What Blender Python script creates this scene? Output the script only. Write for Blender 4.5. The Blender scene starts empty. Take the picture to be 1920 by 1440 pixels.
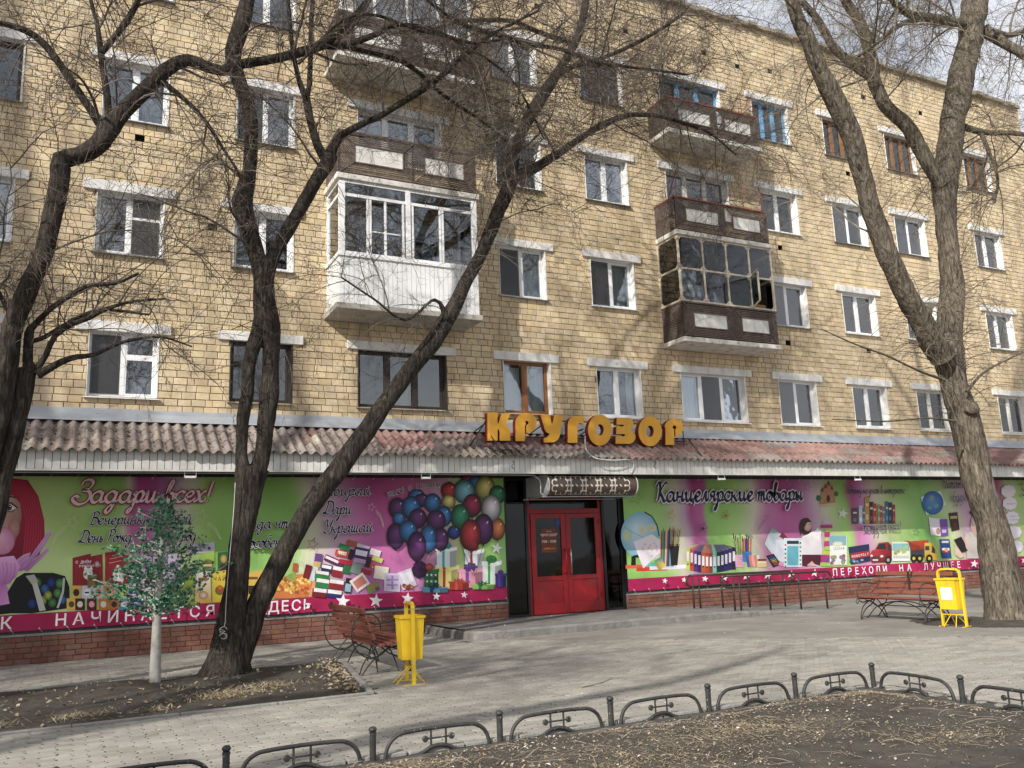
import bpy, bmesh, math, random
import numpy as np
from mathutils import Vector, Matrix

random.seed(7)
RNG = np.random.default_rng(11)
scene = bpy.context.scene
COL = scene.collection

# ------------------------------------------------------------------ camera, sky, sun, exposure
CAM = np.array([0.0, -17.24, 1.56])
YAW, PITCH, ROLL = math.radians(26.949), math.radians(10.903), math.radians(-2.173)
FPX = 1625.4                                     # focal length in pixels of a 1920 wide picture
def cam_axes():
    cy, sy, cp, sp = math.cos(YAW), math.sin(YAW), math.cos(PITCH), math.sin(PITCH)
    f = np.array([sy*cp, cy*cp, sp]); r = np.array([cy, -sy, 0.0]); u = np.cross(r, f)
    cr, sr = math.cos(ROLL), math.sin(ROLL)
    return f, r*cr + u*sr, -r*sr + u*cr
CF, CR, CU = cam_axes()
cam_data = bpy.data.cameras.new('camera')
cam_data.sensor_width = 36.0
cam_data.lens = FPX/1920*36
cam_data.clip_end = 2000
cam = bpy.data.objects.new('camera', cam_data)
cam.matrix_world = Matrix(((CR[0], CU[0], -CF[0], CAM[0]), (CR[1], CU[1], -CF[1], CAM[1]), (CR[2], CU[2], -CF[2], CAM[2]), (0, 0, 0, 1)))
COL.objects.link(cam)
scene.camera = cam

SUN_TRAVEL = Vector((1.5, 1.0, -1.2)).normalized()
SUN_EL = math.asin(-SUN_TRAVEL.z)
SUN_ROT = math.atan2(-SUN_TRAVEL.x, -SUN_TRAVEL.y)
world = bpy.data.worlds.new('World'); scene.world = world; world.use_nodes = True
wn, wl = world.node_tree.nodes, world.node_tree.links
wn.clear()
w_out = wn.new('ShaderNodeOutputWorld'); w_bg = wn.new('ShaderNodeBackground'); w_bg.inputs['Strength'].default_value = 0.10
w_sky = wn.new('ShaderNodeTexSky'); w_sky.sky_type = 'NISHITA'; w_sky.sun_disc = False
w_sky.sun_elevation = SUN_EL; w_sky.sun_rotation = SUN_ROT % (2*math.pi); w_sky.dust_density = 2.0
w_tc = wn.new('ShaderNodeTexCoord'); w_map = wn.new('ShaderNodeMapping'); w_map.inputs['Scale'].default_value = (1, 1, 2.4)
w_noise = wn.new('ShaderNodeTexNoise'); w_noise.inputs['Scale'].default_value = 2.2; w_noise.inputs['Detail'].default_value = 7; w_noise.inputs['Roughness'].default_value = 0.6
w_ramp = wn.new('ShaderNodeValToRGB'); w_ramp.color_ramp.elements[0].position = 0.30; w_ramp.color_ramp.elements[1].position = 0.62
w_ramp.color_ramp.elements[0].color = (0.30, 0.30, 0.30, 1); w_ramp.color_ramp.elements[1].color = (1, 1, 1, 1)
w_mix = wn.new('ShaderNodeMix'); w_mix.data_type = 'RGBA'; w_mix.inputs['B'].default_value = (9.8, 9.9, 10.3, 1)
wl.new(w_tc.outputs['Generated'], w_map.inputs['Vector']); wl.new(w_map.outputs['Vector'], w_noise.inputs['Vector'])
wl.new(w_noise.outputs['Fac'], w_ramp.inputs['Fac']); wl.new(w_ramp.outputs['Color'], w_mix.inputs['Factor'])
wl.new(w_sky.outputs['Color'], w_mix.inputs['A']); wl.new(w_mix.outputs['Result'], w_bg.inputs['Color']); wl.new(w_bg.outputs['Background'], w_out.inputs['Surface'])

sun_data = bpy.data.lights.new('sun', 'SUN'); sun_data.energy = 5.0; sun_data.angle = math.radians(0.6); sun_data.color = (1.0, 0.95, 0.87)
sun = bpy.data.objects.new('sun', sun_data); sun.location = (-30, -40, 40)
sun.rotation_euler = SUN_TRAVEL.to_track_quat('-Z', 'Y').to_euler(); COL.objects.link(sun)
scene.view_settings.view_transform = 'Standard'; scene.view_settings.look = 'None'
scene.view_settings.exposure = 0.25; scene.view_settings.gamma = 1.0; scene.view_settings.use_curve_mapping = False
scene.cycles.max_bounces = 6; scene.cycles.transparent_max_bounces = 12

# ------------------------------------------------------------------ helpers
def ray(u, v): return CF + CR*(u-960)/FPX - CU*(v-720)/FPX
def at_y(u, v, y):                               # point of the photograph on an upright plane parallel to the facade
    d = ray(u, v); return CAM + d*(y-CAM[1])/d[1]
def at_z(u, v, z=0.0):                           # point of the photograph on the ground
    d = ray(u, v); return CAM + d*(z-CAM[2])/d[2]
def lin(c):                                      # sRGB 0..255 -> linear
    return tuple(((x/255)/12.92 if x/255 <= 0.04045 else ((x/255+0.055)/1.055)**2.4) for x in c)

MATS = {}
def material(name, color, color2=None, scale=6.0, rough=0.8, bump=0.0, bump_scale=None, metallic=0.0, spec=0.3, detail=6.0,
             island=0.0, stretch=(1, 1, 1), spots=None, spot_scale=3.0, spot_edge=(0.55, 0.7), attr=None, bump_dist=0.01, streak=None):
    """one procedural surface: two colours mixed by noise, optional per-piece variation, spots and bump; all in world metres"""
    m = bpy.data.materials.new(name); m.use_nodes = True; MATS[name] = m
    n, l = m.node_tree.nodes, m.node_tree.links
    b = n['Principled BSDF']; b.inputs['Roughness'].default_value = rough; b.inputs['Metallic'].default_value = metallic
    b.inputs['Specular IOR Level'].default_value = spec
    geo = n.new('ShaderNodeNewGeometry'); mp = n.new('ShaderNodeMapping'); mp.inputs['Scale'].default_value = stretch
    l.new(geo.outputs['Position'], mp.inputs['Vector'])
    nz = n.new('ShaderNodeTexNoise'); nz.inputs['Scale'].default_value = scale; nz.inputs['Detail'].default_value = detail; nz.inputs['Roughness'].default_value = 0.62
    l.new(mp.outputs['Vector'], nz.inputs['Vector'])
    if attr:
        at = n.new('ShaderNodeAttribute'); at.attribute_name = attr; base = at.outputs['Color']
        cur = base
    else:
        rp = n.new('ShaderNodeValToRGB'); rp.color_ramp.elements[0].position = 0.32; rp.color_ramp.elements[1].position = 0.68
        rp.color_ramp.elements[0].color = (*color, 1); rp.color_ramp.elements[1].color = (*(color2 or color), 1)
        l.new(nz.outputs['Fac'], rp.inputs['Fac']); cur = rp.outputs['Color']
    if island:
        oi = n.new('ShaderNodeObjectInfo'); ad = n.new('ShaderNodeMath'); ad.operation = 'ADD'
        l.new(geo.outputs['Random Per Island'], ad.inputs[0]); l.new(oi.outputs['Random'], ad.inputs[1])
        fr = n.new('ShaderNodeMath'); fr.operation = 'FRACT'; l.new(ad.outputs[0], fr.inputs[0])
        wnz = n.new('ShaderNodeTexWhiteNoise'); wnz.noise_dimensions = '1D'; l.new(fr.outputs[0], wnz.inputs['W'])
        hsv = n.new('ShaderNodeHueSaturation')
        for out, inp, lo, hi in (('Value', 'Value', 1-island, 1+island),):
            mr = n.new('ShaderNodeMapRange'); mr.inputs['To Min'].default_value = lo; mr.inputs['To Max'].default_value = hi
            l.new(wnz.outputs['Value'], mr.inputs['Value']); l.new(mr.outputs['Result'], hsv.inputs[inp])
        sep = n.new('ShaderNodeSeparateColor'); l.new(wnz.outputs['Color'], sep.inputs['Color'])
        mr = n.new('ShaderNodeMapRange'); mr.inputs['To Min'].default_value = 0.5-0.05*island; mr.inputs['To Max'].default_value = 0.5+0.05*island
        l.new(sep.outputs[1], mr.inputs['Value']); l.new(mr.outputs['Result'], hsv.inputs['Hue'])
        mr = n.new('ShaderNodeMapRange'); mr.inputs['To Min'].default_value = 1-0.9*island; mr.inputs['To Max'].default_value = 1+0.7*island
        l.new(sep.outputs[2], mr.inputs['Value']); l.new(mr.outputs['Result'], hsv.inputs['Saturation'])
        l.new(cur, hsv.inputs['Color']); cur = hsv.outputs['Color']
    if streak:                                   # vertical dirt runs
        smp = n.new('ShaderNodeMapping'); smp.inputs['Scale'].default_value = (streak[1], streak[1], streak[1]*0.12); l.new(geo.outputs['Position'], smp.inputs['Vector'])
        sn = n.new('ShaderNodeTexNoise'); sn.inputs['Scale'].default_value = 1.0; sn.inputs['Detail'].default_value = 5; l.new(smp.outputs['Vector'], sn.inputs['Vector'])
        sr = n.new('ShaderNodeMapRange'); sr.inputs['From Min'].default_value = 0.5; sr.inputs['From Max'].default_value = 0.75; sr.inputs['To Max'].default_value = streak[2]
        l.new(sn.outputs['Fac'], sr.inputs['Value'])
        mx = n.new('ShaderNodeMix'); mx.data_type = 'RGBA'; l.new(sr.outputs['Result'], mx.inputs['Factor']); l.new(cur, mx.inputs['A']); mx.inputs['B'].default_value = (*streak[0], 1); cur = mx.outputs['Result']
    if spots:
        sn = n.new('ShaderNodeTexNoise'); sn.inputs['Scale'].default_value = spot_scale; sn.inputs['Detail'].default_value = 8; sn.inputs['Roughness'].default_value = 0.7
        l.new(mp.outputs['Vector'], sn.inputs['Vector'])
        sr = n.new('ShaderNodeMapRange'); sr.inputs['From Min'].default_value = spot_edge[0]; sr.inputs['From Max'].default_value = spot_edge[1]
        l.new(sn.outputs['Fac'], sr.inputs['Value'])
        mx = n.new('ShaderNodeMix'); mx.data_type = 'RGBA'; l.new(sr.outputs['Result'], mx.inputs['Factor']); l.new(cur, mx.inputs['A']); mx.inputs['B'].default_value = (*spots, 1); cur = mx.outputs['Result']
    l.new(cur, b.inputs['Base Color'])
    if bump:
        bn = n.new('ShaderNodeTexNoise'); bn.inputs['Scale'].default_value = bump_scale or scale*4; bn.inputs['Detail'].default_value = 6
        l.new(mp.outputs['Vector'], bn.inputs['Vector'])
        bp = n.new('ShaderNodeBump'); bp.inputs['Strength'].default_value = bump; bp.inputs['Distance'].default_value = bump_dist
        l.new(bn.outputs['Fac'], bp.inputs['Height']); l.new(bp.outputs['Normal'], b.inputs['Normal'])
    return m

def glass_material(name, tint, base_fac, rough=0.02, ior=1.5):
    m = bpy.data.materials.new(name); m.use_nodes = True; MATS[name] = m
    n, l = m.node_tree.nodes, m.node_tree.links; n.clear()
    out = n.new('ShaderNodeOutputMaterial'); tr = n.new('ShaderNodeBsdfTransparent'); tr.inputs['Color'].default_value = (*tint, 1)
    gl = n.new('ShaderNodeBsdfGlossy'); gl.inputs['Roughness'].default_value = rough; gl.inputs['Color'].default_value = (0.95, 0.97, 1, 1)
    fr = n.new('ShaderNodeFresnel'); fr.inputs['IOR'].default_value = ior
    ad = n.new('ShaderNodeMath'); ad.operation = 'ADD'; ad.use_clamp = True; ad.inputs[1].default_value = base_fac
    nz = n.new('ShaderNodeTexNoise'); nz.inputs['Scale'].default_value = 1.6; bp = n.new('ShaderNodeBump'); bp.inputs['Strength'].default_value = 0.06; bp.inputs['Distance'].default_value = 0.05
    geo = n.new('ShaderNodeNewGeometry'); l.new(geo.outputs['Position'], nz.inputs['Vector']); l.new(nz.outputs['Fac'], bp.inputs['Height']); l.new(bp.outputs['Normal'], gl.inputs['Normal'])
    mx = n.new('ShaderNodeMixShader')
    l.new(fr.outputs[0], ad.inputs[0]); l.new(ad.outputs[0], mx.inputs['Fac']); l.new(tr.outputs[0], mx.inputs[1]); l.new(gl.outputs[0], mx.inputs[2]); l.new(mx.outputs[0], out.inputs['Surface'])
    return m

def tag(o, label=None, cat=None, group=None, kind=None):
    for k, v in (('label', label), ('category', cat), ('group', group), ('kind', kind)):
        if v: o[k] = v
    return o
def place(o, parent):
    COL.objects.link(o)
    if parent is not None:
        o.parent = parent
        if parent.type == 'EMPTY' and not parent.get('local'): o.matrix_parent_inverse = Matrix.Translation(-parent.location)
    return o
def thing(name, loc, label, cat, group=None, rz=0.0, local=False):
    e = bpy.data.objects.new(name, None); e.location = loc; e.rotation_euler = (0, 0, rz); e.empty_display_size = 0.2
    if local: e['local'] = 1
    COL.objects.link(e); return tag(e, label, cat, group)

class MB:
    """collects shapes and links them as one mesh object"""
    def __init__(s): s.v = []; s.f = []; s.c = []
    def add(s, vs, fs):
        k = len(s.v); s.v += [tuple(map(float, p)) for p in vs]; s.f += [tuple(i+k for i in f) for f in fs]; return s
    def box(s, x0, x1, y0, y1, z0, z1):
        x0, x1 = min(x0, x1), max(x0, x1); y0, y1 = min(y0, y1), max(y0, y1); z0, z1 = min(z0, z1), max(z0, z1)
        return s.add([(x0,y0,z0),(x1,y0,z0),(x1,y1,z0),(x0,y1,z0),(x0,y0,z1),(x1,y0,z1),(x1,y1,z1),(x0,y1,z1)],
                     [(0,3,2,1),(4,5,6,7),(0,1,5,4),(1,2,6,5),(2,3,7,6),(3,0,4,7)])
    def bar(s, a, b, w, h, up=(0, 0, 1)):
        a, b = Vector(a), Vector(b); d = (b-a).normalized(); up = Vector(up); sd = d.cross(up)
        if sd.length < 1e-4: sd = d.cross(Vector((0, 1, 0)))
        sd.normalize(); u = sd.cross(d).normalized(); vs = []
        for p in (a, b):
            for i, j in ((-1,-1),(1,-1),(1,1),(-1,1)): vs.append(p + sd*(i*w/2) + u*(j*h/2))
        return s.add(vs, [(0,1,2,3),(7,6,5,4),(0,4,5,1),(1,5,6,2),(2,6,7,3),(3,7,4,0)])
    def tube(s, pts, r, n=8, cap=True):
        pts = [Vector(p) for p in pts]; m = len(pts); rs = r if isinstance(r, (list, tuple)) else [r]*m
        vs = []; fs = []; ref = None
        for i, p in enumerate(pts):
            d = (pts[min(i+1, m-1)] - pts[max(i-1, 0)]).normalized()
            if ref is None: ref = d.orthogonal().normalized()
            ref = (ref - d*ref.dot(d)); ref = ref.normalized() if ref.length > 1e-6 else d.orthogonal().normalized()
            bi = d.cross(ref)
            for k in range(n):
                a = 2*math.pi*k/n; vs.append(p + (ref*math.cos(a) + bi*math.sin(a))*rs[i])
        for i in range(m-1):
            for k in range(n):
                fs.append((i*n+k, i*n+(k+1) % n, (i+1)*n+(k+1) % n, (i+1)*n+k))
        if cap: fs.append(tuple(range(n-1, -1, -1))); fs.append(tuple((m-1)*n+k for k in range(n)))
        return s.add(vs, fs)
    def prism(s, poly, axis_a, axis_b, origin, depth):
        """poly in 2-D -> origin + a*axis_a + b*axis_b, extruded by the vector depth"""
        A, B, O, D = Vector(axis_a), Vector(axis_b), Vector(origin), Vector(depth); n = len(poly)
        vs = [O + A*p[0] + B*p[1] for p in poly] + [O + A*p[0] + B*p[1] + D for p in poly]
        return s.add(vs, [tuple(range(n-1, -1, -1)), tuple(range(n, 2*n))] + [(i, (i+1) % n, n+(i+1) % n, n+i) for i in range(n)])
    def lathe(s, prof, center, n=12):
        vs = []; fs = []; c = Vector(center); m = len(prof)
        for r, z in prof:
            for k in range(n): a = 2*math.pi*k/n; vs.append(c + Vector((r*math.cos(a), r*math.sin(a), z)))
        for i in range(m-1):
            for k in range(n): fs.append((i*n+k, i*n+(k+1) % n, (i+1)*n+(k+1) % n, (i+1)*n+k))
        fs.append(tuple(range(n-1, -1, -1))); fs.append(tuple((m-1)*n+k for k in range(n)))
        return s.add(vs, fs)
    def mesh(s, name, mat, smooth=False, fix=True):
        me = bpy.data.meshes.new(name); me.from_pydata(s.v, [], s.f)
        if fix and len(s.f) < 30000:
            bm = bmesh.new(); bm.from_mesh(me); bmesh.ops.recalc_face_normals(bm, faces=bm.faces); bm.to_mesh(me); bm.free()
        if mat is not None: me.materials.append(mat)
        if smooth: me.polygons.foreach_set('use_smooth', [True]*len(me.polygons))
        return me
    def build(s, name, mat, parent=None, smooth=False, fix=True, bevel=0.0):
        o = bpy.data.objects.new(name, s.mesh(name, mat, smooth, fix)); place(o, parent)
        if bevel:
            md = o.modifiers.new('bevel', 'BEVEL'); md.width = bevel; md.segments = 2; md.limit_method = 'ANGLE'
        return o

def np_mesh(name, verts, quads, mat, smooth=False):
    """big mesh from numpy arrays: verts (N,3), quads (M,4)"""
    me = bpy.data.meshes.new(name); verts = np.asarray(verts, np.float32); quads = np.asarray(quads, np.int32)
    me.vertices.add(len(verts)); me.vertices.foreach_set('co', verts.ravel())
    k = quads.shape[1]
    me.loops.add(quads.size); me.loops.foreach_set('vertex_index', quads.ravel())
    me.polygons.add(len(quads)); me.polygons.foreach_set('loop_start', np.arange(0, quads.size, k, dtype=np.int32)); me.polygons.foreach_set('loop_total', np.full(len(quads), k, np.int32))
    me.polygons.foreach_set('use_smooth', np.full(len(quads), bool(smooth)))
    if mat is not None: me.materials.append(mat)
    me.update(calc_edges=True); me.validate(); return me

def resample(pts, step):
    """Catmull-Rom through points (any dimension)"""
    P = [np.array(p, float) for p in pts]
    if len(P) == 2: P = [P[0], (P[0]+P[1])/2, P[1]]
    P = [2*P[0]-P[1]] + P + [2*P[-1]-P[-2]]; out = []
    for i in range(1, len(P)-2):
        n = max(2, int(np.linalg.norm((P[i+1]-P[i])[:3])/step))
        for k in range(n):
            t = k/n
            out.append(0.5*((2*P[i]) + (P[i+1]-P[i-1])*t + (2*P[i-1]-5*P[i]+4*P[i+1]-P[i+2])*t*t + (3*P[i]-P[i-1]-3*P[i+1]+P[i+2])*t**3))
    out.append(P[-2]); return out

# ------------------------------------------------------------------ materials
material('wall_brick', (0.52, 0.415, 0.265), (0.625, 0.515, 0.345), scale=9, rough=0.9, bump=0.5, bump_scale=60, island=0.13, spots=(0.28, 0.20, 0.125), spot_scale=.75, spot_edge=(0.52, 0.80), streak=((0.24, 0.18, 0.12), 1.6, 0.85))
material('mortar', (0.17, 0.12, 0.075), (0.27, 0.20, 0.13), scale=14, rough=0.95, bump=0.4)
material('plinth_brick', (0.15, 0.068, 0.05), (0.215, 0.10, 0.075), scale=11, rough=0.85, bump=0.4, bump_scale=70, island=0.15, spots=(0.30, 0.24, 0.20), spot_scale=4.5, spot_edge=(0.66, 0.78))
material('plinth_mortar', (0.10, 0.07, 0.055), (0.20, 0.16, 0.13), scale=20, rough=0.95)
material('white_plaster', (0.78, 0.78, 0.76), (0.66, 0.65, 0.62), scale=8, rough=0.85, bump=0.2, spots=(0.42, 0.39, 0.34), spot_scale=6, spot_edge=(0.62, 0.78))
material('lintel_paint', (0.72, 0.72, 0.71), (0.58, 0.57, 0.54), scale=5, rough=0.85, bump=0.35, spots=(0.30, 0.27, 0.23), spot_scale=4, spot_edge=(0.60, 0.74), streak=((0.36, 0.34, 0.31), 6, 0.7))
material('white_pvc', (0.80, 0.81, 0.82), (0.74, 0.75, 0.76), scale=3, rough=0.35, spec=0.5)
material('old_white_wood', (0.70, 0.69, 0.65), (0.52, 0.50, 0.46), scale=9, rough=0.7, bump=0.3)
material('brown_wood', (0.21, 0.085, 0.03), (0.28, 0.12, 0.05), scale=5, rough=0.45, stretch=(1, 1, 0.1))
material('dark_wood', (0.028, 0.024, 0.020), (0.06, 0.05, 0.042), scale=9, rough=0.6)
material('orange_wood', (0.26, 0.145, 0.075), (0.17, 0.085, 0.045), scale=7, rough=0.7)
material('blue_paint', (0.10, 0.27, 0.46), (0.16, 0.36, 0.55), scale=8, rough=0.6, spots=(0.5, 0.52, 0.5), spot_scale=9)
material('sill_metal', (0.16, 0.155, 0.15), (0.26, 0.25, 0.24), scale=9, rough=0.5, metallic=0.3)
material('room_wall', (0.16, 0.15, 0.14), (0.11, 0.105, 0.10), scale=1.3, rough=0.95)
material('curtain', (0.66, 0.67, 0.66), (0.50, 0.51, 0.50), scale=5, rough=0.95, stretch=(6, 1, 0.3))
material('curtain_purple', (0.22, 0.12, 0.30), (0.34, 0.22, 0.42), scale=5, rough=0.9, stretch=(1, 1, 6))
material('curtain_rust', (0.34, 0.18, 0.12), (0.27, 0.14, 0.10), scale=5, rough=0.95)
glass_material('window_glass', (0.86, 0.90, 0.92), 0.10)
glass_material('dark_glass', (0.20, 0.21, 0.22), 0.0, 0.05, 1.42)
glass_material('old_glass', (0.80, 0.83, 0.82), 0.05, 0.04)
m = glass_material('mosquito_net', (0.55, 0.55, 0.55), 0.02, 0.6)
material('zinc', (0.30, 0.325, 0.355), (0.40, 0.42, 0.45), scale=1.8, rough=0.55, metallic=0.35, spots=(0.22, 0.22, 0.22), spot_scale=3, spot_edge=(0.6, 0.8))
material('slate', (0.185, 0.153, 0.135), (0.29, 0.243, 0.217), scale=3.5, rough=0.92, bump=0.4, bump_scale=40, island=0.22, spots=(0.13, 0.105, 0.09), spot_scale=2.6, spot_edge=(0.56, 0.72))
material('slate_red', (0.205, 0.122, 0.108), (0.285, 0.185, 0.168), scale=3.0, rough=0.92, bump=0.4, bump_scale=40, island=0.16, spots=(0.17, 0.12, 0.10), spot_scale=2.2, spot_edge=(0.55, 0.75))
material('slate_pale', (0.46, 0.43, 0.36), (0.33, 0.28, 0.23), scale=3.5, rough=0.92, bump=0.4, bump_scale=40, spots=(0.24, 0.17, 0.14), spot_scale=3)
material('fascia_siding', (0.63, 0.63, 0.60), (0.52, 0.52, 0.49), scale=2.5, rough=0.55, island=0.05, streak=((0.36, 0.33, 0.28), 5, 0.5))
material('black_steel', (0.020, 0.020, 0.021), (0.040, 0.040, 0.040), scale=12, rough=0.55, spec=0.4)
material('dark_frame', (0.012, 0.012, 0.013), (0.022, 0.022, 0.024), scale=4, rough=0.4)
material('red_door', (0.25, 0.006, 0.011), (0.31, 0.010, 0.016), scale=2.0, rough=0.42, spec=0.4, spots=(0.20, 0.03, 0.03), spot_scale=2.2, streak=((0.14, 0.02, 0.02), 5, .6))
material('concrete', (0.20, 0.193, 0.18), (0.29, 0.28, 0.26), scale=5, rough=0.95, bump=0.6, bump_scale=45, spots=(0.19, 0.18, 0.17), spot_scale=2.0, bump_dist=0.02)
material('slab_concrete', (0.34, 0.32, 0.28), (0.47, 0.45, 0.41), scale=4, rough=0.95, bump=0.3, spots=(0.18, 0.15, 0.12), spot_scale=3)
material('slab_white', (0.68, 0.67, 0.63), (0.48, 0.45, 0.40), scale=5, rough=0.9, bump=0.3, spots=(0.22, 0.17, 0.13), spot_scale=5)
material('slat_brown', (0.085, 0.063, 0.054), (0.15, 0.118, 0.102), scale=9, rough=0.75, spots=(0.22, 0.18, 0.16), spot_scale=8)
material('panel_white', (0.70, 0.69, 0.66), (0.56, 0.55, 0.52), scale=4, rough=0.8, streak=((0.40, 0.36, 0.30), 6, 0.6))
material('balcony_dark', (0.035, 0.03, 0.028), (0.05, 0.045, 0.04), scale=5, rough=0.9)
material('cream_steel', (0.60, 0.55, 0.45), (0.46, 0.39, 0.30), scale=9, rough=0.7, spots=(0.22, 0.11, 0.05), spot_scale=7, spot_edge=(0.56, 0.66))
material('rust_red', (0.28, 0.075, 0.05), (0.20, 0.06, 0.04), scale=9, rough=0.7)
material('roof_edge', (0.21, 0.18, 0.14), (0.32, 0.28, 0.22), scale=4, rough=0.9, spots=(0.12, 0.10, 0.08))
# ------------------------------------------------------------------ the apartment building
BX0, BX1, BZ = -7.0, 29.45, 16.40
CH = 0.1375
Z1, STOREY, WINH = 4.62, 2.75, 9*CH
building = thing('apartment_building', (11, 6, 0), 'long five storey yellow brick apartment block with shop on the ground floor', 'building')
COLS = {0: (-2.50, -1.27), 1: (0.09, 1.28), 2: (2.60, 3.79), 3: (5.17, 7.15), 4: (8.55, 9.77), 5: (11.04, 12.31), 6: (13.54, 15.63),
        7: (16.80, 18.17), 8: (19.57, 20.93), 9: (22.22, 23.58), 10: (25.97, 27.30)}
def row_z(r): return Z1 + STOREY*(r-1)
openings = [(x0, x1, row_z(r), row_z(r)+WINH) for (x0, x1) in COLS.values() for r in (1, 2, 3, 4)]
Z0C = Z1 - 3*CH
VENTS = [(17.67, 15.08), (16.43, 15.05), (21.52, 15.13), (24.15, 15.15), (15.23, 15.1), (0.79, 9.74), (20.44, 12.45), (17.38, 9.68), (17.32, 6.93), (20.44, 6.85), (4.4, 15.1), (9.9, 15.1), (12.6, 15.1), (26.6, 15.1), (2.2, 8.1), (6.6, 15.1)]
vent_rects = []
for vx, vz in VENTS:
    k = round((vz-Z0C)/CH - 0.5); vent_rects.append((vx-0.085, vx+0.085, Z0C+k*CH, Z0C+(k+1)*CH))
# wall body behind the brick face, open where windows and vents are
def holed_sheet(mb, x0, x1, z0, z1, holes, y):
    xs = sorted({x0, x1} | {v for h in holes for v in h[:2] if x0 < v < x1}); zs = sorted({z0, z1} | {v for h in holes for v in h[2:] if z0 < v < z1})
    vid = {}
    def V(i, j):
        if (i, j) not in vid: vid[i, j] = len(mb.v); mb.v.append((xs[i], y, zs[j]))
        return vid[i, j]
    for i in range(len(xs)-1):
        for j in range(len(zs)-1):
            cx, cz = (xs[i]+xs[i+1])/2, (zs[j]+zs[j+1])/2
            if any(h[0] < cx < h[1] and h[2] < cz < h[3] for h in holes): continue
            mb.f.append((V(i, j), V(i+1, j), V(i+1, j+1), V(i, j+1)))
mb = MB(); holed_sheet(mb, BX0, BX1, 3.19, BZ, openings+vent_rects, 0.012)
mb.add([(BX1-.002, 0.012, 0), (BX1-.002, 12, 0), (BX1-.002, 12, BZ), (BX1-.002, 0.012, BZ)], [(0, 1, 2, 3)])
mb.add([(BX0, 0.012, 0), (BX0, 12, 0), (BX0, 12, BZ), (BX0, 0.012, BZ)], [(0, 1, 2, 3)])
mb.add([(BX0, 12, 0), (BX1, 12, 0), (BX1, 12, BZ), (BX0, 12, BZ)], [(0, 1, 2, 3)])
wall = mb.build('wall', MATS['mortar'], building, fix=False)
# bricks: every one is cut where an opening stands
bricks = []
nrow = int(round((BZ-Z0C)/CH)); hole_all = openings+vent_rects
for k in range(nrow):
    z0, z1 = Z0C+k*CH, Z0C+(k+1)*CH; zc = (z0+z1)/2
    cuts = sorted((h[0], h[1]) for h in hole_all if h[2] < zc < h[3])
    spans = []; a = BX0
    for c0, c1 in cuts: spans.append((a, c0)); a = c1
    spans.append((a, BX1))
    x = BX0 - (k % 2)*0.125 + random.uniform(-.03, .03); joints = [x]
    while x < BX1: x += random.choice((0.25, 0.25, 0.25, 0.245, 0.26, 0.235, 0.19, 0.125)) + random.uniform(-.006, .006); joints.append(x)
    for i in range(len(joints)-1):
        for s0, s1 in spans:
            a, b = max(joints[i], s0), min(joints[i+1], s1)
            if b-a > 0.045: bricks.append((a, b, z0, z1))
def brick_verts(a, b, z0, z1, proud, j=0.006, rnd=np.random.default_rng(3)):
    g = j; q = rnd.uniform(-.003, .003, 8)
    x0, x1, za, zb = a+g+q[0], b-g+q[1], z0+g+q[2], z1-g+q[3]; e = 0.006; yf = -proud
    return [(x0, 0.02, za), (x1, 0.02, za), (x1, 0.02, zb), (x0, 0.02, zb), (x0, yf+e, za), (x1, yf+e, za+q[4]), (x1, yf+e, zb), (x0, yf+e, zb+q[5]),
            (x0+e, yf, za+e), (x1-e, yf, za+e), (x1-e, yf, zb-e), (x0+e, yf, zb-e)]
BRF = [(0,1,5,4),(1,2,6,5),(2,3,7,6),(3,0,4,7),(4,5,9,8),(5,6,10,9),(6,7,11,10),(7,4,8,11),(8,9,10,11)]
def dist_cam(b): return (b[0]+b[1])**2/4 + 17.24**2 + (b[2]-1.5)**2
vis = sorted((b for b in bricks if b[0] > -0.9 and b[1] < 12 and b[2] < 8 and b[1]-b[0] > 0.2), key=dist_cam)
lint_rects = [(x0-.24, x1+.24, row_z(r)+WINH-.03, row_z(r)+WINH+.19) for (x0, x1) in COLS.values() for r in (1, 2)]
near = [b for b in vis if not any(h[0] < b[1] and b[0] < h[1] and h[2] < b[3] and b[2] < h[3] for h in lint_rects)][:300]; near_set = set(near)
rb = np.random.default_rng(5); V = []; Q = []
for b in bricks:
    if b in near_set: continue
    k = len(V); V += brick_verts(*b, rb.uniform(-.002, .006), rnd=rb); Q += [tuple(i+k for i in f) for f in BRF]
o = bpy.data.objects.new('brickwork', np_mesh('brickwork', V, Q, MATS['wall_brick'])); place(o, wall); o['kind'] = 'stuff'
protos = []
for i in range(6):
    mb = MB(); mb.add(brick_verts(-.125, .125, -CH/2, CH/2, 0.002, rnd=rb), BRF); protos.append(mb.mesh('brick', MATS['wall_brick'], fix=False))
for i, b in enumerate(near):
    o = bpy.data.objects.new('brick', protos[i % 6]); o.location = ((b[0]+b[1])/2, -random.uniform(-.002, .004), (b[2]+b[3])/2); o.scale = ((b[1]-b[0])/.25, 1, 1); place(o, wall)
# vents
for h in vent_rects:
    mb = MB(); x0, x1, z0, z1 = h
    mb.add([(x0,.012,z0),(x1,.012,z0),(x1,.012,z1),(x0,.012,z1),(x0,.2,z0),(x1,.2,z0),(x1,.2,z1),(x0,.2,z1)], [(0,1,5,4),(1,2,6,5),(2,3,7,6),(3,0,4,7),(4,5,6,7)])
    mb.build('vent_opening', MATS['balcony_dark'], building, fix=False)
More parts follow.
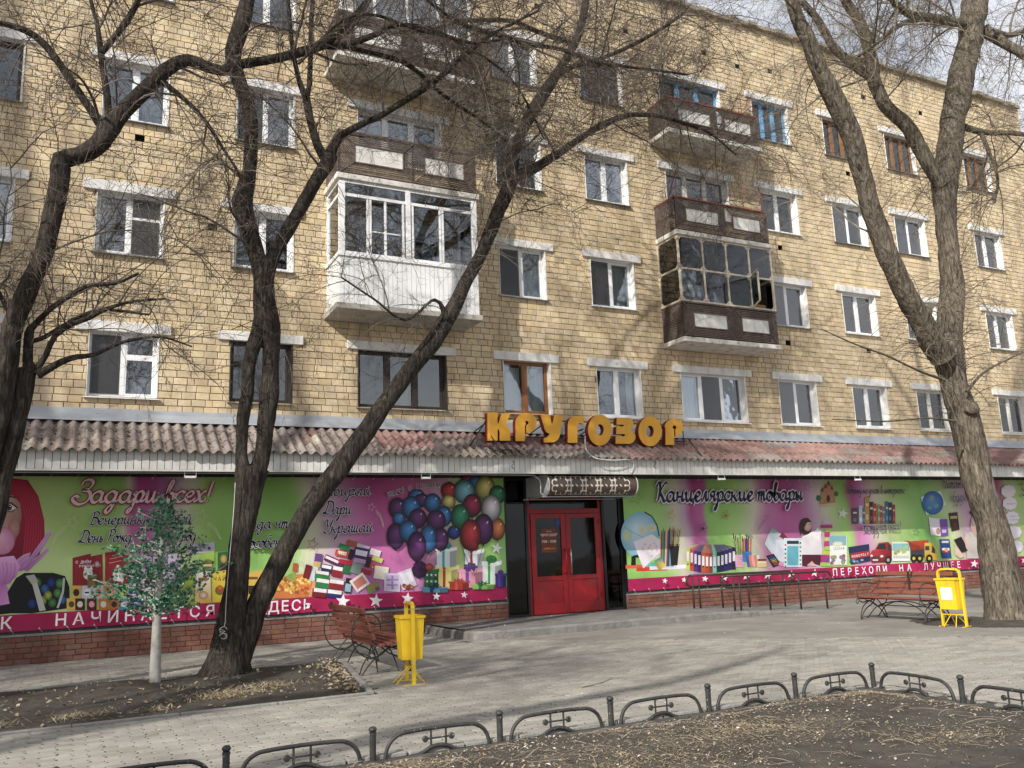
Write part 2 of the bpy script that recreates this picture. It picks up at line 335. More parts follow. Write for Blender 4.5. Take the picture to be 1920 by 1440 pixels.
# roof slab with a worn overhanging edge
mb = MB(); xs = np.arange(BX0-.3, BX1+.25, 0.35)
for i in range(len(xs)-1):
    d0 = 0.14+random.uniform(-.05, .05); mb.box(xs[i], xs[i+1], -d0, .02, BZ-.03+random.uniform(-.025, .02), BZ+.08+random.uniform(-.01, .015))
mb.build('roof_edge', MATS['roof_edge'], building)
MB().box(BX0, BX1, 0.03, 12, BZ-.05, BZ+.06).build('roof', MATS['roof_edge'], building)

# ---- windows
def window(x0, x1, zb, zt, frame='white_pvc', panes=2, fort=None, glass='window_glass', net=None, curtain=None, sill='sill_metal', lintel=True, reveal='white_plaster', depth=0.13):
    """panes from left to right; fort = index of the pane with a small top light; net = index of the pane behind a mosquito net"""
    W_, H_ = x1-x0, zt-zb; y = depth; fw, mw = 0.055, 0.05
    f = MB(); f.box(x0, x0+fw, y, y+.07, zb, zt); f.box(x1-fw, x1, y, y+.07, zb, zt); f.box(x0+fw, x1-fw, y+.001, y+.069, zb, zb+fw); f.box(x0+fw, x1-fw, y+.001, y+.069, zt-fw, zt)
    edges = [x0+fw + (W_-2*fw)*i/panes for i in range(panes+1)]
    for e in edges[1:-1]: f.box(e-mw/2-.015, e+mw/2+.015, y-.012, y+.068, zb+fw, zt-fw)
    cells = []
    for i in range(panes):
        a, b = edges[i]+(mw/2+.015 if i else 0), edges[i+1]-(mw/2+.015 if i < panes-1 else 0)
        if i == fort:
            zs = zb+fw+(H_-2*fw)*0.64; f.box(a, b, y-.008, y+.066, zs-.025, zs+.025); cells += [(a, b, zb+fw, zs-.025, i), (a, b, zs+.025, zt-fw, i)]
        else: cells.append((a, b, zb+fw, zt-fw, i))
    for (a, b, c, d, i) in cells:                 # sash of each light
        s = 0.028; f.box(a, a+s, y-.006, y+.06, c, d); f.box(b-s, b, y-.006, y+.06, c, d); f.box(a+s, b-s, y-.005, y+.059, c, c+s); f.box(a+s, b-s, y-.005, y+.059, d-s, d)
    win = f.build('window', MATS[frame], building)
    for (a, b, c, d, i) in cells:
        MB().box(a+.026, b-.026, y+.028, y+.034, c+.026, d-.026).build('pane', MATS[glass], win)
        if i == net: MB().box(a+.004, b-.004, y-.014, y-.010, c+.004, d-.004).build('mosquito_net', MATS['mosquito_net'], win)
    r = MB(); t = 0.02; yb = y+.002               # reveal: painted cheeks and soffit
    r.box(x0-.001, x0+.012, -.012, yb, zb, zt); r.box(x1-.012, x1+.02, -.014, yb, zb, zt); r.box(x0+.012, x1-.012, -.008, yb, zt-.012, zt+.02)
    r.build('reveal', MATS[reveal], win)
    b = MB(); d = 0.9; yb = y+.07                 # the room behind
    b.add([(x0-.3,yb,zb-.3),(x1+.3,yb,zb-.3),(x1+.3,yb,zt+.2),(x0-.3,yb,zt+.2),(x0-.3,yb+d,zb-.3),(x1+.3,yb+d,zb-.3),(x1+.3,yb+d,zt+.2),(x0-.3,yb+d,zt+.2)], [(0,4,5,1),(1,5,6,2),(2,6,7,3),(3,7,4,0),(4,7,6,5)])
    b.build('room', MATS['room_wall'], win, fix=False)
    sl = MB(); sl.add([(x0-.05,-.07,zb-.045),(x1+.05,-.07,zb-.045),(x1+.05,.12,zb-.012),(x0-.05,.12,zb-.012),(x0-.05,-.07,zb-.028),(x1+.05,-.07,zb-.028),(x1+.05,.12,zb+.006),(x0-.05,.12,zb+.006)],
                      [(0,3,2,1),(4,5,6,7),(0,1,5,4),(1,2,6,5),(2,3,7,6),(3,0,4,7)])
    sl.build('sill', MATS[sill], win)
    if lintel:
        l = MB(); j = [random.uniform(-.012, .012) for _ in range(4)]
        l.box(x0-.23+j[0], x1+.22+j[1], -.055+j[2]*.5, .05, zt-.022, zt+.165+j[3]); l.build('lintel', MATS['lintel_paint'], win, bevel=0.008)
    if curtain:
        cm, spans, yc = curtain[0], curtain[1], y+.16
        for (ca, cb, ctop, cbot) in spans:
            n = max(6, int((cb-ca)*W_/0.035)); vs = []
            for i in range(n+1):
                xx = x0+W_*(ca+(cb-ca)*i/n); yy = yc+.022*math.sin(i*1.9)+.012*math.sin(i*.7); vs += [(xx, yy, zb+H_*cbot), (xx, yy, zb+H_*ctop)]
            c = MB(); c.add(vs, [(2*i, 2*i+2, 2*i+3, 2*i+1) for i in range(n)]); c.build('curtain', MATS[cm], win, fix=False, smooth=True)
    return win
TULLE = lambda *s: ('curtain', s)
SPEC = {(0,1): dict(), (0,2): dict(), (0,3): dict(frame='dark_wood', panes=1, glass='old_glass'), (0,4): dict(),
 (1,1): dict(fort=1, net=0, sill='white_pvc', curtain=TULLE((.62,.95,.32,.0))), (1,2): dict(fort=1, net=1, curtain=TULLE((0,.3,1,0))), (1,3): dict(curtain=TULLE((.62,1,.55,0))), (1,4): dict(),
 (2,1): dict(frame='dark_wood', panes=3, fort=0, glass='old_glass', reveal='dark_wood'), (2,2): dict(curtain=TULLE((0,.4,1,0))), (2,3): dict(net=0, curtain=TULLE((.6,.75,.35,0))), (2,4): dict(),
 (3,1): dict(frame='dark_wood', panes=3, glass='old_glass', reveal='dark_wood', curtain=TULLE((.34,.66,.45,0))), (3,2): dict(panes=3), (3,3): dict(panes=3), (3,4): dict(panes=3),
 (4,1): dict(frame='brown_wood', curtain=TULLE((0,.45,.9,0), (.55,1,.9,0))), (4,2): dict(net=0, curtain=TULLE((.55,1,1,0))), (4,3): dict(curtain=TULLE((.6,1,1,0))), (4,4): dict(glass='old_glass'),
 (5,1): dict(curtain=TULLE((.8,1,1,0)), sill='white_pvc'), (5,2): dict(net=0, curtain=TULLE((.55,1,1,0)), sill='white_pvc'), (5,3): dict(), (5,4): dict(frame='dark_wood', panes=3, glass='old_glass'),
 (6,1): dict(panes=3, net=1, curtain=TULLE((0,.28,1,0), (.66,1,1,0)), sill='white_pvc'), (6,2): dict(panes=3), (6,3): dict(panes=3, frame='old_white_wood'), (6,4): dict(panes=3, frame='blue_paint', glass='old_glass'),
 (7,1): dict(curtain=TULLE((.6,1,1,0)), sill='white_pvc', net=0), (7,2): dict(net=0), (7,3): dict(curtain=('curtain_rust', ((.5,1,1,0),)), sill='white_pvc'), (7,4): dict(frame='blue_paint', panes=3, glass='old_glass', curtain=TULLE((.1,.35,.9,0), (.7,.9,.9,0))),
 (8,1): dict(curtain=TULLE((.7,1,.9,0)), sill='white_pvc'), (8,2): dict(curtain=TULLE((.55,1,1,0)), sill='white_pvc'), (8,3): dict(net=0, curtain=TULLE((.4,.7,1,0))), (8,4): dict(frame='orange_wood', panes=3, glass='old_glass', curtain=TULLE((.5,1,.8,0))),
 (9,1): dict(frame='old_white_wood', panes=2, glass='old_glass', curtain=TULLE((.6,1,1,0)), sill='white_pvc'), (9,2): dict(curtain=TULLE((.5,1,1,0))), (9,3): dict(net=0, curtain=('curtain_purple', ((.5,1,1,0),))), (9,4): dict(frame='orange_wood', panes=3, glass='old_glass', curtain=TULLE((.4,.7,.8,0))),
 (10,1): dict(frame='old_white_wood', panes=2, glass='old_glass', curtain=TULLE((.5,1,1,0)), sill='white_pvc'), (10,2): dict(curtain=TULLE((.3,1,1,.2))), (10,3): dict(curtain=TULLE((.5,1,.9,0))), (10,4): dict(frame='orange_wood', panes=3, glass='old_glass', curtain=TULLE((.35,.7,.9,0)))}
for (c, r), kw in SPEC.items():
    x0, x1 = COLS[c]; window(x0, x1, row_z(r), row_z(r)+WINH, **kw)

# ---- balconies
def clip_bars(mb, poly, angle, pitch, width, to3d, thick):
    """parallel slats at an angle, clipped to a convex polygon, as thin bars standing off the face"""
    ca, sa = math.cos(angle), math.sin(angle); n = (-sa, ca)
    ds = [p[0]*n[0]+p[1]*n[1] for p in poly]; d = min(ds)+pitch*.5
    while d < max(ds):
        pts = []
        for i in range(len(poly)):
            a, b = poly[i], poly[(i+1) % len(poly)]; da, db = ds[i]-d, ds[(i+1) % len(poly)]-d
            if (da < 0) != (db < 0): t = da/(da-db); pts.append((a[0]+(b[0]-a[0])*t, a[1]+(b[1]-a[1])*t))
        if len(pts) == 2 and math.dist(*pts) > .02:
            (ax, az), (bx, bz) = pts; hw = width/2
            q = [(ax+n[0]*hw, az+n[1]*hw), (bx+n[0]*hw, bz+n[1]*hw), (bx-n[0]*hw, bz-n[1]*hw), (ax-n[0]*hw, az-n[1]*hw)]
            mb.add([to3d(*p, 0) for p in q]+[to3d(*p, thick) for p in q], [(0,1,2,3),(7,6,5,4),(0,4,5,1),(1,5,6,2),(2,6,7,3),(3,7,4,0)])
        d += pitch
def slat_parapet(bal, X0, X1, D, zs, H):
    Wd = X1-X0
    fr = lambda a, b, t: (X0+a, -D-t, zs+b); sl = lambda a, b, t: (X0-t, -D+a, zs+b); sr = lambda a, b, t: (X1+t, -D+a, zs+b)
    k = Wd/3.1; p1, p2, p3, p4, mid = .32*k, 1.40*k, 1.88*k, 2.82*k, 1.64*k; lo, hi = .27*H/.95, .69*H/.95
    mb = MB(); P, w = 0.042, 0.024
    for poly, ang in (([(0,H),(mid,H),(p2,hi),(p1,hi)], 0), ([(mid,H),(Wd,H),(p4,hi),(p3,hi)], 0), ([(0,0),(mid,0),(p2,lo),(p1,lo)], 0), ([(mid,0),(Wd,0),(p4,lo),(p3,lo)], 0),
                      ([(0,0),(p1,lo),(p1,hi),(0,H)], -.75), ([(Wd,0),(p4,lo),(p4,hi),(Wd,H)], .75),
                      ([(mid,H),(p2,hi),(p2,lo),(mid,0)], -.75), ([(mid,H),(p3,hi),(p3,lo),(mid,0)], .75)):
        clip_bars(mb, poly, ang, P, w, fr, .022)
    for to in (sl, sr):
        for poly, ang in (([(0,0),(0,H),(D,H*.45)], .12), ([(0,H),(D,H),(D,H*.45)], 1.571), ([(0,0),(D,0),(D,H*.45)], 1.571)): clip_bars(mb, poly, ang, P, w, to, .022)
    for a, b in (((0,H),(p1,hi)),((p1,hi),(p1,lo)),((p1,lo),(0,0)),((p1,hi),(p2,hi)),((p2,hi),(p2,lo)),((p1,lo),(p2,lo)),((mid,H),(p2,hi)),((mid,0),(p2,lo)),((mid,H),(p3,hi)),((mid,0),(p3,lo)),((p3,hi),(p3,lo)),((p3,hi),(p4,hi)),((p3,lo),(p4,lo)),((p4,hi),(p4,lo)),((p4,hi),(Wd,H)),((p4,lo),(Wd,0))):
        mb.bar(fr(*a, .02), fr(*b, .02), .026, .03, up=(0, -1, 0))
    mb.build('parapet_slats', MATS['slat_brown'], bal)
    fm = MB()
    for z in (zs+.02, zs+H*.5, zs+H-.02): fm.box(X0+.02, X1-.02, -D+.012, -D+.04, z-.015, z+.015); fm.box(X0+.012, X0+.04, -D+.04, 0, z-.015, z+.015); fm.box(X1-.04, X1-.012, -D+.04, 0, z-.015, z+.015)
    for x in (X0+.02, X0+mid, X1-.02): fm.box(x-.015, x+.015, -D+.010, -D+.045, zs, zs+H)
    fm.build('parapet_frame', MATS['balcony_dark'], bal)
    for a, b in ((p1, p2), (p3, p4)): MB().box(X0+a+.012, X0+b-.012, -D-.018, -D-.006, zs+lo+.012, zs+hi-.012).build('panel', MATS['panel_white'], bal)
    tr = MB(); tr.box(X0-.03, X1+.03, -D-.03, -D+.03, zs+H, zs+H+.04); tr.box(X0-.03, X0+.03, -D+.03, 0, zs+H, zs+H+.038); tr.box(X1-.03, X1+.03, -D+.03, 0, zs+H, zs+H+.038)
    return tr
def slab(X0, X1, D, z, mat):
    mb = MB(); ov = 0.06; mb.box(X0-ov, X1+ov, -D-ov, .011, z, z+.12)
    return mb.build('balcony', MATS[mat], building, bevel=0.01)
# right stack
RX0, RX1, RD = 13.12, 16.15, 0.82
for r in (2, 3, 4):
    z = 6.42 + STOREY*(r-2); bal = slab(RX0, RX1, RD, z, 'slab_white'); zs = z+.12
    tr = slat_parapet(bal, RX0, RX1, RD, zs+.03, .84); tr.build('top_rail', MATS['rust_red' if r > 2 else 'slat_brown'], bal)
    if r == 2:
        za, zb = zs+.91, 6.42+STOREY-.005; zm = za+(zb-za)*.5
        n = 4; f = MB(); T = .045
        def grid(to, L, cols):
            xs = [L*i/cols for i in range(cols+1)]
            for x in xs: f.bar(to(x, za), to(x, zb), T, T, up=(0, 1, 0))
            for zz in (za+T/2, zm, zb-T/2): f.bar(to(0, zz), to(L, zz), T*.98, T*1.02)
            for i in range(cols):                 # rounded corners of every light
                for (p, q) in ((za+T, zm-T/2), (zm+T/2, zb-T)):
                    for (cx, sx) in ((xs[i]+T/2, 1), (xs[i+1]-T/2, -1)):
                        for (cz, sz) in ((p, 1), (q, -1)): f.bar(to(cx, cz+sz*.07), to(cx+sx*.07, cz), .03, .026, up=(0, 1, 0))
            return xs
        fr = lambda a, zz: (RX0+a, -RD, zz); s1 = lambda a, zz: (RX0+.003, -RD+.004+a*.99, zz+.0015); s2 = lambda a, zz: (RX1-.003, -RD+.004+a*.99, zz+.0015)
        xs = grid(fr, RX1-RX0, n); grid(s1, RD, 1); grid(s2, RD, 1)
        fo = f.build('glazing_frame', MATS['cream_steel'], bal)
        for i in range(n):
            for p, q in ((za, zm), (zm, zb)):
                if i == n-1 and p == za: continue                          # this light stands open
                MB().box(RX0+xs[i]+.02, RX0+xs[i+1]-.02, -RD-.004, -RD+.002, p+.02, q-.02).build('pane', MATS['old_glass'], bal)
        for X in (RX0, RX1):
            for p, q in ((za, zm), (zm, zb)): MB().box(X-.003, X+.003, -RD+.03, -.03, p+.02, q-.02).build('pane', MATS['old_glass'], bal)
        a = Vector((RX0+xs[3], -RD, 0)); hw = xs[1]*.96; ang = math.radians(-118); d = Vector((math.cos(ang), math.sin(ang), 0))   # open casement
        oc = MB(); e = [(a+d*.02+Vector((0,0,za+.03))), (a+d*hw+Vector((0,0,za+.03))), (a+d*hw+Vector((0,0,zm-.03))), (a+d*.02+Vector((0,0,zm-.03)))]
        for i in range(4): oc.bar(e[i], e[(i+1) % 4], .035, .035)
        cas = oc.build('casement', MATS['cream_steel'], bal)
        c = MB(); c.add([v+Vector((0, -.003, 0)) for v in e]+[v+Vector((0, .003, 0)) for v in e], [(0,1,2,3),(7,6,5,4),(0,4,5,1),(1,5,6,2),(2,6,7,3),(3,7,4,0)]); c.build('pane', MATS['old_glass'], bal)
    else:
        lr = MB()                                 # thin red washing-line stands
        for x in (RX1-.12, RX1-.75, RX0+.1) if r == 3 else (RX1-.5, RX1-.1): lr.tube([(x, -RD+.02, zs+.86), (x, -RD+.02, zs+1.55)], .012, 6)
        for dz in (1.1, 1.3): lr.tube([(RX1-.75, -RD+.02, zs+dz), (RX1-.12, -RD+.02, zs+dz+.1)], .006, 5)
        lr.build('line_stand', MATS['rust_red'], bal)
# left stack
LX0, LX1, LD = 4.50, 7.56, 0.95
for r in (2, 3, 4):
    z = 6.41 + STOREY*(r-2); bal = slab(LX0, LX1, LD, z, 'slab_concrete' if r == 2 else 'slab_white'); zs = z+.12
    if r == 2:
        H = 0.98; t = .02; n = 30
        for i in range(n):                        # white upright cladding strips
            a, b = LX0+(LX1-LX0)*i/n, LX0+(LX1-LX0)*(i+1)/n; MB().box(a+.004, b-.004, -LD-t, -LD, zs, zs+H).build('cladding_strip', MATS['white_pvc'], bal)
        for X in (LX0, LX1-.02):
            for i in range(9): MB().box(X, X+.02, -LD+.004+LD*i/9, -LD-.004+LD*(i+1)/9, zs, zs+H).build('cladding_strip', MATS['white_pvc'], bal)
        MB().box(LX0+.025, LX1-.025, -LD+.004, -LD+.02, zs, zs+H).build('parapet_back', MATS['slab_concrete'], bal)
        s = MB(); s.box(LX0-.03, LX1+.03, -LD-.05, -LD+.04, zs+H+.001, zs+H+.05); s.box(LX0-.03, LX0+.05, -LD+.04, 0, zs+H+.002, zs+H+.049); s.box(LX1-.05, LX1+.03, -LD+.04, 0, zs+H+.002, zs+H+.049); s.build('glazing_sill', MATS['white_pvc'], bal)
        za, zb = zs+H+.05, z+STOREY-.005; zt = za+(zb-za)*.80
        f = MB(); T = .07; xs = [LX0+.03, LX0+.88, (LX0+LX1)/2-.05, LX1-.78, LX1-.03]
        for x, w in ((LX0+.06, .12), (xs[2], .10), (LX1-.06, .12)): f.box(x-w/2, x+w/2, -LD-.02, -LD+.05, za, zb)
        for zz in (za+.035, zt, zb-.03): f.box(LX0+.12, LX1-.12, -LD-.015, -LD+.045, zz-.032, zz+.032)
        for x in (LX0+.60, LX0+.66, LX0+.98, xs[2]-.11, xs[2]+.10, LX1-.86, LX1-.80): f.box(x-.022, x+.022, -LD-.008, -LD+.04, za+.06, zt-.03)
        f.box(LX0+.7, LX0+1.3, -LD-.004, -LD+.03, za+(zt-za)*.42, za+(zt-za)*.42+.025)
        for X in (LX0+.03, LX1-.03):
            for zz in (za+.035, zt, zb-.03): f.box(X-.03, X+.03, -LD+.05, -.02, zz-.03, zz+.03)
            f.box(X-.032, X+.032, -.06, .0, za, zb)
        f.build('glazing_frame', MATS['white_pvc'], bal)
        for a, b in ((LX0+.1, xs[2]-.05), (xs[2]+.05, LX1-.1)):
            for p, q in ((za+.05, zt-.03), (zt+.03, zb-.05)): MB().box(a, b, -LD+.012, -LD+.018, p, q).build('pane', MATS['window_glass'], bal)
        for X in (LX0+.03, LX1-.03): MB().box(X-.003, X+.003, -LD+.06, -.07, za+.06, zb-.06).build('pane', MATS['window_glass'], bal)
    else:
        tr = slat_parapet(bal, LX0, LX1, LD, zs+.03, .90); tr.build('top_rail', MATS['slat_brown'], bal)
        if r == 4:
            f = MB(); za, zb = zs+.98, z+STOREY-.2
            for x in np.linspace(LX0+.04, LX1-.04, 5): f.box(x-.03, x+.03, -LD-.01, -LD+.05, za, zb)
            for zz in (za+.03, zb-.03): f.box(LX0, LX1, -LD-.008, -LD+.048, zz-.03, zz+.03)
            f.build('glazing_frame', MATS['white_pvc'], bal)
            xs = np.linspace(LX0+.04, LX1-.04, 5)
            for i in range(4): MB().box(xs[i]+.03, xs[i+1]-.03, -LD+.012, -LD+.018, za+.06, zb-.06).build('pane', MATS['window_glass'], bal)
            MB().box(LX0-.1, LX1+.1, -LD-.1, 0, zb+.002, zb+.06).build('balcony_roof', MATS['zinc'], bal)
# laundry and a box inside the glazed balcony
material('towel_lilac', (0.55, 0.48, 0.66), (0.70, 0.66, 0.78), scale=7, rough=0.95, stretch=(3, 1, .4)); material('towel_mint', (0.45, 0.68, 0.62), (0.66, 0.74, 0.78), scale=6, rough=0.95, stretch=(3, 1, .4)); material('foam_box', (0.75, 0.75, 0.73), (0.66, 0.66, 0.63), scale=8, rough=0.8)
def cloth(name, xa, xb, y, z0, z1, mat, label):
    n = 22; vs = []
    for i in range(n+1):
        x = xa+(xb-xa)*i/n; yy = y+.02*math.sin(i*1.3)+.01*math.sin(i*.5); vs += [(x, yy, z0+.03*math.sin(i*.4)), (x, yy, z1), (x, yy+.012, z0+.03*math.sin(i*.4)), (x, yy+.012, z1)]
    mb = MB(); mb.add(vs, [(4*i, 4*i+4, 4*i+5, 4*i+1) for i in range(n)]+[(4*i+2, 4*i+3, 4*i+7, 4*i+6) for i in range(n)]+[(4*i+1, 4*i+5, 4*i+7, 4*i+3) for i in range(n)])
    return tag(mb.build(name, MATS[mat], None, smooth=True, fix=False), label, 'towel', 'laundry in the glazed balcony')
cloth('hanging_towel', 14.05, 14.55, -.55, 7.58, 8.55, 'towel_lilac', 'pale lilac towel hanging left in the glazed balcony with cream steel frames')
cloth('hanging_towel', 14.72, 15.10, -.55, 7.62, 8.62, 'towel_mint', 'pale mint towel hanging right in the glazed balcony with cream steel frames')
mb = MB(); mb.box(13.35, 13.85, -.72, -.4, 7.62, 7.86); mb.box(13.33, 13.87, -.74, -.38, 7.86, 7.92)
tag(mb.build('storage_box', MATS['foam_box'], None, bevel=.01), 'white storage box standing inside the glazed balcony with cream steel frames', 'box')
mb = MB(); mb.box(13.2, 15.9, -.75, -.35, 6.545, 7.62); tag(mb.build('balcony_cabinet', MATS['brown_wood'], None, bevel=.01), 'low wooden cabinet under the white box behind the glazed balcony parapet', 'cabinet')
# ------------------------------------------------------------------ ground floor: plinth, shop front, canopy
DX0, DX1 = 8.47, 11.53
material('sign_yellow', (0.72, 0.37, 0.035), (0.66, 0.33, 0.04), scale=3, rough=0.5, streak=((0.42, 0.24, 0.06), 5, 0.35)); material('sign_red', (0.23, 0.022, 0.02), (0.17, 0.02, 0.018), scale=5, rough=0.55)
material('awning_brown', (0.060, 0.040, 0.032), (0.085, 0.060, 0.048), scale=6, rough=0.38, spec=0.5); material('awning_cream', (0.66, 0.62, 0.53), (0.56, 0.52, 0.44), scale=9, rough=0.5)
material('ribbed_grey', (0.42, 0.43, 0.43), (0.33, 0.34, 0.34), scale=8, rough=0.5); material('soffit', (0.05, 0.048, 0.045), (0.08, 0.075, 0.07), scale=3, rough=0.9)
material('cable_white', (0.62, 0.62, 0.60), (0.5, 0.5, 0.48), scale=10, rough=0.6); material('lamp_white', (0.75, 0.75, 0.75), (0.68, 0.68, 0.68), scale=10, rough=0.4)
material('sticker_blue', (0.02, 0.05, 0.22), (0.03, 0.08, 0.30), scale=30, rough=0.4); material('notice_brown', (0.16, 0.035, 0.018), (0.13, 0.03, 0.016), scale=4, rough=0.4); material('notice_white', (0.75, 0.73, 0.70), rough=0.6); material('notice_yellow', (0.70, 0.48, 0.06), rough=0.6)
material('steel_grey', (0.35, 0.35, 0.35), (0.28, 0.28, 0.28), scale=12, rough=0.35, metallic=0.8)

for a, b in ((BX0, DX0), (DX1, BX1)):
    MB().box(a, b, .03, .4, 0, 4.2).build('shop_wall', MATS['dark_frame'], building)
    MB().box(a, b, -.015, .028, .495, .535).build('shop_front_rail', MATS['black_steel'], building); MB().box(a, b, -.015, .028, 3.15, 3.19).build('shop_front_rail', MATS['black_steel'], building)
    lg = MB(); x = a
    while x < b: lg.box(x, min(x+1.6, b)-.006, -.035, .029, .452, .493); x += 1.6
    lg.build('plinth_ledge', MATS['concrete'], building, bevel=.006)
MB().box(DX0, DX1, .9, 1.0, 0, 4.2).build('shop_back_wall', MATS['dark_frame'], building)
PH = .09; pl = []
for a, b in ((BX0, DX0-.002), (DX1+.002, BX1)):
    for k in range(5):
        x = a - (k % 2)*.125 + random.uniform(-.02, .02)
        while x < b:
            w = .255 if random.random() > .08 else .13; p, q = max(x, a), min(x+w, b)
            if q-p > .04: pl.append((p, q, k*PH, (k+1)*PH))
            x += w
plinth = MB().add([(BX0,-.004,0),(DX0-.003,-.004,0),(DX0-.003,-.004,.452),(BX0,-.004,.452),(DX0-.003,.03,0),(DX0-.003,.03,.452),(DX1+.003,-.004,0),(BX1,-.004,0),(BX1,-.004,.452),(DX1+.003,-.004,.452),(DX1+.003,.03,0),(DX1+.003,.03,.452)],
                  [(0,1,2,3),(1,4,5,2),(6,7,8,9),(10,6,9,11)]).build('plinth', MATS['plinth_mortar'], building, fix=False)
pl_near = set(sorted((b for b in pl if b[0] > -1.4 and b[1] < 22 and b[1]-b[0] > .2), key=lambda b: (b[0]+b[1])**2/4)[:300]); V = []; Q = []
def pb_verts(a, b, z0, z1, rnd):
    v = brick_verts(a, b, z0, z1, .022+rnd.uniform(-.003, .004), j=.0045, rnd=rnd); return [(p[0], min(p[1], -.002) if p[1] > 0 else p[1], p[2]) for p in v]
for b in pl:
    if b in pl_near: continue
    k = len(V); V += pb_verts(*b, rb); Q += [tuple(i+k for i in f) for f in BRF]
o = bpy.data.objects.new('plinth_brickwork', np_mesh('plinth_brickwork', V, Q, MATS['plinth_brick'])); place(o, plinth); o['kind'] = 'stuff'
pp = []
for i in range(4):
    mb = MB(); mb.add(pb_verts(-.1275, .1275, -PH/2, PH/2, rb), BRF); pp.append(mb.mesh('plinth_brick', MATS['plinth_brick'], fix=False))
for i, b in enumerate(sorted(pl_near)):
    o = bpy.data.objects.new('plinth_brick', pp[i % 4]); o.location = ((b[0]+b[1])/2, 0, (b[2]+b[3])/2); o.scale = ((b[1]-b[0])/.255, 1, 1); place(o, plinth)

# canopy over the shop
FY = -1.18
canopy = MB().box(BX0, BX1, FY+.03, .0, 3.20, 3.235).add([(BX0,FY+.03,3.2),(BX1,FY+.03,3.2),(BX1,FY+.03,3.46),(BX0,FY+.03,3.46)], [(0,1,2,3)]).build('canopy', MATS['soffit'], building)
MB().box(BX0, BX1, FY-.012, FY+.028, 3.135, 3.165).build('fascia_trim', MATS['fascia_siding'], canopy)
n = 296; w = (BX1-BX0)/n; mb = MB(); mb.box(-w/2+.005, w/2-.005, -.008, .012, 3.166, 3.50); strip = mb.mesh('fascia_strip', MATS['fascia_siding'])
for i in range(n):
    o = bpy.data.objects.new('fascia_strip', strip); o.location = (BX0+w*(i+.5), FY+random.uniform(-.002, .002), random.uniform(-.003, .003)); place(o, canopy)
E0, E1 = Vector((0, -1.33, 3.47)), Vector((0, -.10, 4.12)); SL = (E1-E0); SLn = SL.normalized(); SN = Vector((0, -SLn.z, SLn.y))
PIT, AMP = .1925, .036
def sheet_mesh(name, mat, waves, length):
    nx = waves*8; vs = []; fs = []
    for side in (0, 1):
        for j in range(3):
            for i in range(nx+1):
                x = i*PIT/8; p = SLn*(length*j/2) + SN*(AMP*math.cos(i/8*2*math.pi) - side*.009); vs.append((x, p.y, p.z))
    m = (nx+1)*3
    for i in range(nx):
        for j in range(2): a = j*(nx+1)+i; fs += [(a, a+1, a+nx+2, a+nx+1), (m+a, m+a+nx+1, m+a+nx+2, m+a+1)]
        fs.append((i, m+i, m+i+1, i+1))
    for j in range(2): a = j*(nx+1); fs += [(a, a+nx+1, m+a+nx+1, m+a), (a+nx, m+a+nx, m+a+2*nx+1, a+2*nx+1)]
    mb = MB(); mb.add(vs, fs); return mb.mesh(name, MATS[mat], smooth=True, fix=False)
rows = 3; rl = SL.length/rows
shm = {(mt, wv): sheet_mesh('slate_sheet', mt, wv, rl+.10) for mt in ('slate', 'slate_red', 'slate_pale') for wv in (6, 1)}
for j in range(rows):
    x = BX0 - (j % 2)*3*PIT
    while x < BX1:
        if x > 9.5: mt = 'slate_red' if random.random() < (.85 if j else .55) else 'slate'
        elif x > 3.2: mt = random.choice(('slate_red', 'slate', 'slate_red')) if j else 'slate'
        else: mt = 'slate'
        wv = 6
        if x < 4.5 and random.random() < .28: wv = 1; mt = 'slate_pale' if random.random() < .6 else mt
        o = bpy.data.objects.new('slate_sheet', shm[mt, wv]); p = E0 + SLn*(rl*j + random.uniform(-.02, .02)) + SN*(.011*j + random.uniform(0, .006)); o.location = (x, p.y, p.z); o.rotation_euler = (random.uniform(-.006, .004), random.uniform(-.003, .003), 0); place(o, canopy)
        x += wv*PIT
x = BX0
while x < BX1:                                     # zinc flashing against the wall
    L = random.uniform(1.7, 2.2); b = min(x+L, BX1); j = random.uniform(-.012, .012)
    mb = MB(); mb.add([(x,-.035,4.385+j),(b,-.035,4.385+j),(b,-.05,4.30+j),(x,-.05,4.30+j),(b,-.20,4.165),(x,-.20,4.165),(b,-.225,4.13),(x,-.225,4.13),(b,.02,4.385+j),(x,.02,4.385+j)], [(0,1,2,3),(3,2,4,5),(5,4,6,7),(9,8,1,0)])
    mb.build('flashing', MATS['zinc'], canopy, fix=False); x = b-.01+.012
